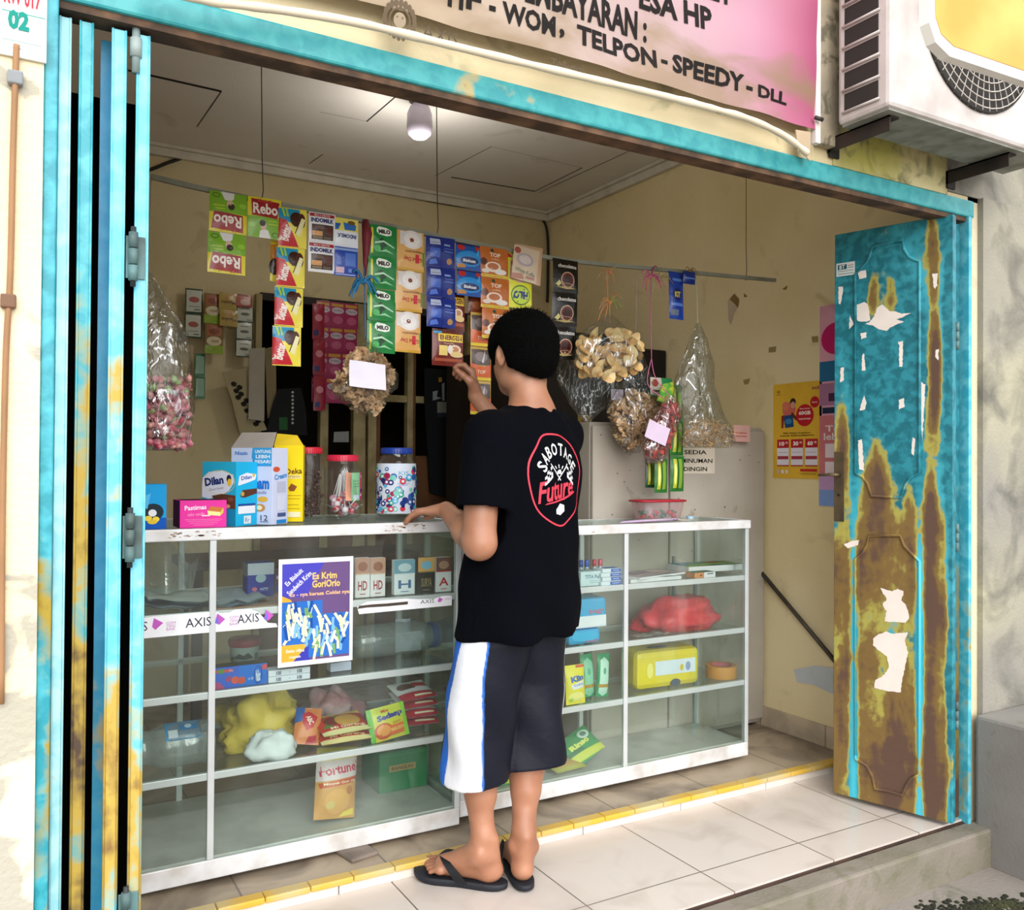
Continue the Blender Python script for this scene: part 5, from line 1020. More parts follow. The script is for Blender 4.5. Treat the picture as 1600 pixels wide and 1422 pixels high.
for k in range(4):
    boxthing('medicine_box', ['flat blue and white box at the bottom of the small pile', 'flat blue and white box second from the bottom of the small pile', 'flat blue and white box third up in the small pile', 'flat blue and white box on top of the small pile'][k], 'box', 940+2*(k % 2), 971, 0, 2.495+.004*(k % 2), R1+.0145*k, .045, '#dfe6ef', h=.0138, front=[('r', .45, .1, .98, .9, '#2b56b8'), ('r', .55, .4, .9, .6, '#aebfe6')], top=[('r', .2, .1, .95, .9, '#2350ad')])
def magazine(label, pa, pb, y, z, d, col, spots, rz, th=.005, name='magazine'):
    a, b = vq(pa, 910, y), vq(pb, 910, y); w = b.x-a.x; g = MB()
    g.grid(lambda u, v: (u*w-w/2, v*d, th+.006*math.sin(u*PI)*math.sin(v*2+1)), 14, 6, PAPER(col))
    g.box((-w/2, 0, 0), (w/2, d, th), PAPER('#e6e4e8'))
    decals(g, spots, w, d, lambda x, y_: ((x-w/2, y_, th+.006*math.sin(x/w*PI)*math.sin(y_/d*2+1)), (0, 0, 1)), PAPER, sub=.03)
    o = g.build(name); o.location = ((a.x+b.x)/2, y, z); o.rotation_euler = (0, 0, rz); tag(o, label, name.replace('_', ' ')); return o
magazine('white magazine with pinkish cover spread at the bottom of the upper shelf', 984, 1066, 2.505, R1+.001, .15, '#d9d0d4', [('r', .1, .2, .6, .8, '#a98c98'), ('e', .7, .5, .15, .25, '#c9a9a4')], .04, .012)
magazine('curling magazine with mauve pictures lying on the white one', 990, 1080, 2.515, R1+.014, .14, '#b9a2a8', [('r', .1, .3, .5, .8, '#8c6f7c'), ('e', .7, .5, .2, .3, '#cdb6ad'), ('r', .15, .12, .6, .16, '#7c4a5c')], .22, .006)
magazine('green and blue covered exercise book in the end corner of the upper shelf', 1078, 1162, 2.56, R1+.012, .13, '#7f9c3a', [('p', [(0, .3), (.45, .3), (.3, 1), (0, 1)], '#3f7f9a'), ('e', .6, .5, .2, .2, '#8a5a3a'), ('e', .6, .5, .12, .1, '#b8483a'), ('r', .8, .1, .95, .9, '#9ab84a')], -.05, .022, 'exercise_book')
boxthing('card_box', 'small orange and white card with a black clip under the green exercise book', 'box', 1086, 1118, 0, 2.50, R1+.0001, .05, '#d98a4f', h=.020, front=[('r', .45, 0, 1, 1, '#e9e6ea'), ('r', .6, .6, .9, .8, '#5a5a66'), ('e', .3, .5, .06, .14, '#2a2a2e')], top=[('r', .0, .0, 1, 1, '#2f6a4c')])
boxthing('tissue_pack', 'blue and white tissue pack, upper of the two beside the shirt hem', 'tissue pack', 893, 949, 935, 2.51, R2+.053, .10, '#2aa6dc', bev=.012, mf=INK, front=[('r', .02, .04, .98, .42, '#e9ecf3'), ('r', .02, .04, .98, .1, '#dfe4ee'), ('t', 'fragy', .7, .55, .4, .2, '#c8607a', 5, .02)])
boxthing('tissue_pack', 'plain sky blue tissue pack, lower of the two beside the shirt hem', 'tissue pack', 890, 940, 0, 2.51, R2, .10, '#2ba2d8', bev=.012, mf=INK, h=.052, front=[('e', .5, .55, .42, .34, '#3fb4e4'), ('t', 'fragy', .72, .2, .4, .18, '#c8607a', 5, .02)])
c = vq(1060, 960, 2.6); rb = crumple('red_bag', 'folded translucent red plastic bag filling the shelf beside the end post', 'bag', c.x+.01, 2.61, R2, .19, .10, .115, M('#c8303c', .35, bump=.7, bs=18, c2='#e0525c', var=.1, vs=9), 12, kink=.35, fq=18)
g = MB(); c = vq(1010, 1000, 2.53); g.grid(lambda u, v: (c.x-.06+.16*u, 2.505+.05*v, R2+.003+.014*abs(noise.noise(Vector((u*5, v*3, 2))))), 20, 8, film('clear_bag', '#e3e9e6', .3, .12, .8, 18, .22)); tag(g.build('plastic_bag'), 'flattened clear plastic bag in front of the red bag', 'bag')
c = vq(901, 1080, 2.50); pack('detergent_pack', 'yellow detergent pack with blue lettering standing beside the shorts', 'pack', c.x, 2.505, R3+.002, .078, .132, .013, '#eadb3e', [('r', .55, .92, 1, .99, '#d2603a'), ('t', 'Klin', .55, .66, .66, .15, '#2a63b4', 8, .05), ('p', [(.2, .5), (.85, .6), (.85, .42), (.3, .38)], '#e4e6ee'), ('t', 'SoftKlin', .6, .5, .5, .06, '#3f5fa8', 6, .01), ('e', .5, .2, .4, .12, '#f1e98a'), ('e', .25, .12, .12, .05, '#a9cf4a')], rx=-.08, seed=2)
for k, (px, y) in enumerate(((921, 2.56), (941, 2.54))):
    c = vq(px, 1070, y); pack('soap_pack', ['slim green and white soap pack behind the yellow detergent', 'slim pale green soap pack with a tan mark standing by the divider'][k], 'pack', c.x, y, R3+.002, .052, .15, .012, '#2f9a63', [('p', [(.12, .1), (.2, .85), (.55, .92), (.9, .8), (.85, .08), (.5, .02)], ['#8fcfae', '#c3e6d6'][k]), ('r', .1, .22, .9, .30, '#b9913f'), ('e', .5, .6, .12, .08, '#5fae8a')], rx=-.06, ry=.07*(k*2-1), seed=k+7)
c = vq(1037, 1050, 2.56); 
g = MB(); w = vq(1083, 1050, 2.53).x-vq(988, 1050, 2.53).x; hh = P(1037, 1016, y=2.53).z-R3
g.box((-w/2, 0, 0), (w/2, .12, hh), M('#e8d22a', .35, bump=.4, bs=30), .022)
def yps(x, y): return ((-w/2+x, -.0008, y), (0, -1, 0))
decals(g, [('r', .28, .35, .92, .72, '#dde6f2'), ('e', .2, .5, .05, .2, '#f1e67a'), ('e', .7, .5, .03, .09, '#d9c23a'), ('e', .8, .52, .04, .12, '#8fa0c8'), ('e', .6, .12, .08, .1, '#4a5566')], w, hh, yps, PAPER, sub=0)
decals(g, [('e', .45, .45, .17, .14, '#4d4a6a'), ('e', .40, .48, .04, .06, '#8a86a0')], w, .12, lambda x, y: ((-w/2+x, y, hh+.0006), (0, 0, 1)), PAPER, sub=0)
o = g.build('diaper_pack'); o.location = (c.x, 2.53, R3+.0005); o.rotation_euler = (0, 0, -.06); tag(o, 'plump yellow pack with a white window on the third shelf', 'pack')
q0, q1 = vq(1111, 1050, 2.56), vq(1147, 1050, 2.56); r = (q1.x-q0.x)/2; g = MB(); hh = P(1129, 1043, y=2.53).z-R3
g.lathe([(r*.72, 0), (r, 0), (r, hh), (r*.72, hh), (r*.72, 0)], M('#e09a3c', .35), 32, smooth=False); g.lathe([(r*.715, .0005), (r*.68, .0005), (r*.68, hh+.0006), (r*.715, hh+.0006)], PAPER('#c46a6a'), 32)
o = g.build('tape_roll'); o.location = ((q0.x+q1.x)/2, 2.57, R3+.0003); tag(o, 'roll of brown orange packing tape standing by the end post', 'tape roll')
RI = [('p', [(.0, .1), (1, .0), (1, .22), (0, .35)], '#c9cf3a'), ('t', 'Rinso', .45, .55, .62, .2, '#e9ef6a', 0, .05), ('e', .75, .75, .18, .16, '#d6e8dc'), ('e', .75, .75, .1, .09, '#5a8a74'), ('p', [(0, .36), (.5, .3), (.4, .45), (0, .5)], '#1a6a34')]
pack('detergent_pack', 'green detergent pack standing on the cabinet floor between the shorts and the calf', 'pack', vq(788, 1210, 2.52).x, 2.515, RB+.002, .10, .125, .014, '#1f9148', RI, rx=-.1, seed=6)
pack('detergent_pack', 'green detergent pack lying tilted on the cabinet floor beside the shorts', 'pack', vq(925, 1195, 2.54).x, 2.54, RB+.028, .15, .11, .014, '#1f9148', RI, rx=-.95, ry=-.28, rz=.25, seed=9)
pack('detergent_pack', 'yellow green detergent pack lying flat under the tilted green one', 'pack', vq(890, 1200, 2.52).x, 2.50, RB+.014, .13, .10, .012, '#b9b43a', [('r', .1, .2, .9, .7, '#d2a64a'), ('p', [(0, .7), (1, .8), (1, 1), (0, 1)], '#3f9a4a')], rx=-1.45, rz=.1, seed=10)

# rusty wear on the white top edges of the cabinets
def wear(cab, x0, x1, yf, z0, z1, n, seed):
    g = MB(); rnd = random.Random(seed); RM = M('#b39a8c', .8); L0 = cab.location
    for i in range(n):
        xx, zz, r = rnd.uniform(x0, x1), rnd.uniform(z0, z1), rnd.uniform(.001, .0036)
        g.add([(xx+2.2*r*rnd.uniform(.5, 1.2)*math.cos(a)-L0.x, yf-L0.y, min(z1+.004, zz+r*.7*rnd.uniform(.5, 1.2)*math.sin(a))-L0.z) for a in [2*PI*q/8 for q in range(8)]], [tuple(range(8))], RM)
    o = g.build('rust_mark', cab); o['kind'] = 'stuff'
wear(cabL, P(262, 835, y=2.444).x, P(345, 835, y=2.444).x, 2.4435, .968, .984, 26, 1)
wear(cabL, P(600, 830, y=2.444).x, P(665, 830, y=2.444).x, 2.4435, .966, .984, 34, 2)
wear(cabR, P(925, 828, y=2.474).x, P(940, 828, y=2.474).x, 2.4735, .935, .945, 3, 3)
# ------------------------------------------------------------------ the hanging rail and everything on it
RY = 2.60
RAILM = M('#8d8f80', .6, bump=.3, c2='#77786a')
ra = [P(px, py, y=RY) for px, py in ((236, 276), (340, 300), (600, 352), (860, 403), (1050, 423), (1211, 438))]
g = MB(); g.tube(smooth_path(ra, 5), .0095, RAILM, 4, smooth=False); tag(g.build('hanging_rail'), 'long thin grey rail hung on wires across the shop with snack sachets on it', 'rail')
def railz(px):
    pts = ((236, 276), (340, 300), (600, 352), (860, 403), (1050, 423), (1211, 438))
    for a, b in zip(pts, pts[1:]):
        if px <= b[0]: return a[1]+(b[1]-a[1])*(px-a[0])/(b[0]-a[0])
    return 438
WM = M('#4a4238', .6)
for px, n in ((408, 'sachets'), (682, 'blue sachets'), (1165, 'rail end')):
    q = P(px, railz(px), y=RY); pts = [q+Vector((0, 0, -.012)), q+Vector((.006, 0, .03)), q+Vector((.002, 0, .12)), Vector((q.x+(-.01 if px != 1165 else 0), RY, CZ))]
    wire('hanging_wire', 'thin wire from the ceiling to the rail above the '+{'sachets': 'yellow green snack sachets', 'blue sachets': 'dark blue sachets', 'rail end': 'bare rail end'}[n], pts, .0016, WM)
def strip(name, label, cat, L_, R_, top, bot, n, shapes, base, y=RY-.016, shift=0, b=.006, ov=None, seed=0, back=None, group=None, flipn=()):
    """a strip of n joined sachets: photo columns L_..R_ at its top, rows top..bot, swinging shift pixels sideways at the bottom"""
    A = P(L_, top, y=y); B = P(R_, top, y=y); C = P((L_+R_)/2+shift, bot, y=y)
    w = B.x-A.x; zt = P((L_+R_)/2, top, y=y).z; H = zt-C.z; dx = C.x-(A.x+B.x)/2
    t = thing(name, label, cat, ((A.x+B.x)/2, y, zt), group=group); h = H/n
    ang = math.atan2(dx, H); rr = random.Random(seed+17)
    for k in range(n):
        S = shapes[k] if isinstance(shapes[0], list) else shapes
        Bs = base[k] if isinstance(base, (list, tuple)) else base
        o = sachet_mb(w, h*.985, b, S, Bs, seed+k, X=Matrix.Translation((-w/2, 0, 0)), back=back).build('sachet', t)
        tilt = rr.uniform(-.05, .05)
        o.matrix_local = Matrix.Translation((dx*(k+1)/n, -.002*k+rr.uniform(-.001, .001), -h*(k+1))) @ Matrix.Rotation(-tilt*.3, 4, 'Y') @ Matrix.Rotation(tilt, 4, 'X')
    return t, w, H
def rot180(sh):
    out = []
    for s in sh:
        s = list(s)
        if s[0] == 'r': s[1:5] = [1-s[3], 1-s[4], 1-s[1], 1-s[2]]
        elif s[0] in 'eo': s[1] = 1-s[1]; s[2] = 1-s[2]
        elif s[0] == 'p': s[1] = [(1-u, 1-v) for u, v in s[1]]
        elif s[0] == 't':
            s[2] = 1-s[2]; s[3] = 1-s[3]
            while len(s) < 9: s.append([0, .02][len(s)-7])
            s[7] += 180
        out.append(tuple(s))
    return out
REB = [('r', 0, 0, 1, .52, '#7fb22c'), ('p', [(.1, .96), (.95, .92), (.88, .50), (.12, .54)], '#9c1c22'), ('t', 'Rebo', .52, .72, .74, .28, '#f3e6dc', 0, .03), ('t', 'Kuaci', .5, .93, .4, .09, '#c24a40', 0, .02), ('p', [(.34, .0), (.36, .16), (.46, .22), (.6, .2), (.7, .0)], '#e9e6e4'), ('e', .46, .30, .09, .11, '#d7b39c'), ('e', .43, .36, .09, .08, '#3a2a24'), ('o', .82, .1, .1, .06, .002, '#2f5a1c'), ('e', .12, .3, .1, .06, '#9acb3c'), ('r', .6, .34, .9, .36, '#cfd93a'), ('r', .6, .42, .85, .44, '#cfd93a')]
strip('sachet_strip', 'strip of two yellow and green snack sachets hanging upside down, nearest the folded door', 'sachet strip', 329, 388, 300, 428, 2, rot180(REB), '#e3d22e', shift=-5, seed=1)
strip('snack_sachet', 'single yellow and green snack sachet hanging upright beside the upside down pair', 'sachet', 388, 440, 309, 372, 1, REB, '#e3d22e', shift=-1, seed=2)
BET = [('r', 0, .62, .75, .98, '#1f8fb8'), ('p', [(0, .02), (0, .72), (.25, .68), (.72, .03)], '#c41f2e'), ('t', 'Better', .24, .36, .56, .24, '#f1e3da', 78, .035), ('t', 'dipo', .06, .2, .22, .09, '#f1e3da', 78, .02), ('e', .62, .72, .24, .19, '#3d1d16'), ('e', .80, .70, .14, .19, '#52281d'), ('p', [(.58, .36), (.78, .78), (.94, .74), (.74, .28)], '#efe6b0'), ('p', [(.55, .36), (.58, .36), (.8, .78), (.76, .80)], '#2c1712'), ('p', [(.1, .98), (.18, .76), (.24, .78), (.17, .99)], '#a9cf3a'), ('p', [(.24, .97), (.28, .76), (.34, .77), (.30, .97)], '#a9cf3a'), ('e', .55, .60, .06, .07, '#3d1d16')]
strip('sachet_strip', 'strip of four red, blue and yellow chocolate biscuit sachets', 'sachet strip', 438, 482, 326, 572, 4, BET, '#eddb4e', shift=-13, seed=3, b=.009)
strip('snack_sachet', 'edge of a yellow biscuit sachet showing behind the red and blue strip', 'sachet', 432, 450, 376, 440, 1, [('r', 0, .3, 1, .9, '#c27c2e'), ('e', .3, .35, .4, .2, '#2c1712')], '#eddb4e', y=RY+.02, shift=-10, seed=4)
IND = [('r', .03, .86, .97, .97, '#a82634'), ('t', 'BELI 6 GRATIS', .5, .915, .6, .06, '#efd9dc', 0, .02), ('t', 'INDOMILK', .5, .74, .86, .15, '#1d2a6d', 0, .05), ('r', .1, .1, .92, .6, '#3b1f18'), ('e', .75, .4, .14, .16, '#5a2a1c'), ('r', .12, .22, .5, .38, '#d99a5a'), ('r', .14, .12, .5, .2, '#8a7a62'), ('r', .55, .12, .85, .2, '#6a5a4a'), ('e', .4, .5, .18, .06, '#6a4a3c')]
strip('sachet_strip', 'pair of white chocolate milk sachets with red top bands, one above the other', 'sachet strip', 484, 525, 333, 426, 2, IND, '#e9e7ea', shift=-3, seed=6)
YI = rot180([('r', 0, .0, 1, .45, '#e9dd6a'), ('p', [(.1, .2), (.65, .15), (.6, .42), (.12, .40)], '#2f6fc0'), ('e', .3, .14, .16, .08, '#7a5a2a'), ('p', [(.75, .2), (1, .2), (1, .42), (.85, .42)], '#1f5fb0'), ('t', 'INDOMILK', .5, .62, .8, .14, '#1d2a6d', 0, .04), ('r', .55, .82, .8, .92, '#e9e7ea')])
BI = [('r', .0, .88, 1, .96, '#8fa6d8'), ('r', .45, .35, .9, .8, '#4f74c8'), ('r', .08, .1, .42, .3, '#d9b9cc'), ('r', .6, .14, .74, .26, '#6f90d8'), ('p', [(.1, .4), (.3, .35), (.25, .7), (.12, .65)], '#3f66c4'), ('r', .08, .04, .9, .07, '#b9c6e8')]
strip('sachet_strip', 'strip of a yellow and white sachet above a deep blue sachet back', 'sachet strip', 524, 561, 341, 432, 2, [YI, BI], ['#e4e8f2', '#2347a8'], shift=-3, seed=8)
MIL = [('r', .08, .10, .15, .90, '#dfd832'), ('p', [(.28, .9), (.36, .96), (.62, .93), (.8, .84), (.78, .7), (.62, .66), (.34, .70), (.26, .78)], '#eef2ea'), ('t', 'MILO', .54, .80, .42, .14, '#1c140e', 0, .06), ('p', [(.35, .55), (.45, .6), (.55, .5), (.62, .36), (.5, .28), (.42, .12), (.38, .3), (.42, .42)], '#123f1c'), ('p', [(.2, .45), (.5, .52), (.9, .34), (.9, .30), (.5, .46), (.2, .40)], '#bfe6c4'), ('p', [(.3, .15), (.6, .25), (.9, .12), (.6, .18)], '#9ad6a4'), ('e', .3, .25, .12, .1, '#4fb562')]
strip('sachet_strip', 'long strip of four bright green malt drink sachets with white oval logos', 'sachet strip', 577, 621, 352, 552, 4, MIL, '#16803a', shift=-5, seed=10)
GD = rot180([('e', .46, .22, .40, .24, '#e9e3e0'), ('r', .08, .02, .9, .36, '#ddd6d4'), ('e', .46, .22, .3, .18, '#f1ecea'), ('e', .47, .23, .08, .055, '#8a4a3a'), ('t', 'cappuccino', .4, .52, .62, .08, '#7a3a30', 0, .02), ('t', 'Good Day', .42, .70, .7, .13, '#b93a2c', 0, .03), ('p', [(.2, .58), (.34, .58), (.34, .80), (.2, .80)], '#c41f2e'), ('r', 0, .5, .06, .85, '#3f9a4a'), ('r', 0, .94, 1, 1, '#c99a2e')])
strip('sachet_strip', 'long strip of cappuccino sachets in cream and orange, hanging upside down', 'sachet strip', 623, 665, 360, 551, 3, GD, '#dba65e', shift=-9, seed=14)
DB = [('r', .12, .72, .46, .92, '#b9c2dc'), ('r', .15, .78, .44, .8, '#5c6a9c'), ('r', .58, .5, .92, .53, '#5f7fd0'), ('r', .58, .6, .92, .62, '#5f7fd0'), ('r', .12, .3, .44, .6, '#3a5fc0'), ('e', .78, .2, .1, .1, '#b98a5a'), ('r', .50, 0, .51, 1, '#0f1f5c'), ('r', .58, .7, .8, .76, '#8fa6dc'), ('p', [(.1, .05), (.4, .1), (.3, .25), (.12, .2)], '#5f7fd8')]
strip('sachet_strip', 'dark navy blue strip of shiny sachet backs with white barcodes', 'sachet strip', 665, 710, 370, 512, 3, DB, '#1c2f86', shift=1, seed=18, b=.012)
BS = [('e', .5, .42, .52, .30, '#2f8fd8'), ('e', .5, .34, .38, .15, '#1d2f6a'), ('t', 'Biskuat', .5, .34, .5, .12, '#e9eef6', 0, .03), ('e', .2, .85, .14, .12, '#c42f2c'), ('e', .85, .86, .1, .12, '#b93a2e'), ('p', [(.05, .05), (.4, .08), (.3, .2), (.05, .2)], '#c98a4a'), ('r', 0, .94, 1, 1, '#172a66'), ('p', [(.75, .6), (.95, .5), (.9, .85)], '#4aa6e8')]
strip('sachet_strip', 'pair of bright blue biscuit sachets with oval logos beside the navy strip', 'sachet strip', 711, 750, 381, 463, 2, BS, '#1f56a8', shift=2, seed=22, b=.010)
EN = [('r', .18, .66, .97, .88, '#e9c84a'), ('t', 'ENERGEN', .58, .77, .70, .14, '#6a1f16', 0, .04), ('r', .05, .88, .3, .98, '#2f9ad0'), ('r', .2, .28, .46, .55, '#e9cf7a'), ('e', .70, .46, .20, .12, '#f0d9bc'), ('e', .70, .46, .13, .075, '#c98a5a'), ('e', .76, .32, .22, .08, '#e8c98a'), ('e', .54, .45, .08, .12, '#eee2dc'), ('r', .08, .12, .95, .2, '#a8553c'), ('t', 'Vanilla', .5, .61, .34, .04, '#e9cf9a', 0, 0), ('r', 0, .94, 1, 1, '#4a1712')]
strip('sachet_strip', 'brown cereal drink sachet showing behind the navy strip', 'sachet strip', 690, 726, 455, 517, 1, EN, '#6e2219', y=RY+.012, shift=0, seed=26)
strip('cereal_sachet', 'large dark red cereal drink sachet held by the raised hand', 'sachet', 675, 724, 514, 572, 1, EN, '#6e2219', y=RY-.03, shift=0, seed=27, b=.008)
TOPS = [('r', 0, .0, 1, .1, '#e0c03a'), ('t', 'BELI 5 GRATIS 1', .5, .05, .8, .05, '#a8552a', 0, 0), ('p', [(.35, .92), (.45, .97), (.5, .86), (.42, .84)], '#1f4a44'), ('t', 'TOP', .52, .74, .38, .14, '#f3e3d2', 0, .03), ('t', 'coffee', .52, .60, .3, .05, '#f0dcc6', 0, 0), ('e', .45, .34, .28, .17, '#efdcc9'), ('e', .45, .36, .2, .11, '#b96a3a'), ('e', .72, .2, .22, .09, '#e9e2dc'), ('e', .12, .5, .12, .12, '#5c2a18'), ('e', .2, .2, .14, .07, '#e3d6ca')]
strip('sachet_strip', 'strip of orange brown coffee sachets with cup pictures above the hair', 'sachet strip', 748, 792, 386, 530, 3, TOPS, '#c06a2c', shift=4, seed=30)
strip('sachet_strip', 'dull brown coffee sachets hanging behind the orange brown strip', 'sachet strip', 731, 756, 462, 492, 1, [('r', .1, .1, .9, .9, '#7c3a20'), ('e', .5, .5, .3, .2, '#9a5a34')], '#5e2c1c', y=RY+.02, seed=33)
strip('sachet_strip', 'strip of orange spice sachets with clear dark windows between the hand and the cheek', 'sachet strip', 736, 768, 488, 648, 3, [('r', .04, .45, .96, .92, '#5a4a44'), ('r', .0, .0, 1, .09, '#e9c93a'), ('p', [(.0, .1), (1, .1), (1, .5), (.6, .4), (0, .5)], '#d9683a'), ('e', .5, .7, .3, .15, '#8a7a78'), ('t', 'TOP', .5, .25, .4, .1, '#f1d9c0', 0, .02), ('p', [(.5, .55), (.7, .9), (.6, .5)], '#cfcbd6')], '#c8a24a', y=RY+.005, shift=-2, seed=34)
HI = rot180([('r', 0, 0, 1, .0001, '#d9d63a'), ('e', .5, .74, .4, .2, '#3f6a2c'), ('e', .5, .74, .37, .175, '#c6dc4a'), ('t', 'HiLO', .5, .74, .6, .16, '#1d2f7a', 0, .06), ('p', [(.1, .05), (.9, .05), (.95, .42), (.6, .5), (.2, .44)], '#d9a49a'), ('e', .5, .25, .24, .15, '#7a2a24'), ('e', .72, .12, .16, .09, '#b9443a'), ('r', .3, .36, .5, .48, '#4f8fd0'), ('e', .24, .16, .14, .1, '#e9d9c9')])
strip('sachet_strip', 'strip of yellow milk sachets with a round green logo hanging upside down', 'sachet strip', 792, 829, 402, 482, 1, HI, '#e0e03c', shift=2, seed=40, b=.008)
strip('milk_sachet', 'yellow sachet with a red patch partly under the cream coffee packs', 'sachet', 784, 800, 392, 420, 1, [('e', .5, .5, .45, .4, '#c42f3a'), ('t', 'Mi', .5, .5, .5, .3, '#f3e3e6', 0, .03)], '#e0cf4a', y=RY+.0, seed=41)
CF = [('e', .45, .62, .34, .2, '#b8a9ae'), ('e', .45, .62, .24, .13, '#d6c9c6'), ('t', 'White Koffie', .5, .26, .8, .12, '#7f8a6a', -6, .02), ('r', .55, .08, .9, .16, '#b98a7a'), ('p', [(.0, .0), (.5, .05), (.4, .2), (0, .15)], '#c08a78'), ('e', .14, .86, .12, .1, '#a8564a')]
for k in range(3):
    t, w, H = strip('coffee_sachet', ['cream coffee sachet at the front of the small bunch on the rail', 'cream coffee sachet in the middle of the small bunch on the rail', 'cream coffee sachet at the back of the small bunch on the rail'][k], 'sachet', 803+2*k, 842+2*k, 386-1*k, 440+2*k, 1, CF, ['#d9c4ac', '#cfae90', '#c7a27f'][k], y=RY-.030+.010*k, seed=43+k, shift=1)
    t.rotation_euler = (0, .12-.03*k, 0)
CH = [('r', 0, 0, 1, .0001, '#16120f'), ('t', 'chocolatos', .55, .80, .74, .12, '#e9e4dc', 0, .02), ('e', .55, .38, .27, .24, '#c9a58a'), ('e', .55, .38, .235, .21, '#5a2418'), ('e', .55, .38, .16, .14, '#34100c'), ('p', [(.08, .22), (.22, .36), (.3, .26), (.2, .16)], '#c9c07a'), ('p', [(.08, .14), (.5, .10), (.9, .14), (.5, .18)], '#a8985a'), ('o', .55, .2, .24, .08, .0012, '#d8b09a')]
strip('sachet_strip', 'strip of three black chocolate drink sachets with brown cup pictures', 'sachet strip', 867, 906, 405, 562, 3, CH, '#15110e', shift=-8, seed=50, b=.008)
strip('sachet_strip', 'narrow strip of small dark blue sachets tied to the rail beside the raffia bows', 'sachet strip', 1051, 1073, 424, 499, 1, [('e', .5, .52, .3, .14, '#1b2a6c'), ('t', 'KIT', .52, .52, .4, .12, '#e0cf3a', 0, .03), ('r', .1, .28, .9, .34, '#5f86d8'), ('r', .1, .08, .6, .2, '#6a7386'), ('r', .2, .8, .9, .86, '#5f86d8')], '#1b3fa0', y=RY-.02, shift=-5, seed=55, b=.008)
strip('snack_sachet', 'crumpled dark blue sachet end folded over the rail beside the raffia bows', 'sachet', 1064, 1083, 424, 444, 1, [('r', .1, .4, .9, .5, '#5f86d8')], '#182f80', y=RY-.03, shift=3, seed=57, b=.008)
# wall side: sachets hung along the back wall and window partition
YB_ = BY-.05
GW = [('r', .06, .06, .94, .94, '#c9cfc4'), ('e', .5, .55, .3, .12, '#a85a52'), ('r', .2, .25, .8, .29, '#8f9a90'), ('r', .5, .12, .85, .17, '#6a7a70')]
GW2 = [('r', .06, .05, .94, .95, '#c6ccc2'), ('r', .25, .73, .75, .77, '#4a5a4a'), ('e', .5, .45, .26, .09, '#6a6a62'), ('r', .6, .1, .9, .15, '#6a7a70')]
strip('sachet_strip', 'strip of white and dark green herbal sachets on the back wall behind the candy bag', 'sachet strip', 291, 318, 451, 528, 2, GW, '#24402e', y=YB_, shift=-3, b=.004, seed=60)
strip('sachet_strip', 'two pale green sachets low on the back wall beside the candy bag', 'sachet strip', 304, 320, 552, 623, 2, [('r', .1, .1, .9, .9, '#8fb3a0')], '#3a7a5c', y=YB_, b=.003, seed=62)
strip('sachet_strip', 'strip of brown and lime green sachets hanging on the back wall', 'sachet strip', 317, 345, 458, 553, 2, [('r', 0, 0, 1, .28, '#8fb02c'), ('e', .5, .42, .42, .16, '#d9cfae'), ('t', 'Jahe', .55, .42, .4, .1, '#8a3a2c', 180, .02), ('r', .1, .6, .9, .95, '#a5674c'), ('e', .5, .75, .3, .1, '#8a4a34')], '#8a6a3a', y=YB_-.02, shift=3, b=.005, seed=64)
strip('sachet_strip', 'two mustard yellow sachets with dark lettering on the back wall', 'sachet strip', 341, 369, 457, 510, 2, [('t', 'Masako', .5, .4, .8, .22, '#5c3a1c', 180, .02), ('p', [(.2, .6), (.6, .95), (.8, .6)], '#b8894a')], '#b39a4f', y=YB_-.04, shift=2, b=.004, seed=66)
strip('snack_sachet', 'red sachet clipped on top of the white herbal strip', 'sachet', 367, 394, 460, 480, 1, [('r', .1, .1, .9, .9, '#b86a62'), ('e', .6, .4, .3, .25, '#cfb0a8')], '#8a2226', y=YB_-.04, b=.003, seed=68)
strip('sachet_strip', 'strip of three white and dark green sachets with small emblems beside the mustard ones', 'sachet strip', 370, 397, 476, 558, 3, GW2, '#1f3326', y=YB_-.02, shift=-3, b=.004, seed=69)
DW = []
for i in range(3):
    DW += [('r', i/3+.02, .82, i/3+.30, .94, '#c9963a'), ('e', i/3+.165, .66, .145, .13, '#c9b9c6'), ('t', 'Downy', i/3+.165, .66, .2, .11, '#4a4a8a', 0, .01), ('e', i/3+.17, .28, .12, .16, '#c25a86'), ('r', i/3+.325, 0, i/3+.333, 1, '#7a1c40')]
strip('sachet_strip', 'broad sheet of joined crimson pink softener sachets behind the cracker bag', 'sachet strip', 497, 562, 472, 630, 4, DW, '#a52a5e', y=BY-.06, shift=-10, b=.006, seed=72)
strip('sachet_strip', 'narrow crimson strip with navy marks beside the pink softener sheet', 'sachet strip', 487, 506, 474, 642, 3, [('r', .1, .1, .5, .25, '#2a2a6a'), ('e', .5, .6, .3, .1, '#d88aa0')], '#9c1f3a', y=BY-.08, shift=2, b=.006, seed=76)
# combs and envelopes on the back wall
def poly3(name, label, cat, pts, y, col, th=.002, extra=()):
    g = MB(); q = [(P(a, b, y=y).x, P(a, b, y=y).z) for a, b in pts]; g.prism(q, y, y+th, PAPER(col) if isinstance(col, str) else col)
    for p2, c2 in extra: g.prism([(P(a, b, y=y).x, P(a, b, y=y).z) for a, b in p2], y-.004, y, PAPER(c2))
    o = g.build(name); tag(o, label, cat); return o
claws = []
rnd = random.Random(6)
for i in range(13):
    cx, cy = 363+i*2.9+rnd.uniform(-3, 3)+(6 if i % 2 else 0), 600+i*5.2; claws.append(([(cx-4, cy-2), (cx, cy-4), (cx+5, cy-1), (cx+4, cy+3), (cx, cy+4), (cx-3, cy+2)], '#1c1a18'))
poly3('hair_clip_card', 'tan card of black hair clips hanging tilted on the back wall', 'card', [(347, 581), (385, 575), (392, 620), (418, 672), (375, 678), (362, 625)], YB_-.06, '#a69a78', .003, claws)
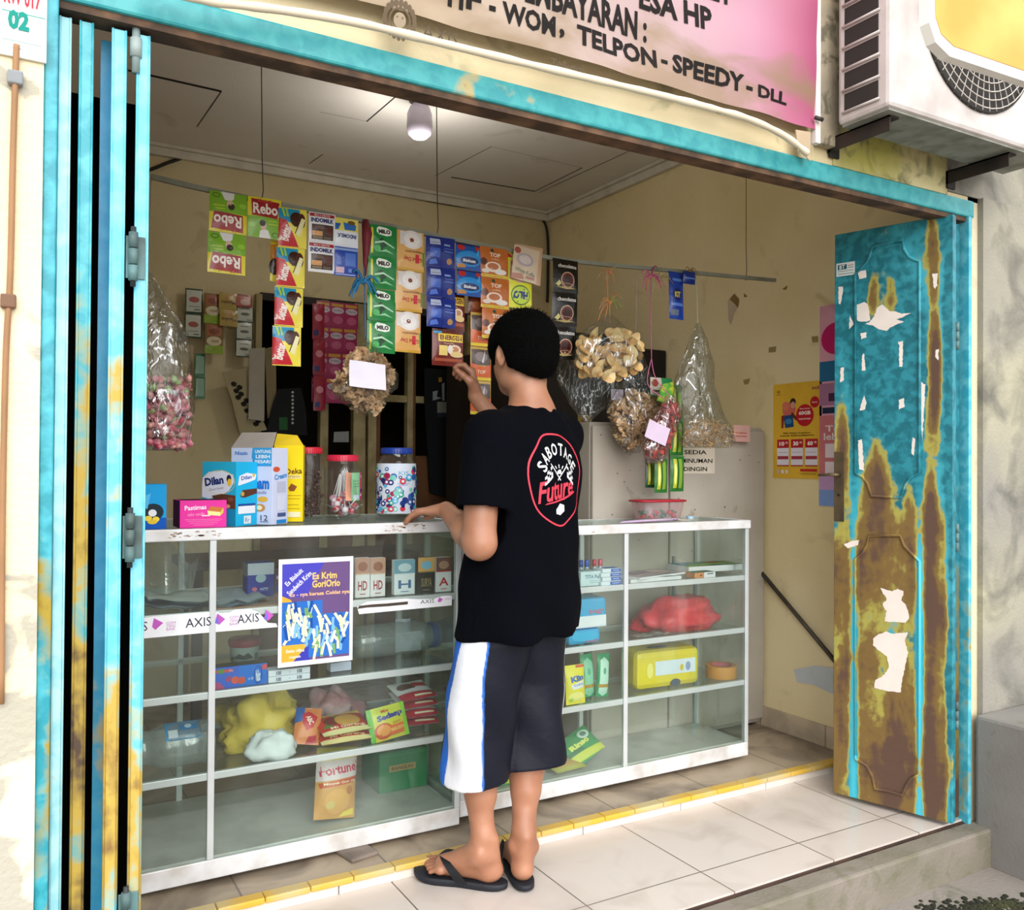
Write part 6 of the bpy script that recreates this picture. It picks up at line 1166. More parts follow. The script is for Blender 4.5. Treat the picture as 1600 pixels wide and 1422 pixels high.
poly3('paper_envelope', 'long pale grey paper envelope hanging beside the hair clip card', 'envelope', [(390, 545), (414, 543), (413, 658), (388, 655)], YB_-.08, '#a9a496')
poly3('paper_envelope', 'tan folded envelope behind the pale grey one', 'envelope', [(414, 545), (431, 540), (432, 640), (418, 655)], YB_-.04, '#8a7c5c')
poly3('comb_card', 'black pack with a row of white stitches and a green tag on the window frame', 'card', [(434, 608), (470, 606), (478, 640), (480, 680), (416, 676), (424, 640)], YB_-.07, '#15171a', .004,
      [([(455, 612+6*k), (458, 611+6*k), (459, 614+6*k), (456, 615+6*k)], '#b9bdb9') for k in range(9)]+[([(436, 652), (449, 652), (449, 672), (436, 672)], '#2a5a34')])
poly3('price_card', 'small white card stuck on the dark window pane', 'card', [(522, 675), (545, 674), (545, 691), (521, 691)], BY-.004, '#8f9192')
poly3('dark_shirt_pack', 'black hanging pack with faint white doodles between the window frames', 'pack', [(663, 575), (712, 578), (708, 640), (706, 780), (672, 770), (664, 640)], BY-.045, '#101318', .01,
      [([(683, 628), (706, 628), (706, 645), (683, 645)], '#7d7f78'), ([(683, 645), (706, 645), (706, 652), (683, 652)], '#232c3a'), ([(676, 612), (684, 610), (682, 620), (690, 622), (676, 626)], '#8a9098'), ([(690, 600), (694, 598), (694, 626), (691, 626)], '#8a9098'), ([(698, 606), (702, 604), (705, 626), (700, 626)], '#8a9098'), ([(685, 590), (690, 590), (690, 597), (685, 597)], '#a8802a')])
# black cable along the cornice and down the corner
pts = [Vector((LX+.01, BY-.012, 2.40)), Vector((.35, BY-.012, 2.47))]+[P(px, py, y=BY-.012) for px, py in ((225, 268), (270, 252), (313, 243), (400, 257), (560, 292), (700, 319), (800, 333), (838, 340), (852, 350), (856, 380), (856, 430), (855, 472))]
wire('power_cable', 'black cable running below the cornice and down the corner of the back wall', smooth_path(pts, 5), .0075, M('#17140f', .5), 'cable')
# ceiling bulb
q = P(656, 150, z=CZ); t = thing('ceiling_bulb', 'unlit pale lavender bulb in a white ceiling holder', 'light bulb', (q.x, q.y, CZ))
g = MB(); g.lathe([(.045, 0), (.045, -.025), (.03, -.035), (0, -.035)], M('#a9a3a2', .5), 24); g.build('holder', t)
g = MB(); g.lathe([(.03, -.035), (.042, -.05), (.052, -.075), (.054, -.13), (.048, -.16), (.03, -.176), (0, -.18)], M('#d8d0e6', .35, coat=.3), 28); g.build('bulb', t)
ld = bpy.data.lights.new('interior_fill_light', 'POINT'); ld.energy = 4.2; ld.shadow_soft_size = .06; ld.color = (1, .95, .86); lo_ = bpy.data.objects.new('interior_fill_light', ld); COL.objects.link(lo_); lo_.location = (q.x, q.y, CZ-.27)  # added fill light below the unlit bulb, brightens ceiling and back wall

# ---- hanging bags
CLR = film('clear_bag_film', '#f0f2f0', .10, .10, .8, 26, .01, .18)
CLR2 = film('cloudy_bag_film', '#eceeea', .2, .12, .9, 22, .02, .18)
def bag(name, label, prof, y, depth, mat, seed=0, tie=None, cat='bag', wob=.10):
    """soft bag: prof = [(pxleft, pxright, py, depthfactor)] from top to bottom"""
    t = thing(name, label, cat, tuple(P((prof[0][0]+prof[0][1])/2, prof[0][2], y=y)))
    rows = [(P(a, r, y=y), P(b, r, y=y), d) for a, b, r, d in prof]; o0 = t.location.copy(); n = 40; m_ = 5
    fine = []
    for i in range(len(rows)-1):
        for k in range(m_):
            s = k/m_; A, B, d = rows[i]; A2, B2, d2 = rows[i+1]; fine.append((A.lerp(A2, s), B.lerp(B2, s), d+(d2-d)*s))
    fine.append(rows[-1]); vs = []
    for j, (A, B, d) in enumerate(fine):
        c = (A+B)/2; w = (B-A).length/2
        for k in range(n):
            a = 2*PI*k/n; q = 1+wob*noise.noise(Vector((math.cos(a)*2.4+seed, math.sin(a)*2.4, j*.22)))+.5*wob*noise.noise(Vector((math.cos(a)*7+seed, math.sin(a)*7, j*.35)))
            cc = math.copysign(abs(math.cos(a))**.8, math.cos(a))
            vs.append(Vector((c.x+w*cc*q, c.y+depth*d*math.sin(a)*q, A.z+(B.z-A.z)*(.5+.5*math.cos(a))))-o0)
    fs = [(j*n+k, j*n+(k+1) % n, (j+1)*n+(k+1) % n, (j+1)*n+k) for j in range(len(fine)-1) for k in range(n)]
    fs += [tuple((len(fine)-1)*n+k for k in range(n))]
    MB().add(vs, fs, mat, True).build('bag_film', t)
    return t, o0
def strings(t, o0, paths, col, r=.0013, name='string'):
    for p in paths: MB().tube(smooth_path([P(a, b, y=y)-o0 for a, b, y in p], 4), r, M(col, .5), 5).build(name, t)
# candy bag by the folded door
t, o0 = bag('candy_bag', 'big clear bag of pink and green candies hanging against the folded door', [(228, 236, 425, .1), (215, 262, 470, .4), (200, 290, 520, .7), (196, 300, 580, .9), (192, 301, 640, 1), (196, 297, 690, .9), (205, 285, 704, .5)], 2.50, .075, CLR2, 3, wob=.12)
strings(t, o0, [((236, 275, RY), (234, 350, 2.55), (232, 428, 2.5))], '#8a8a80')
g = MB(); rnd = random.Random(21); cols = [M(c, .3, bump=.3, c2='#dfa0aa', var=.1, vs=60) for c in ('#c4455f', '#cf6a7c', '#b23a50', '#cc7f84', '#d89a90')]+[M('#9ab870', .3, c2='#c9d9a8', vs=60)]
for k in range(420):
    px = rnd.uniform(203, 293); py = rnd.uniform(592, 698); y = 2.50+rnd.uniform(-.062, .05)*(1-abs((px-248)/60)**2)
    q = P(px, py, y=2.50); ci = 5 if (rnd.random() < (.35 if py < 620 else .08)) else rnd.randrange(5)
    X = Matrix.Translation((q.x-o0.x, y-o0.y, q.z-o0.z)) @ Matrix.Rotation(rnd.uniform(0, 3), 4, Vector((rnd.random(), rnd.random(), rnd.random())).normalized())
    g.ell((0, 0, 0), (.0125, .009, .0095), cols[ci], 6, X=X)
    g.add([(.007, 0, 0), (.015, .004, .004), (.015, -.004, -.003)], [(0, 1, 2)], cols[ci], X=X); g.add([(-.007, 0, 0), (-.015, .004, .004), (-.015, -.004, -.003)], [(0, 1, 2)], cols[ci], X=X)
o = g.build('candies', t); o['kind'] = 'stuff'
# crackers bag with white label hung by a blue ribbon
BRN = [M(c, .7, bump=.6, bs=90, c2='#99744f', var=.2, vs=40) for c in ('#d0ad86', '#c09a70', '#dcbb94', '#ad8660')]
def flakes(t, o0, n, reg, y, dy, mats, size, seed, nm='crackers', curl=.3):
    g = MB(); rnd = random.Random(seed); xs = [p[0] for p in reg]; ys = [p[1] for p in reg]
    def inside(x, y_):
        c = False; j = len(reg)-1
        for i in range(len(reg)):
            if (reg[i][1] > y_) != (reg[j][1] > y_) and x < (reg[j][0]-reg[i][0])*(y_-reg[i][1])/(reg[j][1]-reg[i][1])+reg[i][0]: c = not c
            j = i
        return c
    k = 0
    while k < n:
        px, py = rnd.uniform(min(xs), max(xs)), rnd.uniform(min(ys), max(ys))
        if not inside(px, py): continue
        k += 1; q = P(px, py, y=y); s = size*rnd.uniform(.7, 1.2)
        X = Matrix.Translation((q.x-o0.x, y+rnd.uniform(-dy, dy)-o0.y, q.z-o0.z)) @ Matrix.Rotation(rnd.uniform(0, 6), 4, 'Y') @ Matrix.Rotation(rnd.uniform(-1, 1), 4, 'X')
        m = rnd.choice(mats); ph = rnd.uniform(0, 6)
        g.grid(lambda u, v: (s*(u-.5)*(1+.2*math.sin(v*9+ph)), curl*s*math.sin(u*5+ph)*math.cos(v*4), s*(v-.5)*(1+.2*math.cos(u*7))), 4, 4, m, True, X=X)
    o = g.build(nm, t); o['kind'] = 'stuff'; return o
t, o0 = bag('cracker_bag', 'clear bag of brown crackers with a white label hanging beside the green sachets', [(568, 574, 528, .1), (560, 590, 545, .35), (545, 605, 565, .7), (530, 622, 585, 1), (520, 618, 605, 1), (528, 606, 622, .8), (552, 598, 640, .5), (572, 590, 650, .2)], 2.56, .055, CLR, 5, wob=.13)
strings(t, o0, [((566, 345, RY), (568, 400, 2.59), (570, 460, 2.58), (571, 530, 2.56))], '#3f6fa0', .0022)
flakes(t, o0, 380, [(556, 548), (590, 556), (612, 590), (602, 620), (582, 644), (560, 636), (524, 608), (536, 580)], 2.565, .035, BRN, .022, 7)
x, z, w, h = rp((546, 603), (603, 566), 2.502); g = MB()
g.grid(lambda u, v: (x+w*u-o0.x, 2.502-o0.y+.004*math.sin(u*5+v*3), z+h*v-.008*u-o0.z), 8, 5, PAPER('#e6e0f0')); g.build('label', t)
# maroon tassel and blue raffia bow beside it
g = MB(); rnd = random.Random(3); a = P(571, 350, y=RY-.012)
g.tube([a+Vector((0, 0, .012)), a+Vector((.004, -.004, -.03)), a+Vector((.001, 0, -.12)), a+Vector((0, 0, -.16))], [.010, .017, .008, .003], M('#7a2430', .5, bump=.6), 8); tag(g.build('folded_sachet'), 'folded maroon sachet strip hanging narrow between the blue and green sachets', 'sachet')
def raffia(name, label, px, py, y, cols, n, L_, seed, r=.0022, spread=1.0):
    g = MB(); rnd = random.Random(seed); c = P(px, py, y=y)
    for k in range(n):
        a = rnd.uniform(0, 2*PI); l = L_*rnd.uniform(.5, 1.1); d = Vector((math.cos(a)*spread, rnd.uniform(-.5, .2), math.sin(a)*.7-.25)).normalized()
        g.tube(smooth_path([c, c+d*l*.5+Vector((0, 0, .01)), c+d*l+Vector((0, 0, -.02))], 3), [r*1.2]*4+[r*.9]*2+[r*.3], M(cols[k % len(cols)], .45), 5)
    g.ell(tuple(c), (.007, .007, .007), M(cols[0], .45), 8); o = g.build(name); tag(o, label, 'raffia'); return o
raffia('raffia_bow', 'blue raffia bow tied beside the green sachet strip', 567, 441, RY-.03, ['#1f6fa0', '#2a84b8'], 10, .055, 5, .004, 1.6)
# round crisps
CR = [M(c, .6, bump=.5, bs=70, c2=c2, var=.15, vs=25) for c, c2 in (('#e3c084', '#c9995a'), ('#d8b074', '#b98a50'), ('#ead09a', '#d3a868'))]
t, o0 = bag('crisp_bag', 'clear bag of round yellow crisps hanging from orange raffia', [(948, 954, 492, .1), (930, 968, 505, .5), (900, 990, 528, 1), (896, 1002, 556, 1), (902, 988, 578, .9), (920, 966, 594, .5)], 2.55, .058, CLR, 9, wob=.10)
strings(t, o0, [((951, 416, RY), (949, 445, 2.59), (950, 472, 2.58)), ((950, 472, 2.58), (940, 485, 2.58), (934, 503, 2.58)), ((950, 472, 2.58), (948, 485, 2.57), (944, 503, 2.57)), ((951, 472, 2.58), (952, 485, 2.57), (953, 506, 2.57))], '#d8905a', .0018)
rnd = random.Random(13)
def crisp(m, s=.024):
    g = MB(); vs = []; n = 14
    for rr_ in (0, .5, 1):
        for k in range(n):
            a = 2*PI*k/n; w_ = 1+.08*math.sin(3*a+s*900); r_ = s*rr_*w_; vs.append((r_*math.cos(a), .004*rr_*math.sin(2*a+1)+.003*rr_*rr_, r_*math.sin(a)))
    fs = [(i*n+k, i*n+(k+1) % n, (i+1)*n+(k+1) % n, (i+1)*n+k) for i in range(2) for k in range(n)]
    g.add(vs, fs, m, True); g.add([(x_, y_+.0018, z_) for x_, y_, z_ in vs], [f[::-1] for f in fs], m, True); return g
cp = [crisp(CR[i], .020+.0024*i).build('crisp') for i in range(3)]
for i, o in enumerate(cp): tag(o, 'round yellow crisp in the bag hung from orange raffia', 'crisp', 'round crisps in the hanging bag')
used = 0; pos = []
while len(pos) < 105:
    px, py = rnd.uniform(902, 997), rnd.uniform(520, 592)
    if ((px-949)/50)**2+((py-556)/38)**2 > 1: continue
    pos.append((px, py, 2.55+rnd.uniform(-.038, .03)))
for i, (px, py, y) in enumerate(pos):
    o = cp[i] if i < 3 else cp[i % 3].copy()
    if i >= 3: COL.objects.link(o)
    q = P(px, py, y=2.55); o.location = (q.x, y, q.z); o.rotation_euler = (rnd.uniform(-.8, .8), rnd.uniform(-.9, .9), rnd.uniform(-.9, .9))
raffia('raffia_bow', 'orange and green raffia knot above the bag of round crisps', 953, 473, 2.575, ['#d8905a', '#c9a86a', '#8fae4a'], 11, .055, 8, .0016)
raffia('raffia_bow', 'loose orange raffia ends knotted on the rail above the crisps', 952, 425, RY-.015, ['#c8845a', '#c9a070'], 7, .06, 9, .0013)
raffia('raffia_bow', 'bright pink raffia bow on the rail', 1017, 432, RY-.015, ['#d0669a', '#b84a84', '#c98a6a'], 13, .075, 10, .0024)
raffia('raffia_bow', 'beige raffia tuft on the rail between the pink bow and the blue sachets', 1031, 436, RY-.015, ['#a8946a', '#b8a67c'], 9, .06, 12, .0011)
raffia('raffia_bow', 'brown raffia ends sprouting above the dark blue sachets', 1078, 424, RY-.015, ['#9a7a4a', '#a8643a'], 8, .045, 14, .0014)
# empty clear bag
t, o0 = bag('empty_bag', 'empty clear plastic bag folded to a point under the round crisps', [(880, 900, 552, .3), (868, 960, 575, .6), (876, 975, 600, .6), (888, 958, 625, .5), (902, 935, 645, .35), (912, 922, 660, .1)], 2.74, .03, CLR, 12, wob=.2)
g = MB(); x, z, w, h = rp((955, 625), (974, 609), 2.70); g.box((x-o0.x, 2.70-o0.y, z-o0.z), (x+w-o0.x, 2.702-o0.y, z+h-o0.z), PAPER('#b9aec0')); g.build('label', t)
# second brown cracker bag
t, o0 = bag('cracker_bag', 'clear bag of curled brown crackers hanging below the round crisps', [(985, 1000, 540, .15), (975, 1012, 575, .3), (962, 1030, 610, .7), (950, 1042, 638, 1), (956, 1030, 665, 1), (965, 1008, 690, .8), (976, 998, 708, .3)], 2.68, .045, CLR, 15, wob=.12)
strings(t, o0, [((994, 424, RY), (994, 480, 2.59), (993, 541, 2.68))], '#b89aa0', .0012)
flakes(t, o0, 400, [(985, 612), (1010, 615), (1034, 636), (1024, 668), (1000, 692), (984, 704), (968, 688), (954, 640), (968, 628)], 2.68, .03, BRN+[M('#c09a6c', .7, bump=.5)], .022, 9)
# red snack bag with pale label
t, o0 = bag('snack_bag', 'slim clear bag of red snack strips with a pale label, tilted', [(1040, 1054, 618, .3), (1030, 1066, 640, .9), (1016, 1058, 668, 1), (1004, 1046, 698, 1), (1010, 1036, 724, .4)], 2.56, .03, film('clear_red', '#f0dede', .2, .1, .9, 26, .03), 17, wob=.07)
strings(t, o0, [((1017, 432, RY), (1017, 500, 2.58), (1018, 560, 2.56)), ((1018, 560, 2.56), (1012, 600, 2.55), (1036, 622, 2.54)), ((1018, 560, 2.56), (1024, 590, 2.55), (1046, 618, 2.54))], '#c46a94', .0018)
RD = [M(c, .4, bump=.5) for c in ('#b5392c', '#a02a22', '#c95a44', '#8c2019')]
flakes(t, o0, 190, [(1042, 622), (1054, 624), (1062, 645), (1050, 680), (1040, 706), (1030, 720), (1012, 712), (1008, 696), (1020, 668), (1032, 640)], 2.56, .014, RD, .016, 4, 'red_strips')
x, z, w, h = rp((1010, 690), (1044, 662), 2.525); g = MB(); X = Matrix.Translation((x+w/2-o0.x, 2.525-o0.y, z+h/2-o0.z)) @ Matrix.Rotation(.35, 4, 'Y'); g.grid(lambda u, v: ((u-.5)*w, .003*math.sin(u*4), (v-.5)*h), 6, 4, PAPER('#d8c4dc'), X=X); g.build('label', t)
# noodle crackers bag
t, o0 = bag('noodle_bag', 'tall clear bag tapering to a string with tan cracker sticks at its bottom', [(1088, 1093, 505, .1), (1079, 1104, 530, .35), (1065, 1113, 570, .6), (1056, 1114, 600, .8), (1055, 1124, 640, .9), (1060, 1140, 670, 1), (1064, 1148, 690, .9), (1070, 1135, 700, .5)], 2.58, .055, CLR2, 19, wob=.13)
strings(t, o0, [((1088, 428, RY), (1089, 460, 2.59), (1090, 508, 2.58))], '#b8c49a', .0014)
g = MB(); rnd = random.Random(31); TN = [M(c, .6) for c in ('#dcae74', '#cc985c', '#e6c08c')]
for k in range(330):
    px, py = rnd.uniform(1066, 1142), rnd.uniform(655, 697)
    if py < 655+(abs(px-1105)/38)**2*18: continue
    q = P(px, py, y=2.58)-o0; q.y = rnd.uniform(-.04, .04); d = Vector((rnd.uniform(-1, 1), rnd.uniform(-.6, .6), rnd.uniform(-.7, .7))).normalized()*.014
    g.tube([q-d, q+Vector((0, .002, .003)), q+d], .0014, TN[k % 3], 4)
o = g.build('cracker_sticks', t); o['kind'] = 'stuff'
# hanging green sachets
for i, (px0, px1, top, bot, lab) in enumerate(((1050, 1069, 655, 712, 'upper'), (1048, 1068, 712, 770, 'lower'))): pass
LQ = [('r', .18, .1, .42, .92, '#b3b83a'), ('r', .55, .1, .8, .92, '#7f9f3a'), ('r', .44, .05, .52, .95, '#1f5a2a'), ('e', .3, .5, .07, .3, '#eef08a')]
for L_, R_, tp, bt, n, lab, y in ((1046, 1067, 600, 768, 3, 'strip of lime green liquid soap sachets hanging beside the tan cracker bag', 2.63), (1022, 1042, 716, 770, 1, 'lime green liquid soap sachet hanging below the red snack bag', 2.60), (1008, 1024, 716, 762, 1, 'dark green soap sachet hanging behind the red snack bag', 2.64)):
    strip('sachet_strip', lab, 'sachet strip', L_, R_, tp, bt, n, LQ, '#2c6a2c' if y != 2.64 else '#1f4a30', y=y, b=.009, seed=int(L_))
strip('sachet_strip', 'green and white sachet sheet hanging above the red snack bag', 'sachet strip', 1016, 1050, 590, 620, 1, [('p', [(0, .1), (.5, 0), (.5, 1), (0, 1)], '#c9bfae'), ('r', .08, .25, .42, .33, '#2a2a24'), ('e', .2, .7, .15, .2, '#8a3a2c')], '#2f8a52', y=2.66, b=.004, seed=90)
poly3('green_pack', 'shiny green pack on strings above the red snack bag', 'pack', [(1036, 600), (1052, 597), (1054, 622), (1040, 632), (1028, 626)], 2.60, M('#4f9a3a', .3, bump=.4, c2='#c9cf3a', vs=40), .008)
# yellow seasoning sachets hanging behind the sleeve
strip('sachet_strip', 'strip of four mustard seasoning sachets hanging beside the steel cabinet', 'sachet strip', 903, 925, 648, 724, 4, [('r', .1, .2, .9, .8, '#a8863a'), ('e', .4, .5, .2, .2, '#7a4a2c'), ('r', .6, .3, .85, .5, '#cfc08a')], '#96802f', y=2.95, b=.004, seed=91)
# posters on the right wall: plane x = RX
def wallposter(name, label, pts, base, shapes, cat='poster'):
    (a, b) = pts; A = P(*a, x=RX-.003); B = P(*b, x=RX-.003)          # lower far corner, upper near corner
    w = A.y-B.y; h = B.z-A.z; g = MB(); g.box((RX-.003, B.y, A.z), (RX-.0005, A.y, B.z), PAPER(base))
    decals(g, shapes, w, h, lambda x, y: ((RX-.003, A.y-x, A.z+y), (-1, 0, 0)), PAPER, sub=0, d0=.0003)
    o = g.build(name); tag(o, label, cat); return o
IM = [('t', 'im3', .88, .93, .14, .035, '#7a2a4a', 0, .03), ('t', 'id', .11, .92, .06, .03, '#5a3a10', 0, .02), ('r', .07, .885, .16, .89, '#2c1c14'), ('e', .34, .72, .14, .08, '#cf6a5a'), ('e', .27, .76, .08, .05, '#d87a5c'), ('e', .42, .80, .06, .04, '#2c1c1a'), ('e', .42, .77, .05, .035, '#d89a84'), ('p', [(.22, .66), (.42, .67), (.44, .54), (.26, .53)], '#1f4a7a'), ('p', [(.18, .66), (.24, .67), (.22, .53), (.18, .53)], '#8a2a24'), ('e', .33, .6, .07, .03, '#3f7fb4'), ('p', [(.4, .70), (.52, .63), (.5, .60), (.38, .66)], '#5a3020'),
      ('e', .665, .655, .18, .115, '#c01f2a'), ('e', .865, .785, .09, .058, '#c01f2a'), ('t', '60GB', .665, .68, .24, .04, '#f7ece4', 0, .04), ('t', 'Bonus kuota', .665, .725, .2, .016, '#f7ece4', 0, .01), ('t', 'sepuasnya', .665, .615, .24, .02, '#f7ece4', 0, .01), ('t', 'baru', .865, .785, .1, .02, '#f7ece4', 0, .01), ('t', 'Pilih Paket Freedom', .5, .475, .56, .018, '#4a2c10', 0, .02), ('t', 'sesuai kebutuhanmu', .5, .45, .7, .018, '#4a2c10', 0, .02)]
for i, tx in enumerate(('10', '30', '60')):
    u = .09+i*.295; IM += [('r', u, .135, u+.25, .40, '#e6dfe9'), ('r', u, .32, u+.25, .41, '#b3202c'), ('t', tx, u+.1, .365, .11, .045, '#f7ece4', 0, .04), ('t', 'GB', u+.2, .375, .05, .02, '#f7ece4', 0, .02), ('r', u+.01, .2, u+.24, .235, '#a83a48'), ('r', u, .128, u+.25, .14, '#b3202c'), ('r', u+.03, .27, u+.22, .275, '#a89ab0')]
IM += [('r', .58, .075, .92, .10, '#c01f2a'), ('e', .12, .07, .04, .022, '#d8b0a4'), ('e', .21, .07, .03, .022, '#e8dccb'), ('e', .3, .07, .03, .022, '#e8dccb'), ('r', .55, .055, .93, .058, '#7a5a2a'), ('r', .6, .043, .9, .046, '#7a5a2a')]
wallposter('promo_poster', 'yellow phone data poster with red circles and three price boxes on the cream wall', ((1208, 747), (1284, 594)), '#e2b438', IM)
TR = [('r', 0, .62, 1, .72, '#2a6f9a'), ('e', .55, .83, .5, .08, '#c8206a'), ('t', 'e', .8, .94, .25, .04, '#b82a6a', 0, .05), ('r', 0, .50, 1, .61, '#b07a9c'), ('r', .3, .52, .8, .56, '#4a2c4a'), ('r', .1, .46, 1, .49, '#24304a'), ('r', 0, .16, 1, .45, '#d07a80'), ('t', 'Tri', .45, .385, .5, .03, '#f0e0e4', 0, .02), ('t', 'lebih', .5, .345, .7, .035, '#f0e0e4', 0, .02), ('r', .2, .24, 1, .31, '#ecdde4'), ('r', .2, .16, 1, .22, '#ecdde4'), ('r', 0, 0, 1, .08, '#7f9fd8'), ('r', 0, .08, 1, .16, '#c39ac8'), ('e', .8, .03, .15, .02, '#5a7ab8')]
wallposter('promo_poster', 'tall pink and blue phone poster mostly hidden behind the rusty door', ((1280, 790), (1330, 470)), '#e3a6bc', TR)
# paint peelings and tape marks on the right wall
for i, (pts, c) in enumerate((([(1137, 470), (1142, 463), (1148, 458), (1155, 466), (1152, 480), (1147, 490), (1142, 508), (1138, 500)], '#c9b8a0'), ([(1140, 468), (1147, 459), (1155, 468), (1153, 481), (1147, 474)], '#8a6f3e'), ([(1162, 458), (1168, 463), (1163, 465)], '#8a6f3e'), ([(1201, 543), (1213, 541), (1212, 550), (1201, 551)], '#a08a5a'), ([(1268, 526), (1278, 525), (1278, 534), (1269, 535)], '#a08a5a'), ([(1161, 594), (1172, 591), (1169, 600), (1163, 601)], '#a08a5a'), ([(1222, 452), (1230, 446), (1228, 453)], '#8a6f3e'), ([(1240, 1046), (1275, 1040), (1302, 1044), (1302, 1085), (1270, 1070), (1245, 1066)], '#c3c9cc'))):
    q = [P(a, b, x=RX-.0015*(1+i*.1)) for a, b in pts]; g = MB(); g.add([tuple(v) for v in q], [tuple(range(len(q)))], PAPER(c)); o = g.build('trim_%d' % (10+i)); o['kind'] = 'structure'; o['category'] = 'wall mark'
# torn white patches and scribble on the cabinet's wall side
# ---- steel cabinet
KY = 2.78; k0, k1 = P(925, 900, y=KY).x, P(1197, 900, y=KY).x; k1 = min(k1, RX-.01); kz = P(1180, 668, y=KY).z; ks = P(1046, 900, y=KY).x
KM = wallmat('cabinet_enamel', '#b8b0a4', '#aca396', '#7c6f5c', 3, .5, thr=.66, bump=.12)
t = thing('steel_cabinet', 'tall greyish beige steel cabinet with two doors behind the lower glass cabinet', 'cabinet', ((k0+k1)/2, KY, .055)); I = Matrix.Translation((-(k0+k1)/2, -KY, -.055))
MB().box((k0, KY+.02, .055), (k1, KY+.55, kz-.0), KM, .006, X=I).build('body', t)
for a, b in ((k0+.002, ks-.004), (ks+.004, k1-.002)):
    d = MB().box((a, KY, .075), (b, KY+.0195, kz-.015), KM, .006, X=I).build('door', t)
MB().box((ks+.012, KY-.012, .62), (ks+.024, KY, .80), M('#8f887c', .4), .003, X=I).build('handle', t)
for xx in (k0+.05, k1-.05): MB().box((xx-.02, KY+.04, .04), (xx+.02, KY+.08, .0555), M('#2c2620', .8), 0, X=I).build('foot', t)
g = MB(); rnd = random.Random(12); SPK = M('#2c241c', .8)
for i in range(34):
    xx, zz, rr_ = rnd.uniform(k0+.03, k1-.03), kz-.05-abs(rnd.gauss(0, .25)), rnd.uniform(.0015, .0042)
    if abs(xx-ks) < .02: continue
    g.add([(xx+rr_*rnd.uniform(.5, 1.3)*math.cos(a), KY-.0006, zz+rr_*rnd.uniform(.4, 1.2)*math.sin(a)) for a in [2*PI*q/7 for q in range(7)]], [tuple(range(7))], SPK, X=I)
o = g.build('paint_chips', t); o['kind'] = 'stuff'
x, z, w, h = rp((1060, 740), (1117, 699), KY-.0015); g = MB(); g.box((x, KY-.0015, z), (x+w, KY-.0005, z+h), PAPER('#ddd2c2'))
decals(g, [('t', 'SEDIA', .46, .80, .62, .16, '#1c1814', 0, .02), ('t', 'MINUMAN', .50, .48, .86, .16, '#1c1814', 0, .02), ('t', 'DINGIN', .46, .17, .64, .16, '#1c1814', 0, .02)], w, h, flat(x, z, KY-.0015), PAPER, sub=0, d0=.0003); tag(g.build('notice_paper'), 'white paper notice in black capitals taped on the steel cabinet', 'notice')
x, z, w, h = rp((1160, 692), (1197, 668), KY-.002); g = MB(); g.box((x, KY-.002, z), (x+w*.25, KY-.001, z+h), PAPER('#b8917a')); g.box((x+w*.3, KY-.002, z), (x+w, KY-.001, z+h*.8), PAPER('#b5a894')); g = None
x, z, w, h = rp((1146, 690), (1172, 665), 2.74); g = MB(); g.box((x, 2.74, z), (x+w, 2.742, z+h), PAPER('#d3a59c')); decals(g, [('r', .1, .3, .8, .36, '#b5605a'), ('r', .1, .5, .8, .56, '#b5605a')], w, h, flat(x, z, 2.74), PAPER, sub=0); tag(g.build('price_slip'), 'pink paper slip tucked between the tan cracker bag and the steel cabinet', 'paper')
# dark shelf and bundles on it along the right wall
sx = P(1058, 560, y=3.45).x; sz = P(1040, 542, y=3.46).z
g = MB(); DKW = M('#241c17', .8, bump=.2)
t = thing('dark_cupboard', 'dark wooden cupboard in the shadow behind the steel cabinet', 'cupboard', (2.55, 3.9, FZ))
MB().box((-.42, -.45, 0), (RX-2.55-.005, .5, sz-FZ-.02), DKW, .005).build('body', t); MB().box((-.425, -.3, .2), (-.42, .3, sz-FZ-.2), M('#1b1512', .7)).build('door', t)
crumple('black_sack', 'black lumpy sack lying on the dark cupboard', 'sack', 2.66, 3.85, sz-.02, .20, .26, .11, M('#15130f', .6, bump=.5, bs=20), 4, kink=.3)
crumple('red_cloth', 'dark red cloth bundle on the dark cupboard behind the black sachets', 'cloth', 2.35, 4.1, sz-.02, .18, .12, .12, M('#7a1f1c', .7, bump=.4, bs=20), 7, kink=.3)
g = MB(); g.box((2.50, 4.46, FZ), (2.58, 4.50, 2.0), M('#7a6a3a', .7)); tag(g.build('cardboard_strip'), 'olive cardboard strip standing in the back corner', 'cardboard')
# shelf with boxes on the floor behind the counter
t = thing('back_table', 'dark brown table in the shadow behind the glass cabinets', 'table', (1.35, 4.15, FZ))
MB().box((-.65, -.2, .66), (.65, .2, .70), M('#4a2c18', .6), .004).build('table_top', t)
for sx_ in (-.6, .6):
    for sy_ in (-.16, .16): MB().box((sx_-.02, sy_-.02, 0), (sx_+.02, sy_+.02, .66), M('#3f2616', .6)).build('leg', t)
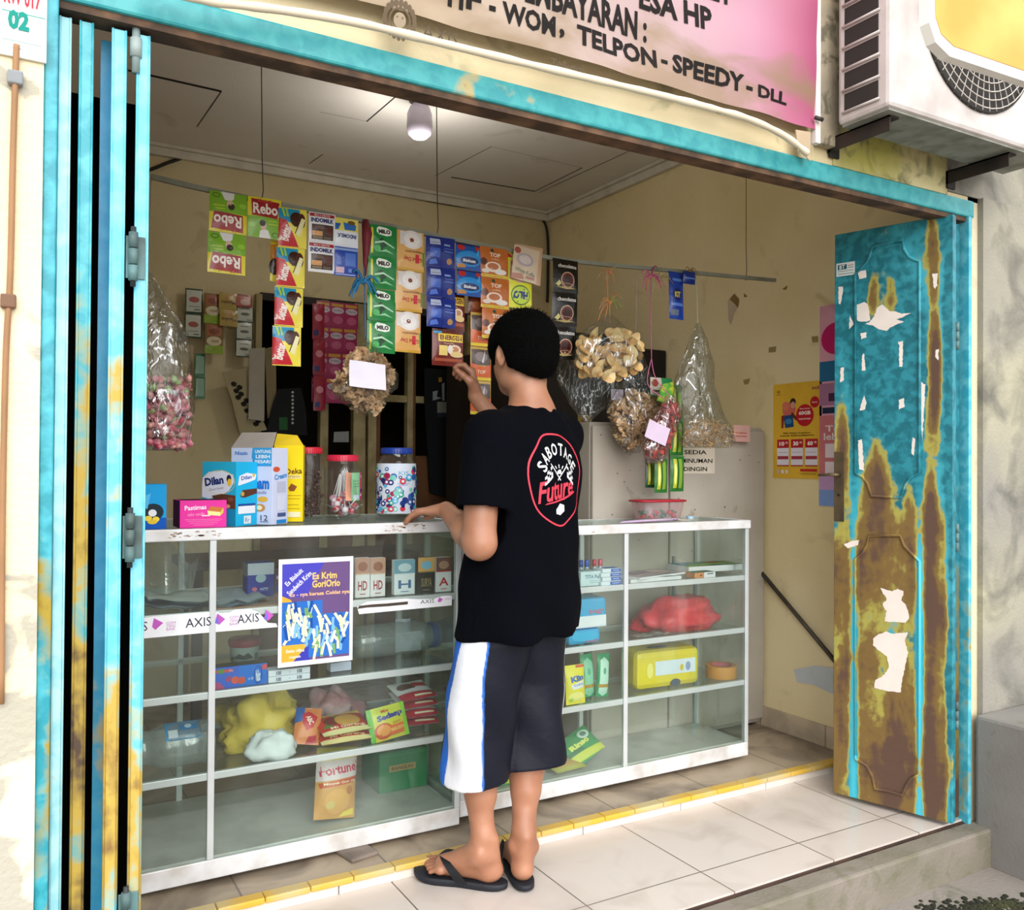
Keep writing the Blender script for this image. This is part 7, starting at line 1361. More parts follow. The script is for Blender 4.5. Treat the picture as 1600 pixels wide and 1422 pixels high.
# ------------------------------------------------------------------ the boy at the counter
def smin(a, b, k):
    h = np.maximum(k-np.abs(a-b), 0)/k; return np.minimum(a, b)-h*h*k*.25
class Field:
    """signed distance field on a grid, polygonised as one continuous skin"""
    def __init__(s, lo, hi, h):
        s.o = np.array(lo, np.float32); s.h = h; s.n = np.ceil((np.array(hi)-s.o)/h).astype(int)+1
        s.F = np.full(tuple(s.n), 1.0, np.float32)
    def box(s, lo, hi, m):
        a = np.maximum(np.floor((np.array(lo)-m-s.o)/s.h).astype(int), 0); b = np.minimum(np.ceil((np.array(hi)+m-s.o)/s.h).astype(int)+1, s.n)
        sl = tuple(slice(int(a[i]), int(b[i])) for i in range(3))
        g = np.meshgrid(*[s.o[i]+s.h*np.arange(a[i], b[i]) for i in range(3)], indexing='ij'); return sl, [q.astype(np.float32) for q in g]
    def put(s, sl, d, k, sub=False):
        if sub: s.F[sl] = -smin(-s.F[sl], d, k)
        else: s.F[sl] = smin(s.F[sl], d, k)
    def cap(s, a, b, ra, rb, k=.02, sub=False, flat=None):
        """tapered capsule; flat=(direction, factor) squashes it across that direction"""
        a = np.array(a, np.float32); b = np.array(b, np.float32); R = max(ra, rb)
        sl, (X, Y, Z) = s.box(np.minimum(a, b)-R, np.maximum(a, b)+R, 3*k+.02)
        px, py, pz = X-a[0], Y-a[1], Z-a[2]; d = b-a; L = float(d@d)+1e-9
        t = np.clip((px*d[0]+py*d[1]+pz*d[2])/L, 0, 1)
        vx, vy, vz = px-d[0]*t, py-d[1]*t, pz-d[2]*t
        if flat:
            n = np.array(flat[0], np.float32); n /= np.linalg.norm(n); dn = vx*n[0]+vy*n[1]+vz*n[2]; e = 1/flat[1]-1
            vx, vy, vz = vx+n[0]*dn*e, vy+n[1]*dn*e, vz+n[2]*dn*e
        s.put(sl, np.sqrt(vx*vx+vy*vy+vz*vz)-(ra+(rb-ra)*t), k, sub)
    def chain(s, pts, rs, k=.012, flat=None, sub=False):
        for i in range(len(pts)-1): s.cap(pts[i], pts[i+1], rs[i], rs[i+1], k, sub, flat)
    def ell(s, c, r, M3=None, k=.02, sub=False):
        c = np.array(c, np.float32); R = max(r); sl, (X, Y, Z) = s.box(c-R, c+R, 3*k+.02)
        p = np.stack([X-c[0], Y-c[1], Z-c[2]], -1)
        if M3 is not None: p = p @ np.array(M3, np.float32)        # columns = axes
        q = p/np.array(r, np.float32); l = np.sqrt((q**2).sum(-1)); g = np.sqrt(((q/np.array(r, np.float32))**2).sum(-1))+1e-6
        s.put(sl, (l*(l-1)/g).astype(np.float32), k, sub)
    def mesh(s):
        F, h, o = s.F, s.h, s.o; n = F.shape; cs = tuple(q-1 for q in n); S = F < 0
        acc = np.zeros(cs+(3,), np.float32); cnt = np.zeros(cs, np.float32)
        for ax in range(3):
            oth = [q for q in range(3) if q != ax]
            for i in (0, 1):
                for j in (0, 1):
                    of = [0, 0, 0]; of[oth[0]] = i; of[oth[1]] = j
                    sa = tuple(slice(of[q], of[q]+cs[q]) for q in range(3)); of2 = list(of); of2[ax] += 1; sb = tuple(slice(of2[q], of2[q]+cs[q]) for q in range(3))
                    fa, fb = F[sa], F[sb]; m = (S[sa] != S[sb]); t = np.where(m, fa/(fa-fb+1e-12), 0)
                    for q in range(3): acc[..., q] += np.where(m, of[q]+(t if q == ax else 0), 0)
                    cnt += m
        act = cnt > 0; idx = -np.ones(cs, np.int64); idx[act] = np.arange(act.sum()); I = np.argwhere(act)
        V = (I+acc[act]/cnt[act][:, None])*h+o; faces = []
        for ax in range(3):
            b, c = [(1, 2), (2, 0), (0, 1)][ax]
            sa = [slice(0, n[q]) for q in range(3)]; sa[ax] = slice(0, n[ax]-1); sb = list(sa); sb[ax] = slice(1, n[ax])
            E = np.argwhere(S[tuple(sa)] != S[tuple(sb)]); ok = (E[:, b] > 0) & (E[:, c] > 0) & (E[:, b] < n[b]-1) & (E[:, c] < n[c]-1); E = E[ok]
            def at(db, dc):
                Q = E.copy(); Q[:, b] += db; Q[:, c] += dc; return idx[Q[:, 0], Q[:, 1], Q[:, 2]]
            q = np.stack([at(-1, -1), at(0, -1), at(0, 0), at(-1, 0)], 1); ins = S[E[:, 0], E[:, 1], E[:, 2]]
            q[~ins] = q[~ins][:, ::-1]; faces.append(q)
        return V, np.concatenate(faces)
    def build(s, name, mat, parent=None, smooth=2, attr=None):
        V, Fc = s.mesh(); me = bpy.data.meshes.new(name)
        # a little smoothing of the grid steps
        E = np.concatenate([Fc[:, [0, 1]], Fc[:, [1, 2]], Fc[:, [2, 3]], Fc[:, [3, 0]]]); E = np.concatenate([E, E[:, ::-1]]); V = V.astype(np.float64)
        deg = np.bincount(E[:, 0], minlength=len(V))[:, None]
        for _ in range(smooth):
            A = np.zeros_like(V)
            for q in range(3): A[:, q] = np.bincount(E[:, 0], weights=V[E[:, 1], q], minlength=len(V))
            V = V*.5+.5*A/np.maximum(deg, 1)
        me.vertices.add(len(V)); me.vertices.foreach_set('co', V.astype(np.float32).ravel()); me.loops.add(Fc.size); me.loops.foreach_set('vertex_index', Fc.astype(np.int32).ravel())
        me.polygons.add(len(Fc)); me.polygons.foreach_set('loop_start', np.arange(0, Fc.size, 4, dtype=np.int32)); me.polygons.foreach_set('use_smooth', np.ones(len(Fc), bool))
        me.update(calc_edges=True); me.validate(); me.materials.append(mat)
        if attr:
            for an, fn in attr.items():
                a = me.attributes.new(an, 'FLOAT', 'POINT'); a.data.foreach_set('value', fn(V).astype(np.float32))
        o = bpy.data.objects.new(name, me); COL.objects.link(o)
        if parent is not None: o.parent = parent; o.matrix_parent_inverse = parent.matrix_world.inverted()
        return o, V, Fc

BOY = thing('person', 'person in black t-shirt and three-quarter shorts facing the counter, reaching up to a sachet', 'person', (1.25, 2.17, 0))
bpy.context.view_layer.update()
def skinmat():
    m, nt, p = newmat('skin'); L = nt.links.new; tc = N(nt, 'ShaderNodeTexCoord'); nz = N(nt, 'ShaderNodeTexNoise'); nz.inputs['Scale'].default_value = 7; nz.inputs['Detail'].default_value = 4; L(tc.outputs['Object'], nz.inputs['Vector'])
    mx = N(nt, 'ShaderNodeMix', data_type='RGBA'); mx.inputs[6].default_value = lin('#b27e62'); mx.inputs[7].default_value = lin('#9c694f')
    r = N(nt, 'ShaderNodeMapRange'); r.inputs['From Min'].default_value = .4; r.inputs['From Max'].default_value = .65; L(nz.outputs[0], r.inputs[0]); L(r.outputs[0], mx.inputs[0]); L(mx.outputs[2], p.inputs['Base Color'])
    p.inputs['Roughness'].default_value = .42; p.inputs['Subsurface Weight'].default_value = .12; p.inputs['Subsurface Radius'].default_value = (.01, .004, .002); p.inputs['Subsurface Scale'].default_value = .5
    n2 = N(nt, 'ShaderNodeTexNoise'); n2.inputs['Scale'].default_value = 260; L(tc.outputs['Object'], n2.inputs['Vector']); bp = N(nt, 'ShaderNodeBump'); bp.inputs['Strength'].default_value = .12; bp.inputs['Distance'].default_value = .001; L(n2.outputs[0], bp.inputs['Height']); L(bp.outputs[0], p.inputs['Normal'])
    return m
SKIN = skinmat(); V3 = lambda *a: np.array(a, np.float32)
H0 = .0036
B = Field((.92, 1.93, .0), (1.66, 2.66, 1.64), H0)
# frame of the trunk: forward f, right r
f = V3(-.34, .94, 0); r_ = V3(.94, .34, 0)
PEL = V3(1.275, 2.175, .80); CH_ = V3(1.315, 2.185, 1.12); NB = V3(1.335, 2.185, 1.31)
B.ell(PEL, (.135, .095, .13), np.stack([r_, f, V3(0, 0, 1)], 1), .03)
B.ell((PEL+CH_)/2, (.125, .085, .15), np.stack([r_, f, V3(0, 0, 1)], 1), .04)
B.ell(CH_, (.148, .095, .17), np.stack([r_, f, V3(0, 0, 1)], 1), .04)
SL = V3(1.158, 2.128, 1.242); SR = V3(1.475, 2.25, 1.255)
B.cap(SL, SR, .05, .05, .05)
# neck and head
hf = V3(-.12, .99, -.06); hf /= np.linalg.norm(hf); hr = V3(.99, .12, 0); hr /= np.linalg.norm(hr); hu = np.cross(hr, hf)
HM3 = np.stack([hr, hf, hu], 1); HC = V3(1.316, 2.215, 1.495)
B.cap(NB-V3(0, 0, .03), HC+hf*-.015-hu*.07, .062, .052, .03)
B.cap(NB, NB+r_*.10-V3(0, 0, .03), .05, .035, .04); B.cap(NB, NB-r_*.10-V3(0, 0, .03), .05, .035, .04)
B.ell(HC, (.076, .094, .100), HM3, .02)
B.ell(HC+hf*.025-hu*.055, (.060, .070, .062), HM3, .03)             # cheeks and jaw
B.ell(HC+hf*.062-hu*.100, (.030, .026, .022), HM3, .025)            # chin
for s in (-1, 1):
    B.ell(HC+hr*s*.045-hf*.0-hu*.088, (.02, .04, .022), HM3, .02)   # jaw corner
    B.ell(HC+hf*.082+hr*s*.032-hu*.012, (.02, .012, .012), HM3, .006, sub=True)   # eye sockets
    B.ell(HC+hf*.080+hr*s*.032-hu*.013, (.013, .012, .012), HM3, .003)            # eyeballs
    B.ell(HC+hf*.086+hr*s*.030+hu*.008, (.022, .010, .006), HM3, .008)            # brow
    # ear: rim, hollow, lobe
    E0 = HC+hr*s*.077-hf*.006-hu*.016; en = hr*s-hf*.5; en /= np.linalg.norm(en); et = np.cross(en, hu); et /= np.linalg.norm(et)
    EM = np.stack([en, et, hu-hf*.0], 1)
    B.ell(E0+en*.006, (.0065, .017, .031), EM, .008); B.ell(E0+en*.013+hu*.004, (.006, .010, .020), EM, .003, sub=True); B.ell(E0-hu*.026+en*.003+hf*.004, (.006, .008, .009), EM, .006)
B.chain([HC+hf*.088+hu*.0, HC+hf*.104-hu*.032], [.008, .012], .008); B.cap(HC+hf*.094-hu*.038-hr*.01, HC+hf*.094-hu*.038+hr*.01, .008, .008, .006)
B.cap(HC+hf*.089-hu*.062-hr*.016, HC+hf*.089-hu*.062+hr*.016, .006, .006, .005); B.cap(HC+hf*.087-hu*.073-hr*.014, HC+hf*.087-hu*.073+hr*.014, .007, .007, .005)
B.cap(HC+hf*.099-hu*.0675-hr*.018, HC+hf*.099-hu*.0675+hr*.018, .0015, .0015, .002, sub=True)
# legs
def leg(hip, knee, ank, heel, toe, side):
    d = toe-heel; d[2] = 0; d /= np.linalg.norm(d); n = V3(d[1], -d[0], 0)          # n = to the right of the foot
    B.chain([hip, knee], [.082, .056], .03); B.cap(knee, knee+(ank-knee)*.3+V3(0, 0, 0)-d*.006, .052, .050, .03)
    B.cap(knee+(ank-knee)*.12-d*.010, knee+(ank-knee)*.52-d*.012, .046, .040, .03)       # calf
    B.chain([knee+(ank-knee)*.4, ank+V3(0, 0, .04), ank], [.043, .031, .031], .02)
    B.ell(ank+n*.029-V3(0, 0, .004), (.011, .012, .014), None, .012); B.ell(ank-n*.030+V3(0, 0, .004), (.011, .012, .014), None, .012)
    B.cap(ank-d*.028+V3(0, 0, .03), heel+d*.018+V3(0, 0, .012), .014, .022, .02)         # tendon
    B.ell(heel+d*.030+V3(0, 0, .006), (.028, .034, .027), np.stack([n, d, V3(0, 0, 1)], 1), .015)
    L_ = np.linalg.norm(toe-heel); ball = heel+d*L_*.70
    B.cap(heel+d*.04+V3(0, 0, .004), ball, .026, .021, .02, flat=None)
    B.cap(ank+V3(0, 0, -.01)+d*.015, ball+V3(0, 0, .004)-n*.006*side, .036, .020, .03)
    B.cap(ball-n*.026, ball+n*.026, .017, .015, .012, flat=(V3(0, 0, 1), .85))
    z = 0
    for i in range(5):                       # toes, big toe on the inner side
        s_ = -side; off = (.031-.0158*i)*s_; rr = [.0115, .0082, .0076, .0072, .0068][i]; ln = [.060, .058, .051, .043, .034][i]
        a = ball+n*off+d*(.004-.003*i)-V3(0, 0, .003); b = a+d*ln*.55+n*off*.04+V3(0, 0, .003); c = a+d*ln+n*off*.05-V3(0, 0, .004)
        B.chain([a, b, c], [rr*1.1, rr*.9, rr], .0022)
ZS = .020                                     # top of the sandal sole
heelL = V3(1.207, 2.128, ZS+.020); toeL = V3(1.045, 2.305, ZS+.018); ankL = V3(1.165, 2.150, ZS+.085)
heelR = V3(1.262, 2.088, ZS+.020); toeR = V3(1.330, 2.310, ZS+.018); ankR = V3(1.279, 2.125, ZS+.085)
leg(PEL-r_*.075-V3(0, 0, .02), V3(1.158, 2.205, .415), ankL, heelL, toeL, -1)
leg(PEL+r_*.075-V3(0, 0, .02), V3(1.335, 2.205, .405), ankR, heelR, toeR, 1)
# arms
ELL = V3(1.112, 2.088, .958); WRL = V3(1.142, 2.352, 1.030)
B.chain([SL+V3(-.012, 0, 0), ELL], [.052, .044], .03); B.cap(ELL+V3(0, -.004, -.004), ELL+(WRL-ELL)*.35, .043, .041, .02); B.chain([ELL+(WRL-ELL)*.3, WRL], [.041, .026], .02)
ELR = V3(1.462, 2.408, 1.165); WRR = V3(*P(743, 619, y=2.455))
B.chain([SR, ELR], [.050, .037], .03); B.cap(ELR, ELR+(WRR-ELR)*.4, .037, .035, .02); B.chain([ELR+(WRR-ELR)*.35, WRR], [.034, .0235], .02)
def hand(w, d, nrm, side, curl, thumb, spread=.0, lens=(.060, .068, .062, .050), rad=.0078):
    """w wrist, d along the hand, nrm out of its back, side +1 when the thumb is on the (d x nrm) side"""
    d = d/np.linalg.norm(d); nrm = nrm-d*(nrm@d); nrm /= np.linalg.norm(nrm); s = np.cross(d, nrm)*side
    P0 = w+d*.012
    B.cap(w, w+d*.03, .022, .022, .015, flat=(nrm, .72))
    for q in (-.024, -.008, .009, .024): B.cap(w+d*.018+s*q*.55, w+d*.078+s*q, .0135, .0108, .012, flat=(nrm, .9))
    tips = []
    for i in range(4):
        q = (.025, .0085, -.0085, -.0245)[i]; a = w+d*(.080-.003*abs(i-1))+s*q; c = curl[i] if isinstance(curl, (list, tuple)) else curl
        dd = d+s*spread*(1.5-i)*.5; pts = [a-d*.01]; rs = [rad*1.12]; ang = 0
        for k, fr in enumerate((.46, .30, .24)):
            ang += c*(.8, 1.0, .8)[k]; v = dd*math.cos(ang)-nrm*math.sin(ang); v /= np.linalg.norm(v); pts.append(pts[-1]+v*(lens[i]*fr+(.01 if k == 0 else 0))); rs.append(rad*(1.04, .95, .85)[k])
        B.chain(pts, rs, .0035); tips.append(pts[-1])
    a = w+d*.022+s*.020; b = a+s*.020+d*.022-nrm*.006*thumb; c_ = b+d*(.020)+s*.006-nrm*.010*thumb; e = c_+d*.018-s*.002-nrm*.008*thumb
    B.cap(w+d*.02+s*.008, b, .016, .0125, .012); B.chain([a, b, c_, e], [.0135, .0115, .0098, .0085], .006); return tips
# resting hand: flat on the cabinet edge, palm down, thumb inwards
HDL = V3(-.50, .60, -.06); tL = hand(WRL+V3(-.003, .006, .0), HDL, V3(.0, .06, 1), 1, [.30, .34, .36, .40], .8, .05)
# raised hand: pinching the brown sachet, other fingers curled under
HDR = V3(-.10, .10, .90); tR = hand(WRR, HDR, V3(.86, -.42, .1), -1, [.80, 1.05, 1.15, 1.2], 2.0, .02, rad=.0085)
body, BV, BF = B.build('body', SKIN, BOY, 1)

# ---- hair: short black cap over the skull, cropped at the nape and round the ears
HR = Field(tuple(HC-V3(.15, .15, .14)), tuple(HC+V3(.15, .15, .16)), .004)
HR.ell(HC+hu*.016-hf*.008, (.097, .117, .108), HM3, .02)
HR.ell(HC-hf*.034-hu*.032, (.080, .084, .072), HM3, .02)
HR.ell(HC+hf*.03-hu*.10, (.13, .105, .072), HM3, .012, sub=True)
HR.ell(HC+hf*.105-hu*.03, (.10, .055, .07), HM3, .012, sub=True)
for s in (-1, 1):
    HR.ell(HC+hr*s*.095+hf*.010-hu*.040, (.042, .040, .058), HM3, .008, sub=True)
sl, (X, Y, Z) = HR.box(HC-.15, HC+.15, 0)
rz_ = np.sin(X*210+np.cos(Z*160)*1.6)*np.sin(Z*190+1.3)*np.sin(Y*205+np.sin(X*120)); HR.F[sl] += .0016*rz_
HAIRM = M('#040404', .9, bump=1.0, bs=240, spec=.06)
hair, _, _ = HR.build('hair', HAIRM, BOY, 0)
g = MB(); rnd = random.Random(8); K = 0
bt = BVHTree.FromPolygons([tuple(v) for v in _h[0]] if False else [v.co[:] for v in hair.data.vertices], [tuple(p.vertices) for p in hair.data.polygons])
while K < 2600:
    d = Vector((rnd.gauss(0, 1), rnd.gauss(0, 1), rnd.gauss(0, 1))).normalized(); o_h = Vector(HC.tolist())+Vector(hu.tolist())*.01
    hit = bt.ray_cast(o_h+d*.3, -d)
    if hit[0] is None: K += 1; continue
    p, n = hit[0], hit[1]; K += 1; t_ = (n*.55+Vector((0, 0, -.6 if d.z < .55 else .2))+Vector((rnd.uniform(-.3, .3), rnd.uniform(-.3, .3), 0))).normalized(); l = rnd.uniform(.007, .013)
    w = t_.cross(n).normalized()*.0011
    g.add([p-n*.003-w, p-n*.003+w, p+t_*l], [(0, 1, 2)], HAIRM)
g.build('hair_tufts', hair)

# ---- t-shirt
TM = Field((.96, 1.94, .62), (1.64, 2.54, 1.40), .0055)
R3 = np.stack([r_, f, V3(0, 0, 1)], 1)
def disc(c, rx, ry, rz, k=.05): TM.ell(c, (rx, ry, rz), R3, k)
TM.cap(PEL+V3(.004, 0, -.10), CH_+V3(0, 0, .02), .100, .100, .04)
def slab(F, rows, k, sub=False):
    """stack of ellipses (centre, half width, half depth, z) joined along z"""
    zs = np.array([q[3] for q in rows]); lo = [min(q[0][0]-q[1] for q in rows)-.08, min(q[0][1]-q[1] for q in rows)-.08, zs.min()-.02]; hi = [max(q[0][0]+q[1] for q in rows)+.08, max(q[0][1]+q[1] for q in rows)+.08, zs.max()+.02]
    sl, (X, Y, Z) = F.box(lo, hi, .02); I = lambda i: np.interp(Z, zs, [i(q) for q in rows])
    cx, cy, a, b = I(lambda q: q[0][0]), I(lambda q: q[0][1]), I(lambda q: q[1]), I(lambda q: q[2])
    px, py = X-cx, Y-cy; u = px*r_[0]+py*r_[1]; v = px*f[0]+py*f[1]; th = np.arctan2(v, u)
    q = (np.abs(u/a)**2.3+np.abs(v/b)**2.3)**(1/2.3); d = (q-1)*np.minimum(a, b)
    d = np.maximum(d, np.maximum(zs.min()-Z, Z-zs.max())); return sl, X, Y, Z, th, d, u, v
rows = [(V3(1.283, 2.165, 0), .198, .148, .692), (V3(1.287, 2.168, 0), .192, .144, .78), (V3(1.296, 2.173, 0), .178, .136, .92), (V3(1.308, 2.180, 0), .174, .130, 1.04), (V3(1.316, 2.182, 0), .188, .126, 1.15), (V3(1.320, 2.185, 0), .184, .116, 1.22), (V3(1.322, 2.188, 0), .158, .095, 1.28), (V3(1.328, 2.188, 0), .085, .070, 1.325)]
sl, X, Y, Z, th, d, u_, v_ = slab(TM, rows, .02)
low = np.clip((1.10-Z)/.4, 0, 1)
d = d+.0045*low*np.sin(th*6+Z*9)+.0035*np.sin(Z*34+th*2.2+np.sin(th*3)*1.5)*np.clip((1.02-Z)/.2, 0, 1)+.0028*np.sin(th*9+Z*26)*np.clip((Z-.9)/.2, 0, 1)
TM.F[sl] = d
TM.cap(SL+V3(.03, .01, .004), SR-V3(.03, .01, -.002), .070, .070, .04)
# left sleeve hangs, right sleeve points forward along the raised arm
for S_, E_, fr, r0, r1 in ((SL, ELL, .70, .069, .074), (SR, ELR, .80, .070, .070)):
    e = S_+(E_-S_)*fr; dv = (E_-S_)/np.linalg.norm(E_-S_); FS = Field(tuple(TM.o), tuple(TM.o+TM.h*(TM.n-1)), TM.h)
    FS.n = TM.n.copy(); FS.F = np.full(tuple(FS.n), 1.0, np.float32)
    FS.chain([S_, e+dv*.03], [r0, r1], .02)
    sl2, (X2, Y2, Z2) = FS.box(e-.16, e+.16, 0); pr = (X2-e[0])*dv[0]+(Y2-e[1])*dv[1]+(Z2-e[2])*dv[2]
    wob = .003*np.sin(np.arctan2(Y2-e[1], X2-e[0])*3); FS.F[sl2] = np.maximum(FS.F[sl2]+wob, pr)
    TM.F = smin(TM.F, FS.F, .022)
    TM.cap(e-dv*.03, e+dv*.05, r1*.84, r1*.9, .003, sub=True)
# neck opening and open hem
TM.ell(NB+V3(.0, .006, .045), (.074, .066, .040), R3, .008, sub=True)
TM.cap(PEL+V3(0, 0, -.2), PEL+V3(0, 0, -.105), .125, .118, .01, sub=True)
SHM = M('#04050c', .95, bump=.35, bs=160, spec=.08, c2='#040509', var=.02)
shirt, SV, SFc = TM.build('t_shirt', SHM, BOY, 2)
sbt = BVHTree.FromPolygons([tuple(v) for v in SV.tolist()], [tuple(q) for q in SFc.tolist()])
# collar rib
pts = []
for k in range(33):
    a = 2*PI*k/32; c = NB+V3(.0, .004, .012); p = c+r_*math.cos(a)*.070+f*math.sin(a)*.062+V3(0, 0, -.010*math.sin(a)-.004*abs(math.cos(a))*0)
    hit = sbt.find_nearest(Vector(p.tolist())); pts.append(hit[0].lerp(Vector(p.tolist()), .35))
MB().tube(pts, .0052, SHM, 6, caps=False).build('collar', shirt)
# back print, laid on the cloth along the view of the back
pm = MB(); RED = M('#d8384c', .6); WHT = M('#e6e4e8', .6)
def P_on(px, py):
    d = ray(px, py).normalized(); h = sbt.ray_cast(CAMP, d)
    return (h[0], h[1]) if h[0] is not None else (None, None)
c0, n0 = P_on(868, 748)
back = -Vector(f.tolist()); PR = Vector(r_.tolist())
def cloth(u, v, off):
    """u,v metres on the back around the print centre"""
    o = c0+PR*u+Vector((0, 0, v)); h = sbt.ray_cast(o+back*.25, -back)
    if h[0] is None or (h[0]-o).length > .22: return None
    return h[0]+h[1]*off
def px2uv(px, py):
    h, n = P_on(px, py)
    if h is None: return None
    return (h-c0).dot(PR), h.z-c0.z
def lay(vs, fs, m, off=.0012, cuts=.008):
    bm = bmesh.new(); bv = [bm.verts.new((x, y, 0)) for x, y in vs]
    for q in fs:
        try: bm.faces.new([bv[k] for k in q])
        except ValueError: pass
    if any(len(q.verts) > 4 for q in bm.faces): bmesh.ops.triangulate(bm, faces=[q for q in bm.faces if len(q.verts) > 4])
    for _ in range(3):
        L_ = [e for e in bm.edges if e.calc_length() > cuts]
        if not L_: break
        bmesh.ops.subdivide_edges(bm, edges=L_, cuts=1)
    bm.verts.index_update(); out = []
    bad = set()
    for v in bm.verts:
        p = cloth(v.co.x, v.co.y, off)
        if p is None: bad.add(v.index); p = c0
        out.append(p)
    pm.add(out, [[v.index for v in q.verts] for q in bm.faces if not any(v.index in bad for v in q.verts)], m); bm.free()
ctr = px2uv(866, 748) or (0, 0); cu, cv = ctr
RU = .112; top = px2uv(880, 677); bot = px2uv(868, 822); RV = (top[1]-bot[1])/2; cv = (top[1]+bot[1])/2
lft = px2uv(823, 745); cu = lft[0]+RU
nn = 56; ring = []
for k in range(nn):
    a = 2*PI*k/nn; w = 1+.02*math.sin(3*a+1)+.012*math.sin(7*a)
    ring += [(cu+RU*w*math.cos(a), cv+RV*w*math.sin(a)), (cu+(RU*w-.0048)*math.cos(a), cv+(RV*w-.0048)*math.sin(a))]
lay(ring, [(2*k, 2*((k+1) % nn), 2*((k+1) % nn)+1, 2*k+1) for k in range(nn)], RED, cuts=.01)
for i, ch in enumerate('SABOTAGE'):
    a = math.radians(157-i*(134/7)); R1, R2 = RU*.66, RV*.62; vs, fs_, asp = text2d(ch, .02); h_, w_ = .034, .0195
    t_ = math.atan2(math.sin(a)*1.0, math.cos(a))-PI/2; co, si = math.cos(t_*.8), math.sin(t_*.8)
    lay([(cu+R1*math.cos(a)+x*w_*co-y*h_*si, cv+RV*.02+R2*math.sin(a)+x*w_*si+y*h_*co) for x, y in vs], fs_, WHT)
vs, fs_, asp = text2d('Future', .02, .4); co, si = math.cos(.17), math.sin(.17)
lay([(cu-.014+x*.146*co-y*.058*si, cv-.028+x*.146*si+y*.058*co) for x, y in vs], fs_, RED)
lay([(cu-.06, cv-.071), (cu-.055, cv-.067), (cu+.02, cv-.052), (cu+.066, cv-.034), (cu+.068, cv-.038), (cu+.02, cv-.058)], [(0, 1, 2, 3, 4, 5)], RED)
lay([(cu-.022, cv-.084), (cu-.002, cv-.068), (cu+.020, cv-.073), (cu+.020, cv-.090), (cu-.004, cv-.100), (cu-.022, cv-.096)], [(0, 1, 2, 3, 4, 5)], WHT)
def bar(x0, y0, x1, y1, w, m=WHT):
    L_ = math.hypot(x1-x0, y1-y0); nx, ny = -(y1-y0)/L_*w/2, (x1-x0)/L_*w/2
    lay([(cu+x0-nx, cv+y0-ny), (cu+x1-nx, cv+y1-ny), (cu+x1+nx, cv+y1+ny), (cu+x0+nx, cv+y0+ny)], [(0, 1, 2, 3)], m)
for s in (-1, 1):
    bar(-s*.006, -.004, s*.034, .042, .0032)
    for i in range(4):
        for j in range(4):
            if (i+j) % 2 == 0 or j == 3: x0 = s*(.030+.008*i*1.0); y0 = .036-.008*j-.006*i; lay([(cu+x0, cv+y0), (cu+x0+s*.0078, cv+y0-.005), (cu+x0+s*.0078, cv+y0-.0128), (cu+x0, cv+y0-.0078)], [(0, 1, 2, 3)], WHT)
bar(0, .030, 0, .040, .003); bar(-.010, .028, -.015, .036, .003); bar(.010, .028, .015, .036, .003); bar(-.008, .018, .008, .018, .008); bar(-.003, .022, .006, .024, .005)
pm.build('shirt_print', shirt)

# ---- shorts with a white and blue side panel
SH = Field((.96, 1.98, .26), (1.56, 2.40, .86), .004)
def legtube(rows, seed, ph):
    global SH
    zs = np.array([q[3] for q in rows])[::-1]; R = rows[::-1]
    sl, (X, Y, Z) = SH.box([1.0, 2.0, zs.min()-.01], [1.54, 2.38, zs.max()+.01], 0)
    I = lambda i: np.interp(Z, zs, [i(q) for q in R]); cx, cy, a, b = I(lambda q: q[0]), I(lambda q: q[1]), I(lambda q: q[2]), I(lambda q: q[2]*q[4] if len(q) > 4 else q[2])
    px, py = X-cx, Y-cy; u = px*r_[0]+py*r_[1]; v = px*f[0]+py*f[1]; th = np.arctan2(v, u); d = np.sqrt((u/a)**2+(v/b)**2)*np.minimum(a, b)-np.minimum(a, b)
    d += .0055*np.sin(th*4+Z*7+seed)*np.clip((.75-Z)/.3, 0, 1)+.004*np.sin(Z*30+th*3+seed*2)*np.clip((.70-Z)/.2, 0, 1)
    hem = Z-(zs.min()+ph*u); d = np.maximum(d, -hem); return sl, d
for rows, seed, ph in (([(1.215, 2.150, .100, .84, .95), (1.197, 2.152, .112, .68, .95), (1.172, 2.166, .107, .55, .95), (1.160, 2.178, .096, .42, .98), (1.156, 2.184, .092, .292, .98)], .4, .10), ([(1.315, 2.195, .100, .84, .95), (1.332, 2.200, .116, .68, .95), (1.338, 2.205, .108, .55, .95), (1.338, 2.200, .104, .42, 1.02), (1.334, 2.190, .102, .318, 1.06)], 2.1, .06)):
    sl, d = legtube(rows, seed, ph); SH.F[sl] = smin(SH.F[sl], d, .012)
for (c, z0) in ((V3(1.160, 2.184, 0), .285), (V3(1.332, 2.206, 0), .318)):
    SH.cap(V3(c[0], c[1], z0-.05), V3(c[0], c[1], z0-.01), .062, .060, .004, sub=True)
def stripe(V):
    """signed distance (metres, along the cloth) inside the white panel of the outer left side"""
    c = np.stack([np.interp(V[:, 2], [.285, .42, .55, .68, .84], [1.160, 1.163, 1.172, 1.188, 1.195]), np.interp(V[:, 2], [.285, .42, .55, .68, .84], [2.184, 2.178, 2.168, 2.155, 2.150])], 1)
    th = np.arctan2(V[:, 1]-c[:, 1], V[:, 0]-c[:, 0]); rel = (th-math.radians(-152)+math.pi) % (2*math.pi)-math.pi
    hw = np.interp(V[:, 2], [.28, .45, .6, .8], [.85, .80, .62, .50]); mid = np.interp(V[:, 2], [.28, .42, .60, .8], [-.05, -.10, -.10, .0])
    return np.where(V[:, 0] < 1.262, .09*(hw-np.abs(rel-mid)), -1)
def stripe2(V):
    th = np.arctan2(V[:, 1]-2.204, V[:, 0]-1.334); return np.where(V[:, 0] > 1.34, .09*(.42-np.abs(th-math.radians(-8))), -1)
m, nt, p = newmat('shorts_cloth'); L = nt.links.new
def attrsel(an):
    a = N(nt, 'ShaderNodeAttribute', attribute_name=an); return a.outputs['Fac']
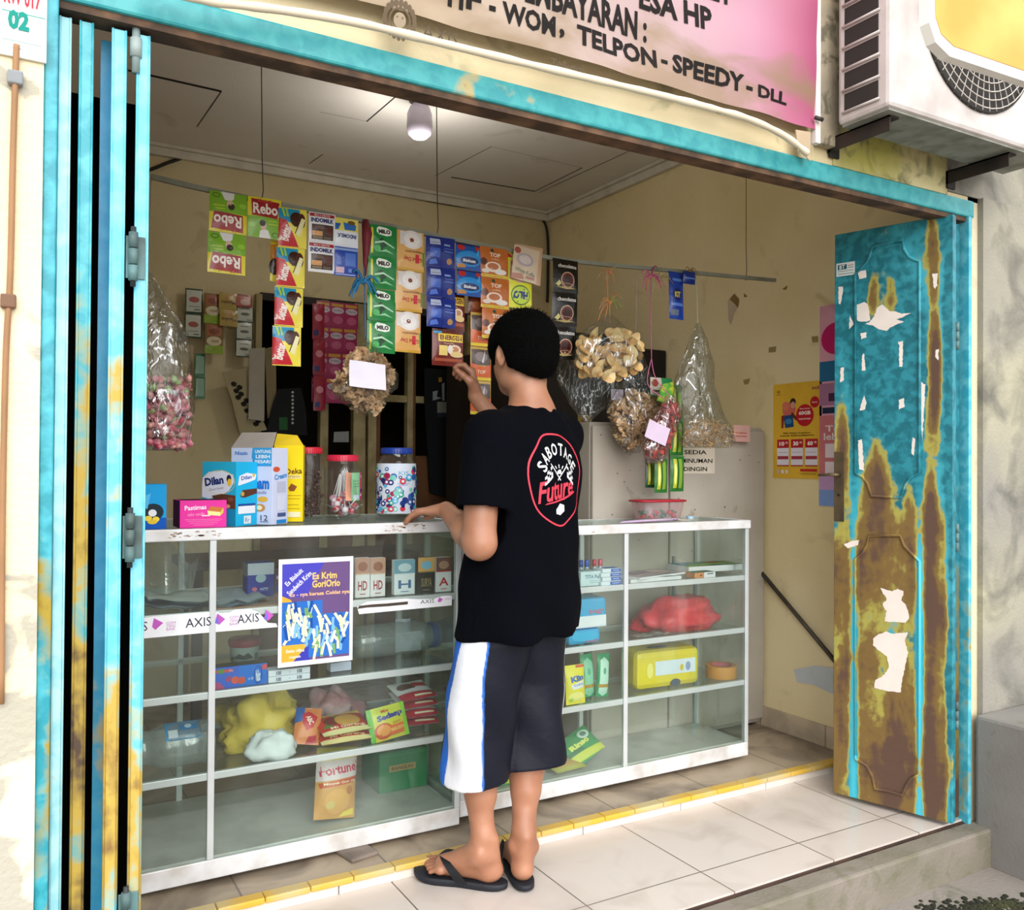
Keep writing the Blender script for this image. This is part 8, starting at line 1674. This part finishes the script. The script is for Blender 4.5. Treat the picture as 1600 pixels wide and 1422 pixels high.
def step(src, x):
    r = N(nt, 'ShaderNodeMapRange'); r.inputs['From Min'].default_value = x-.0006; r.inputs['From Max'].default_value = x+.0006; L(src, r.inputs[0]); return r.outputs[0]
def mx3(a, b, fac):
    x = N(nt, 'ShaderNodeMix', data_type='RGBA')
    for q, i in ((a, 6), (b, 7)):
        if isinstance(q, str): x.inputs[i].default_value = lin(q)
        else: L(q, x.inputs[i])
    L(fac, x.inputs[0]); return x.outputs[2]
s1 = attrsel('side'); s2 = attrsel('side_far'); s3 = attrsel('piping')
col = mx3('#060a1b', '#e6e7ee', step(s1, .0)); col = mx3(col, '#2468c8', s3); col = mx3(col, '#e6e7ee', step(s2, 0))
L(col, p.inputs['Base Color']); p.inputs['Roughness'].default_value = .6; p.inputs['Specular IOR Level'].default_value = .3
tc = N(nt, 'ShaderNodeTexCoord'); nz = N(nt, 'ShaderNodeTexNoise'); nz.inputs['Scale'].default_value = 14; nz.inputs['Detail'].default_value = 4; L(tc.outputs['Object'], nz.inputs['Vector']); bp = N(nt, 'ShaderNodeBump'); bp.inputs['Strength'].default_value = .5; bp.inputs['Distance'].default_value = .008; L(nz.outputs[0], bp.inputs['Height']); L(bp.outputs[0], p.inputs['Normal'])
def piping(V):
    """1 on the blue bands along both edges of the white panel (broad in front, thin behind)"""
    c = np.stack([np.interp(V[:, 2], [.285, .42, .55, .68, .84], [1.160, 1.163, 1.172, 1.188, 1.195]), np.interp(V[:, 2], [.285, .42, .55, .68, .84], [2.184, 2.178, 2.168, 2.155, 2.150])], 1)
    th = np.arctan2(V[:, 1]-c[:, 1], V[:, 0]-c[:, 0]); rel = (th-math.radians(-152)+math.pi) % (2*math.pi)-math.pi
    s = stripe(V); front = (rel < np.interp(V[:, 2], [.28, .42, .60, .8], [-.05, -.10, -.10, .0]))
    return np.where(front, np.clip((.020-np.abs(s-.010))/.0015, 0, 1), np.clip((.0035-np.abs(s-.001))/.0015, 0, 1))*(s > -.012)
shorts, _, _ = SH.build('shorts', m, BOY, 2, {'side': stripe, 'side_far': stripe2, 'piping': piping})

# ---- flip-flops
RUB = M('#1d2028', .6, bump=.2, bs=120); STR = M('#15171c', .7)
def sandal(name, label, heel, toe, side):
    d = (toe-heel); d[2] = 0; L_ = np.linalg.norm(d); d /= L_; n = V3(d[1], -d[0], 0); t = thing(name, label, 'sandal', (float(heel[0]), float(heel[1]), 0))
    o0 = Vector((float(heel[0]), float(heel[1]), 0)); out = []; K = 56
    tot = L_+.036
    def wid(s): return .5*np.interp(s, [0, .15, .3, .5, .62, .75, .88, 1], [.064, .066, .066, .068, .080, .090, .088, .076])*max(0, 1-abs(2*s-1)**6)**.5
    for k in range(K):
        s = .5-.5*math.cos(PI*k/(K-1)); out.append((s, wid(s)))
    ring = [(s, w) for s, w in out]+[(s, -w) for s, w in out[::-1][1:-1]]; vs = []
    for z in (.0, .006, .0185, .0195):
        e = {.0: .92, .006: 1.0, .0185: 1.0, .0195: .96}[z]
        for s, w in ring:
            c = heel+d*((s-.5)*(e if z != .006 else 1)+.5)*tot-d*.020+n*w*e*1.0+n*.004*side*0
            up = .012*max(0, (s-.86)/.14)**2
            vs.append((float(c[0])-o0.x, float(c[1])-o0.y, z+up+.0006))
    m_ = len(ring); fs = [(j*m_+i, j*m_+(i+1) % m_, (j+1)*m_+(i+1) % m_, (j+1)*m_+i) for j in range(3) for i in range(m_)]+[tuple(range(m_))[::-1], tuple(3*m_+i for i in range(m_))]
    g = MB(); g.add(vs, fs[:-2], RUB, True); g.add(vs, fs[-2:], RUB); g.build('sole', t)
    # y-shaped strap: from between the first two toes to both sides
    g = MB(); post = heel+d*L_*.80+n*(-side)*.019
    for q, fr in ((-1, .42), (1, .40)):
        e = heel+d*L_*fr+n*q*.040; P0 = V3(post[0], post[1], .050); P3 = V3(e[0], e[1], .018); mid = heel+d*L_*(.60)+n*q*.033; P1 = V3(mid[0], mid[1], .066-.004*q*side)
        path = smooth_path([Vector(P0.tolist())-o0, Vector(((P0+P1)/2+V3(0, 0, .010)).tolist())-o0, Vector(P1.tolist())-o0, Vector(((P1*.45+P3*.55)+n*q*.006+V3(0, 0, .006)).tolist())-o0, Vector(P3.tolist())-o0], 4)
        for i in range(len(path)-1):
            a, b = path[i], path[i+1]; wv = Vector(d.tolist())*(.006+.010*min(1, 1.6*i/len(path))); nrm = (b-a).cross(wv).normalized()*.002
            g.add([a-wv-nrm, a+wv-nrm, b+wv-nrm, b-wv-nrm, a-wv+nrm, a+wv+nrm, b+wv+nrm, b-wv+nrm], [(0, 1, 2, 3), (7, 6, 5, 4), (0, 4, 5, 1), (2, 6, 7, 3), (1, 5, 6, 2), (3, 7, 4, 0)], STR)
    g.tube([Vector((float(post[0]), float(post[1]), .016))-o0, Vector((float(post[0]), float(post[1]), .052))-o0], .004, STR, 6); g.build('strap', t); return t
sandal('flip_flop', 'black rubber flip-flop seen from its side, pointing towards the taller cabinet', heelL, toeL, -1)
sandal('flip_flop', 'black rubber flip-flop seen from behind its heel', heelR, toeR, 1)
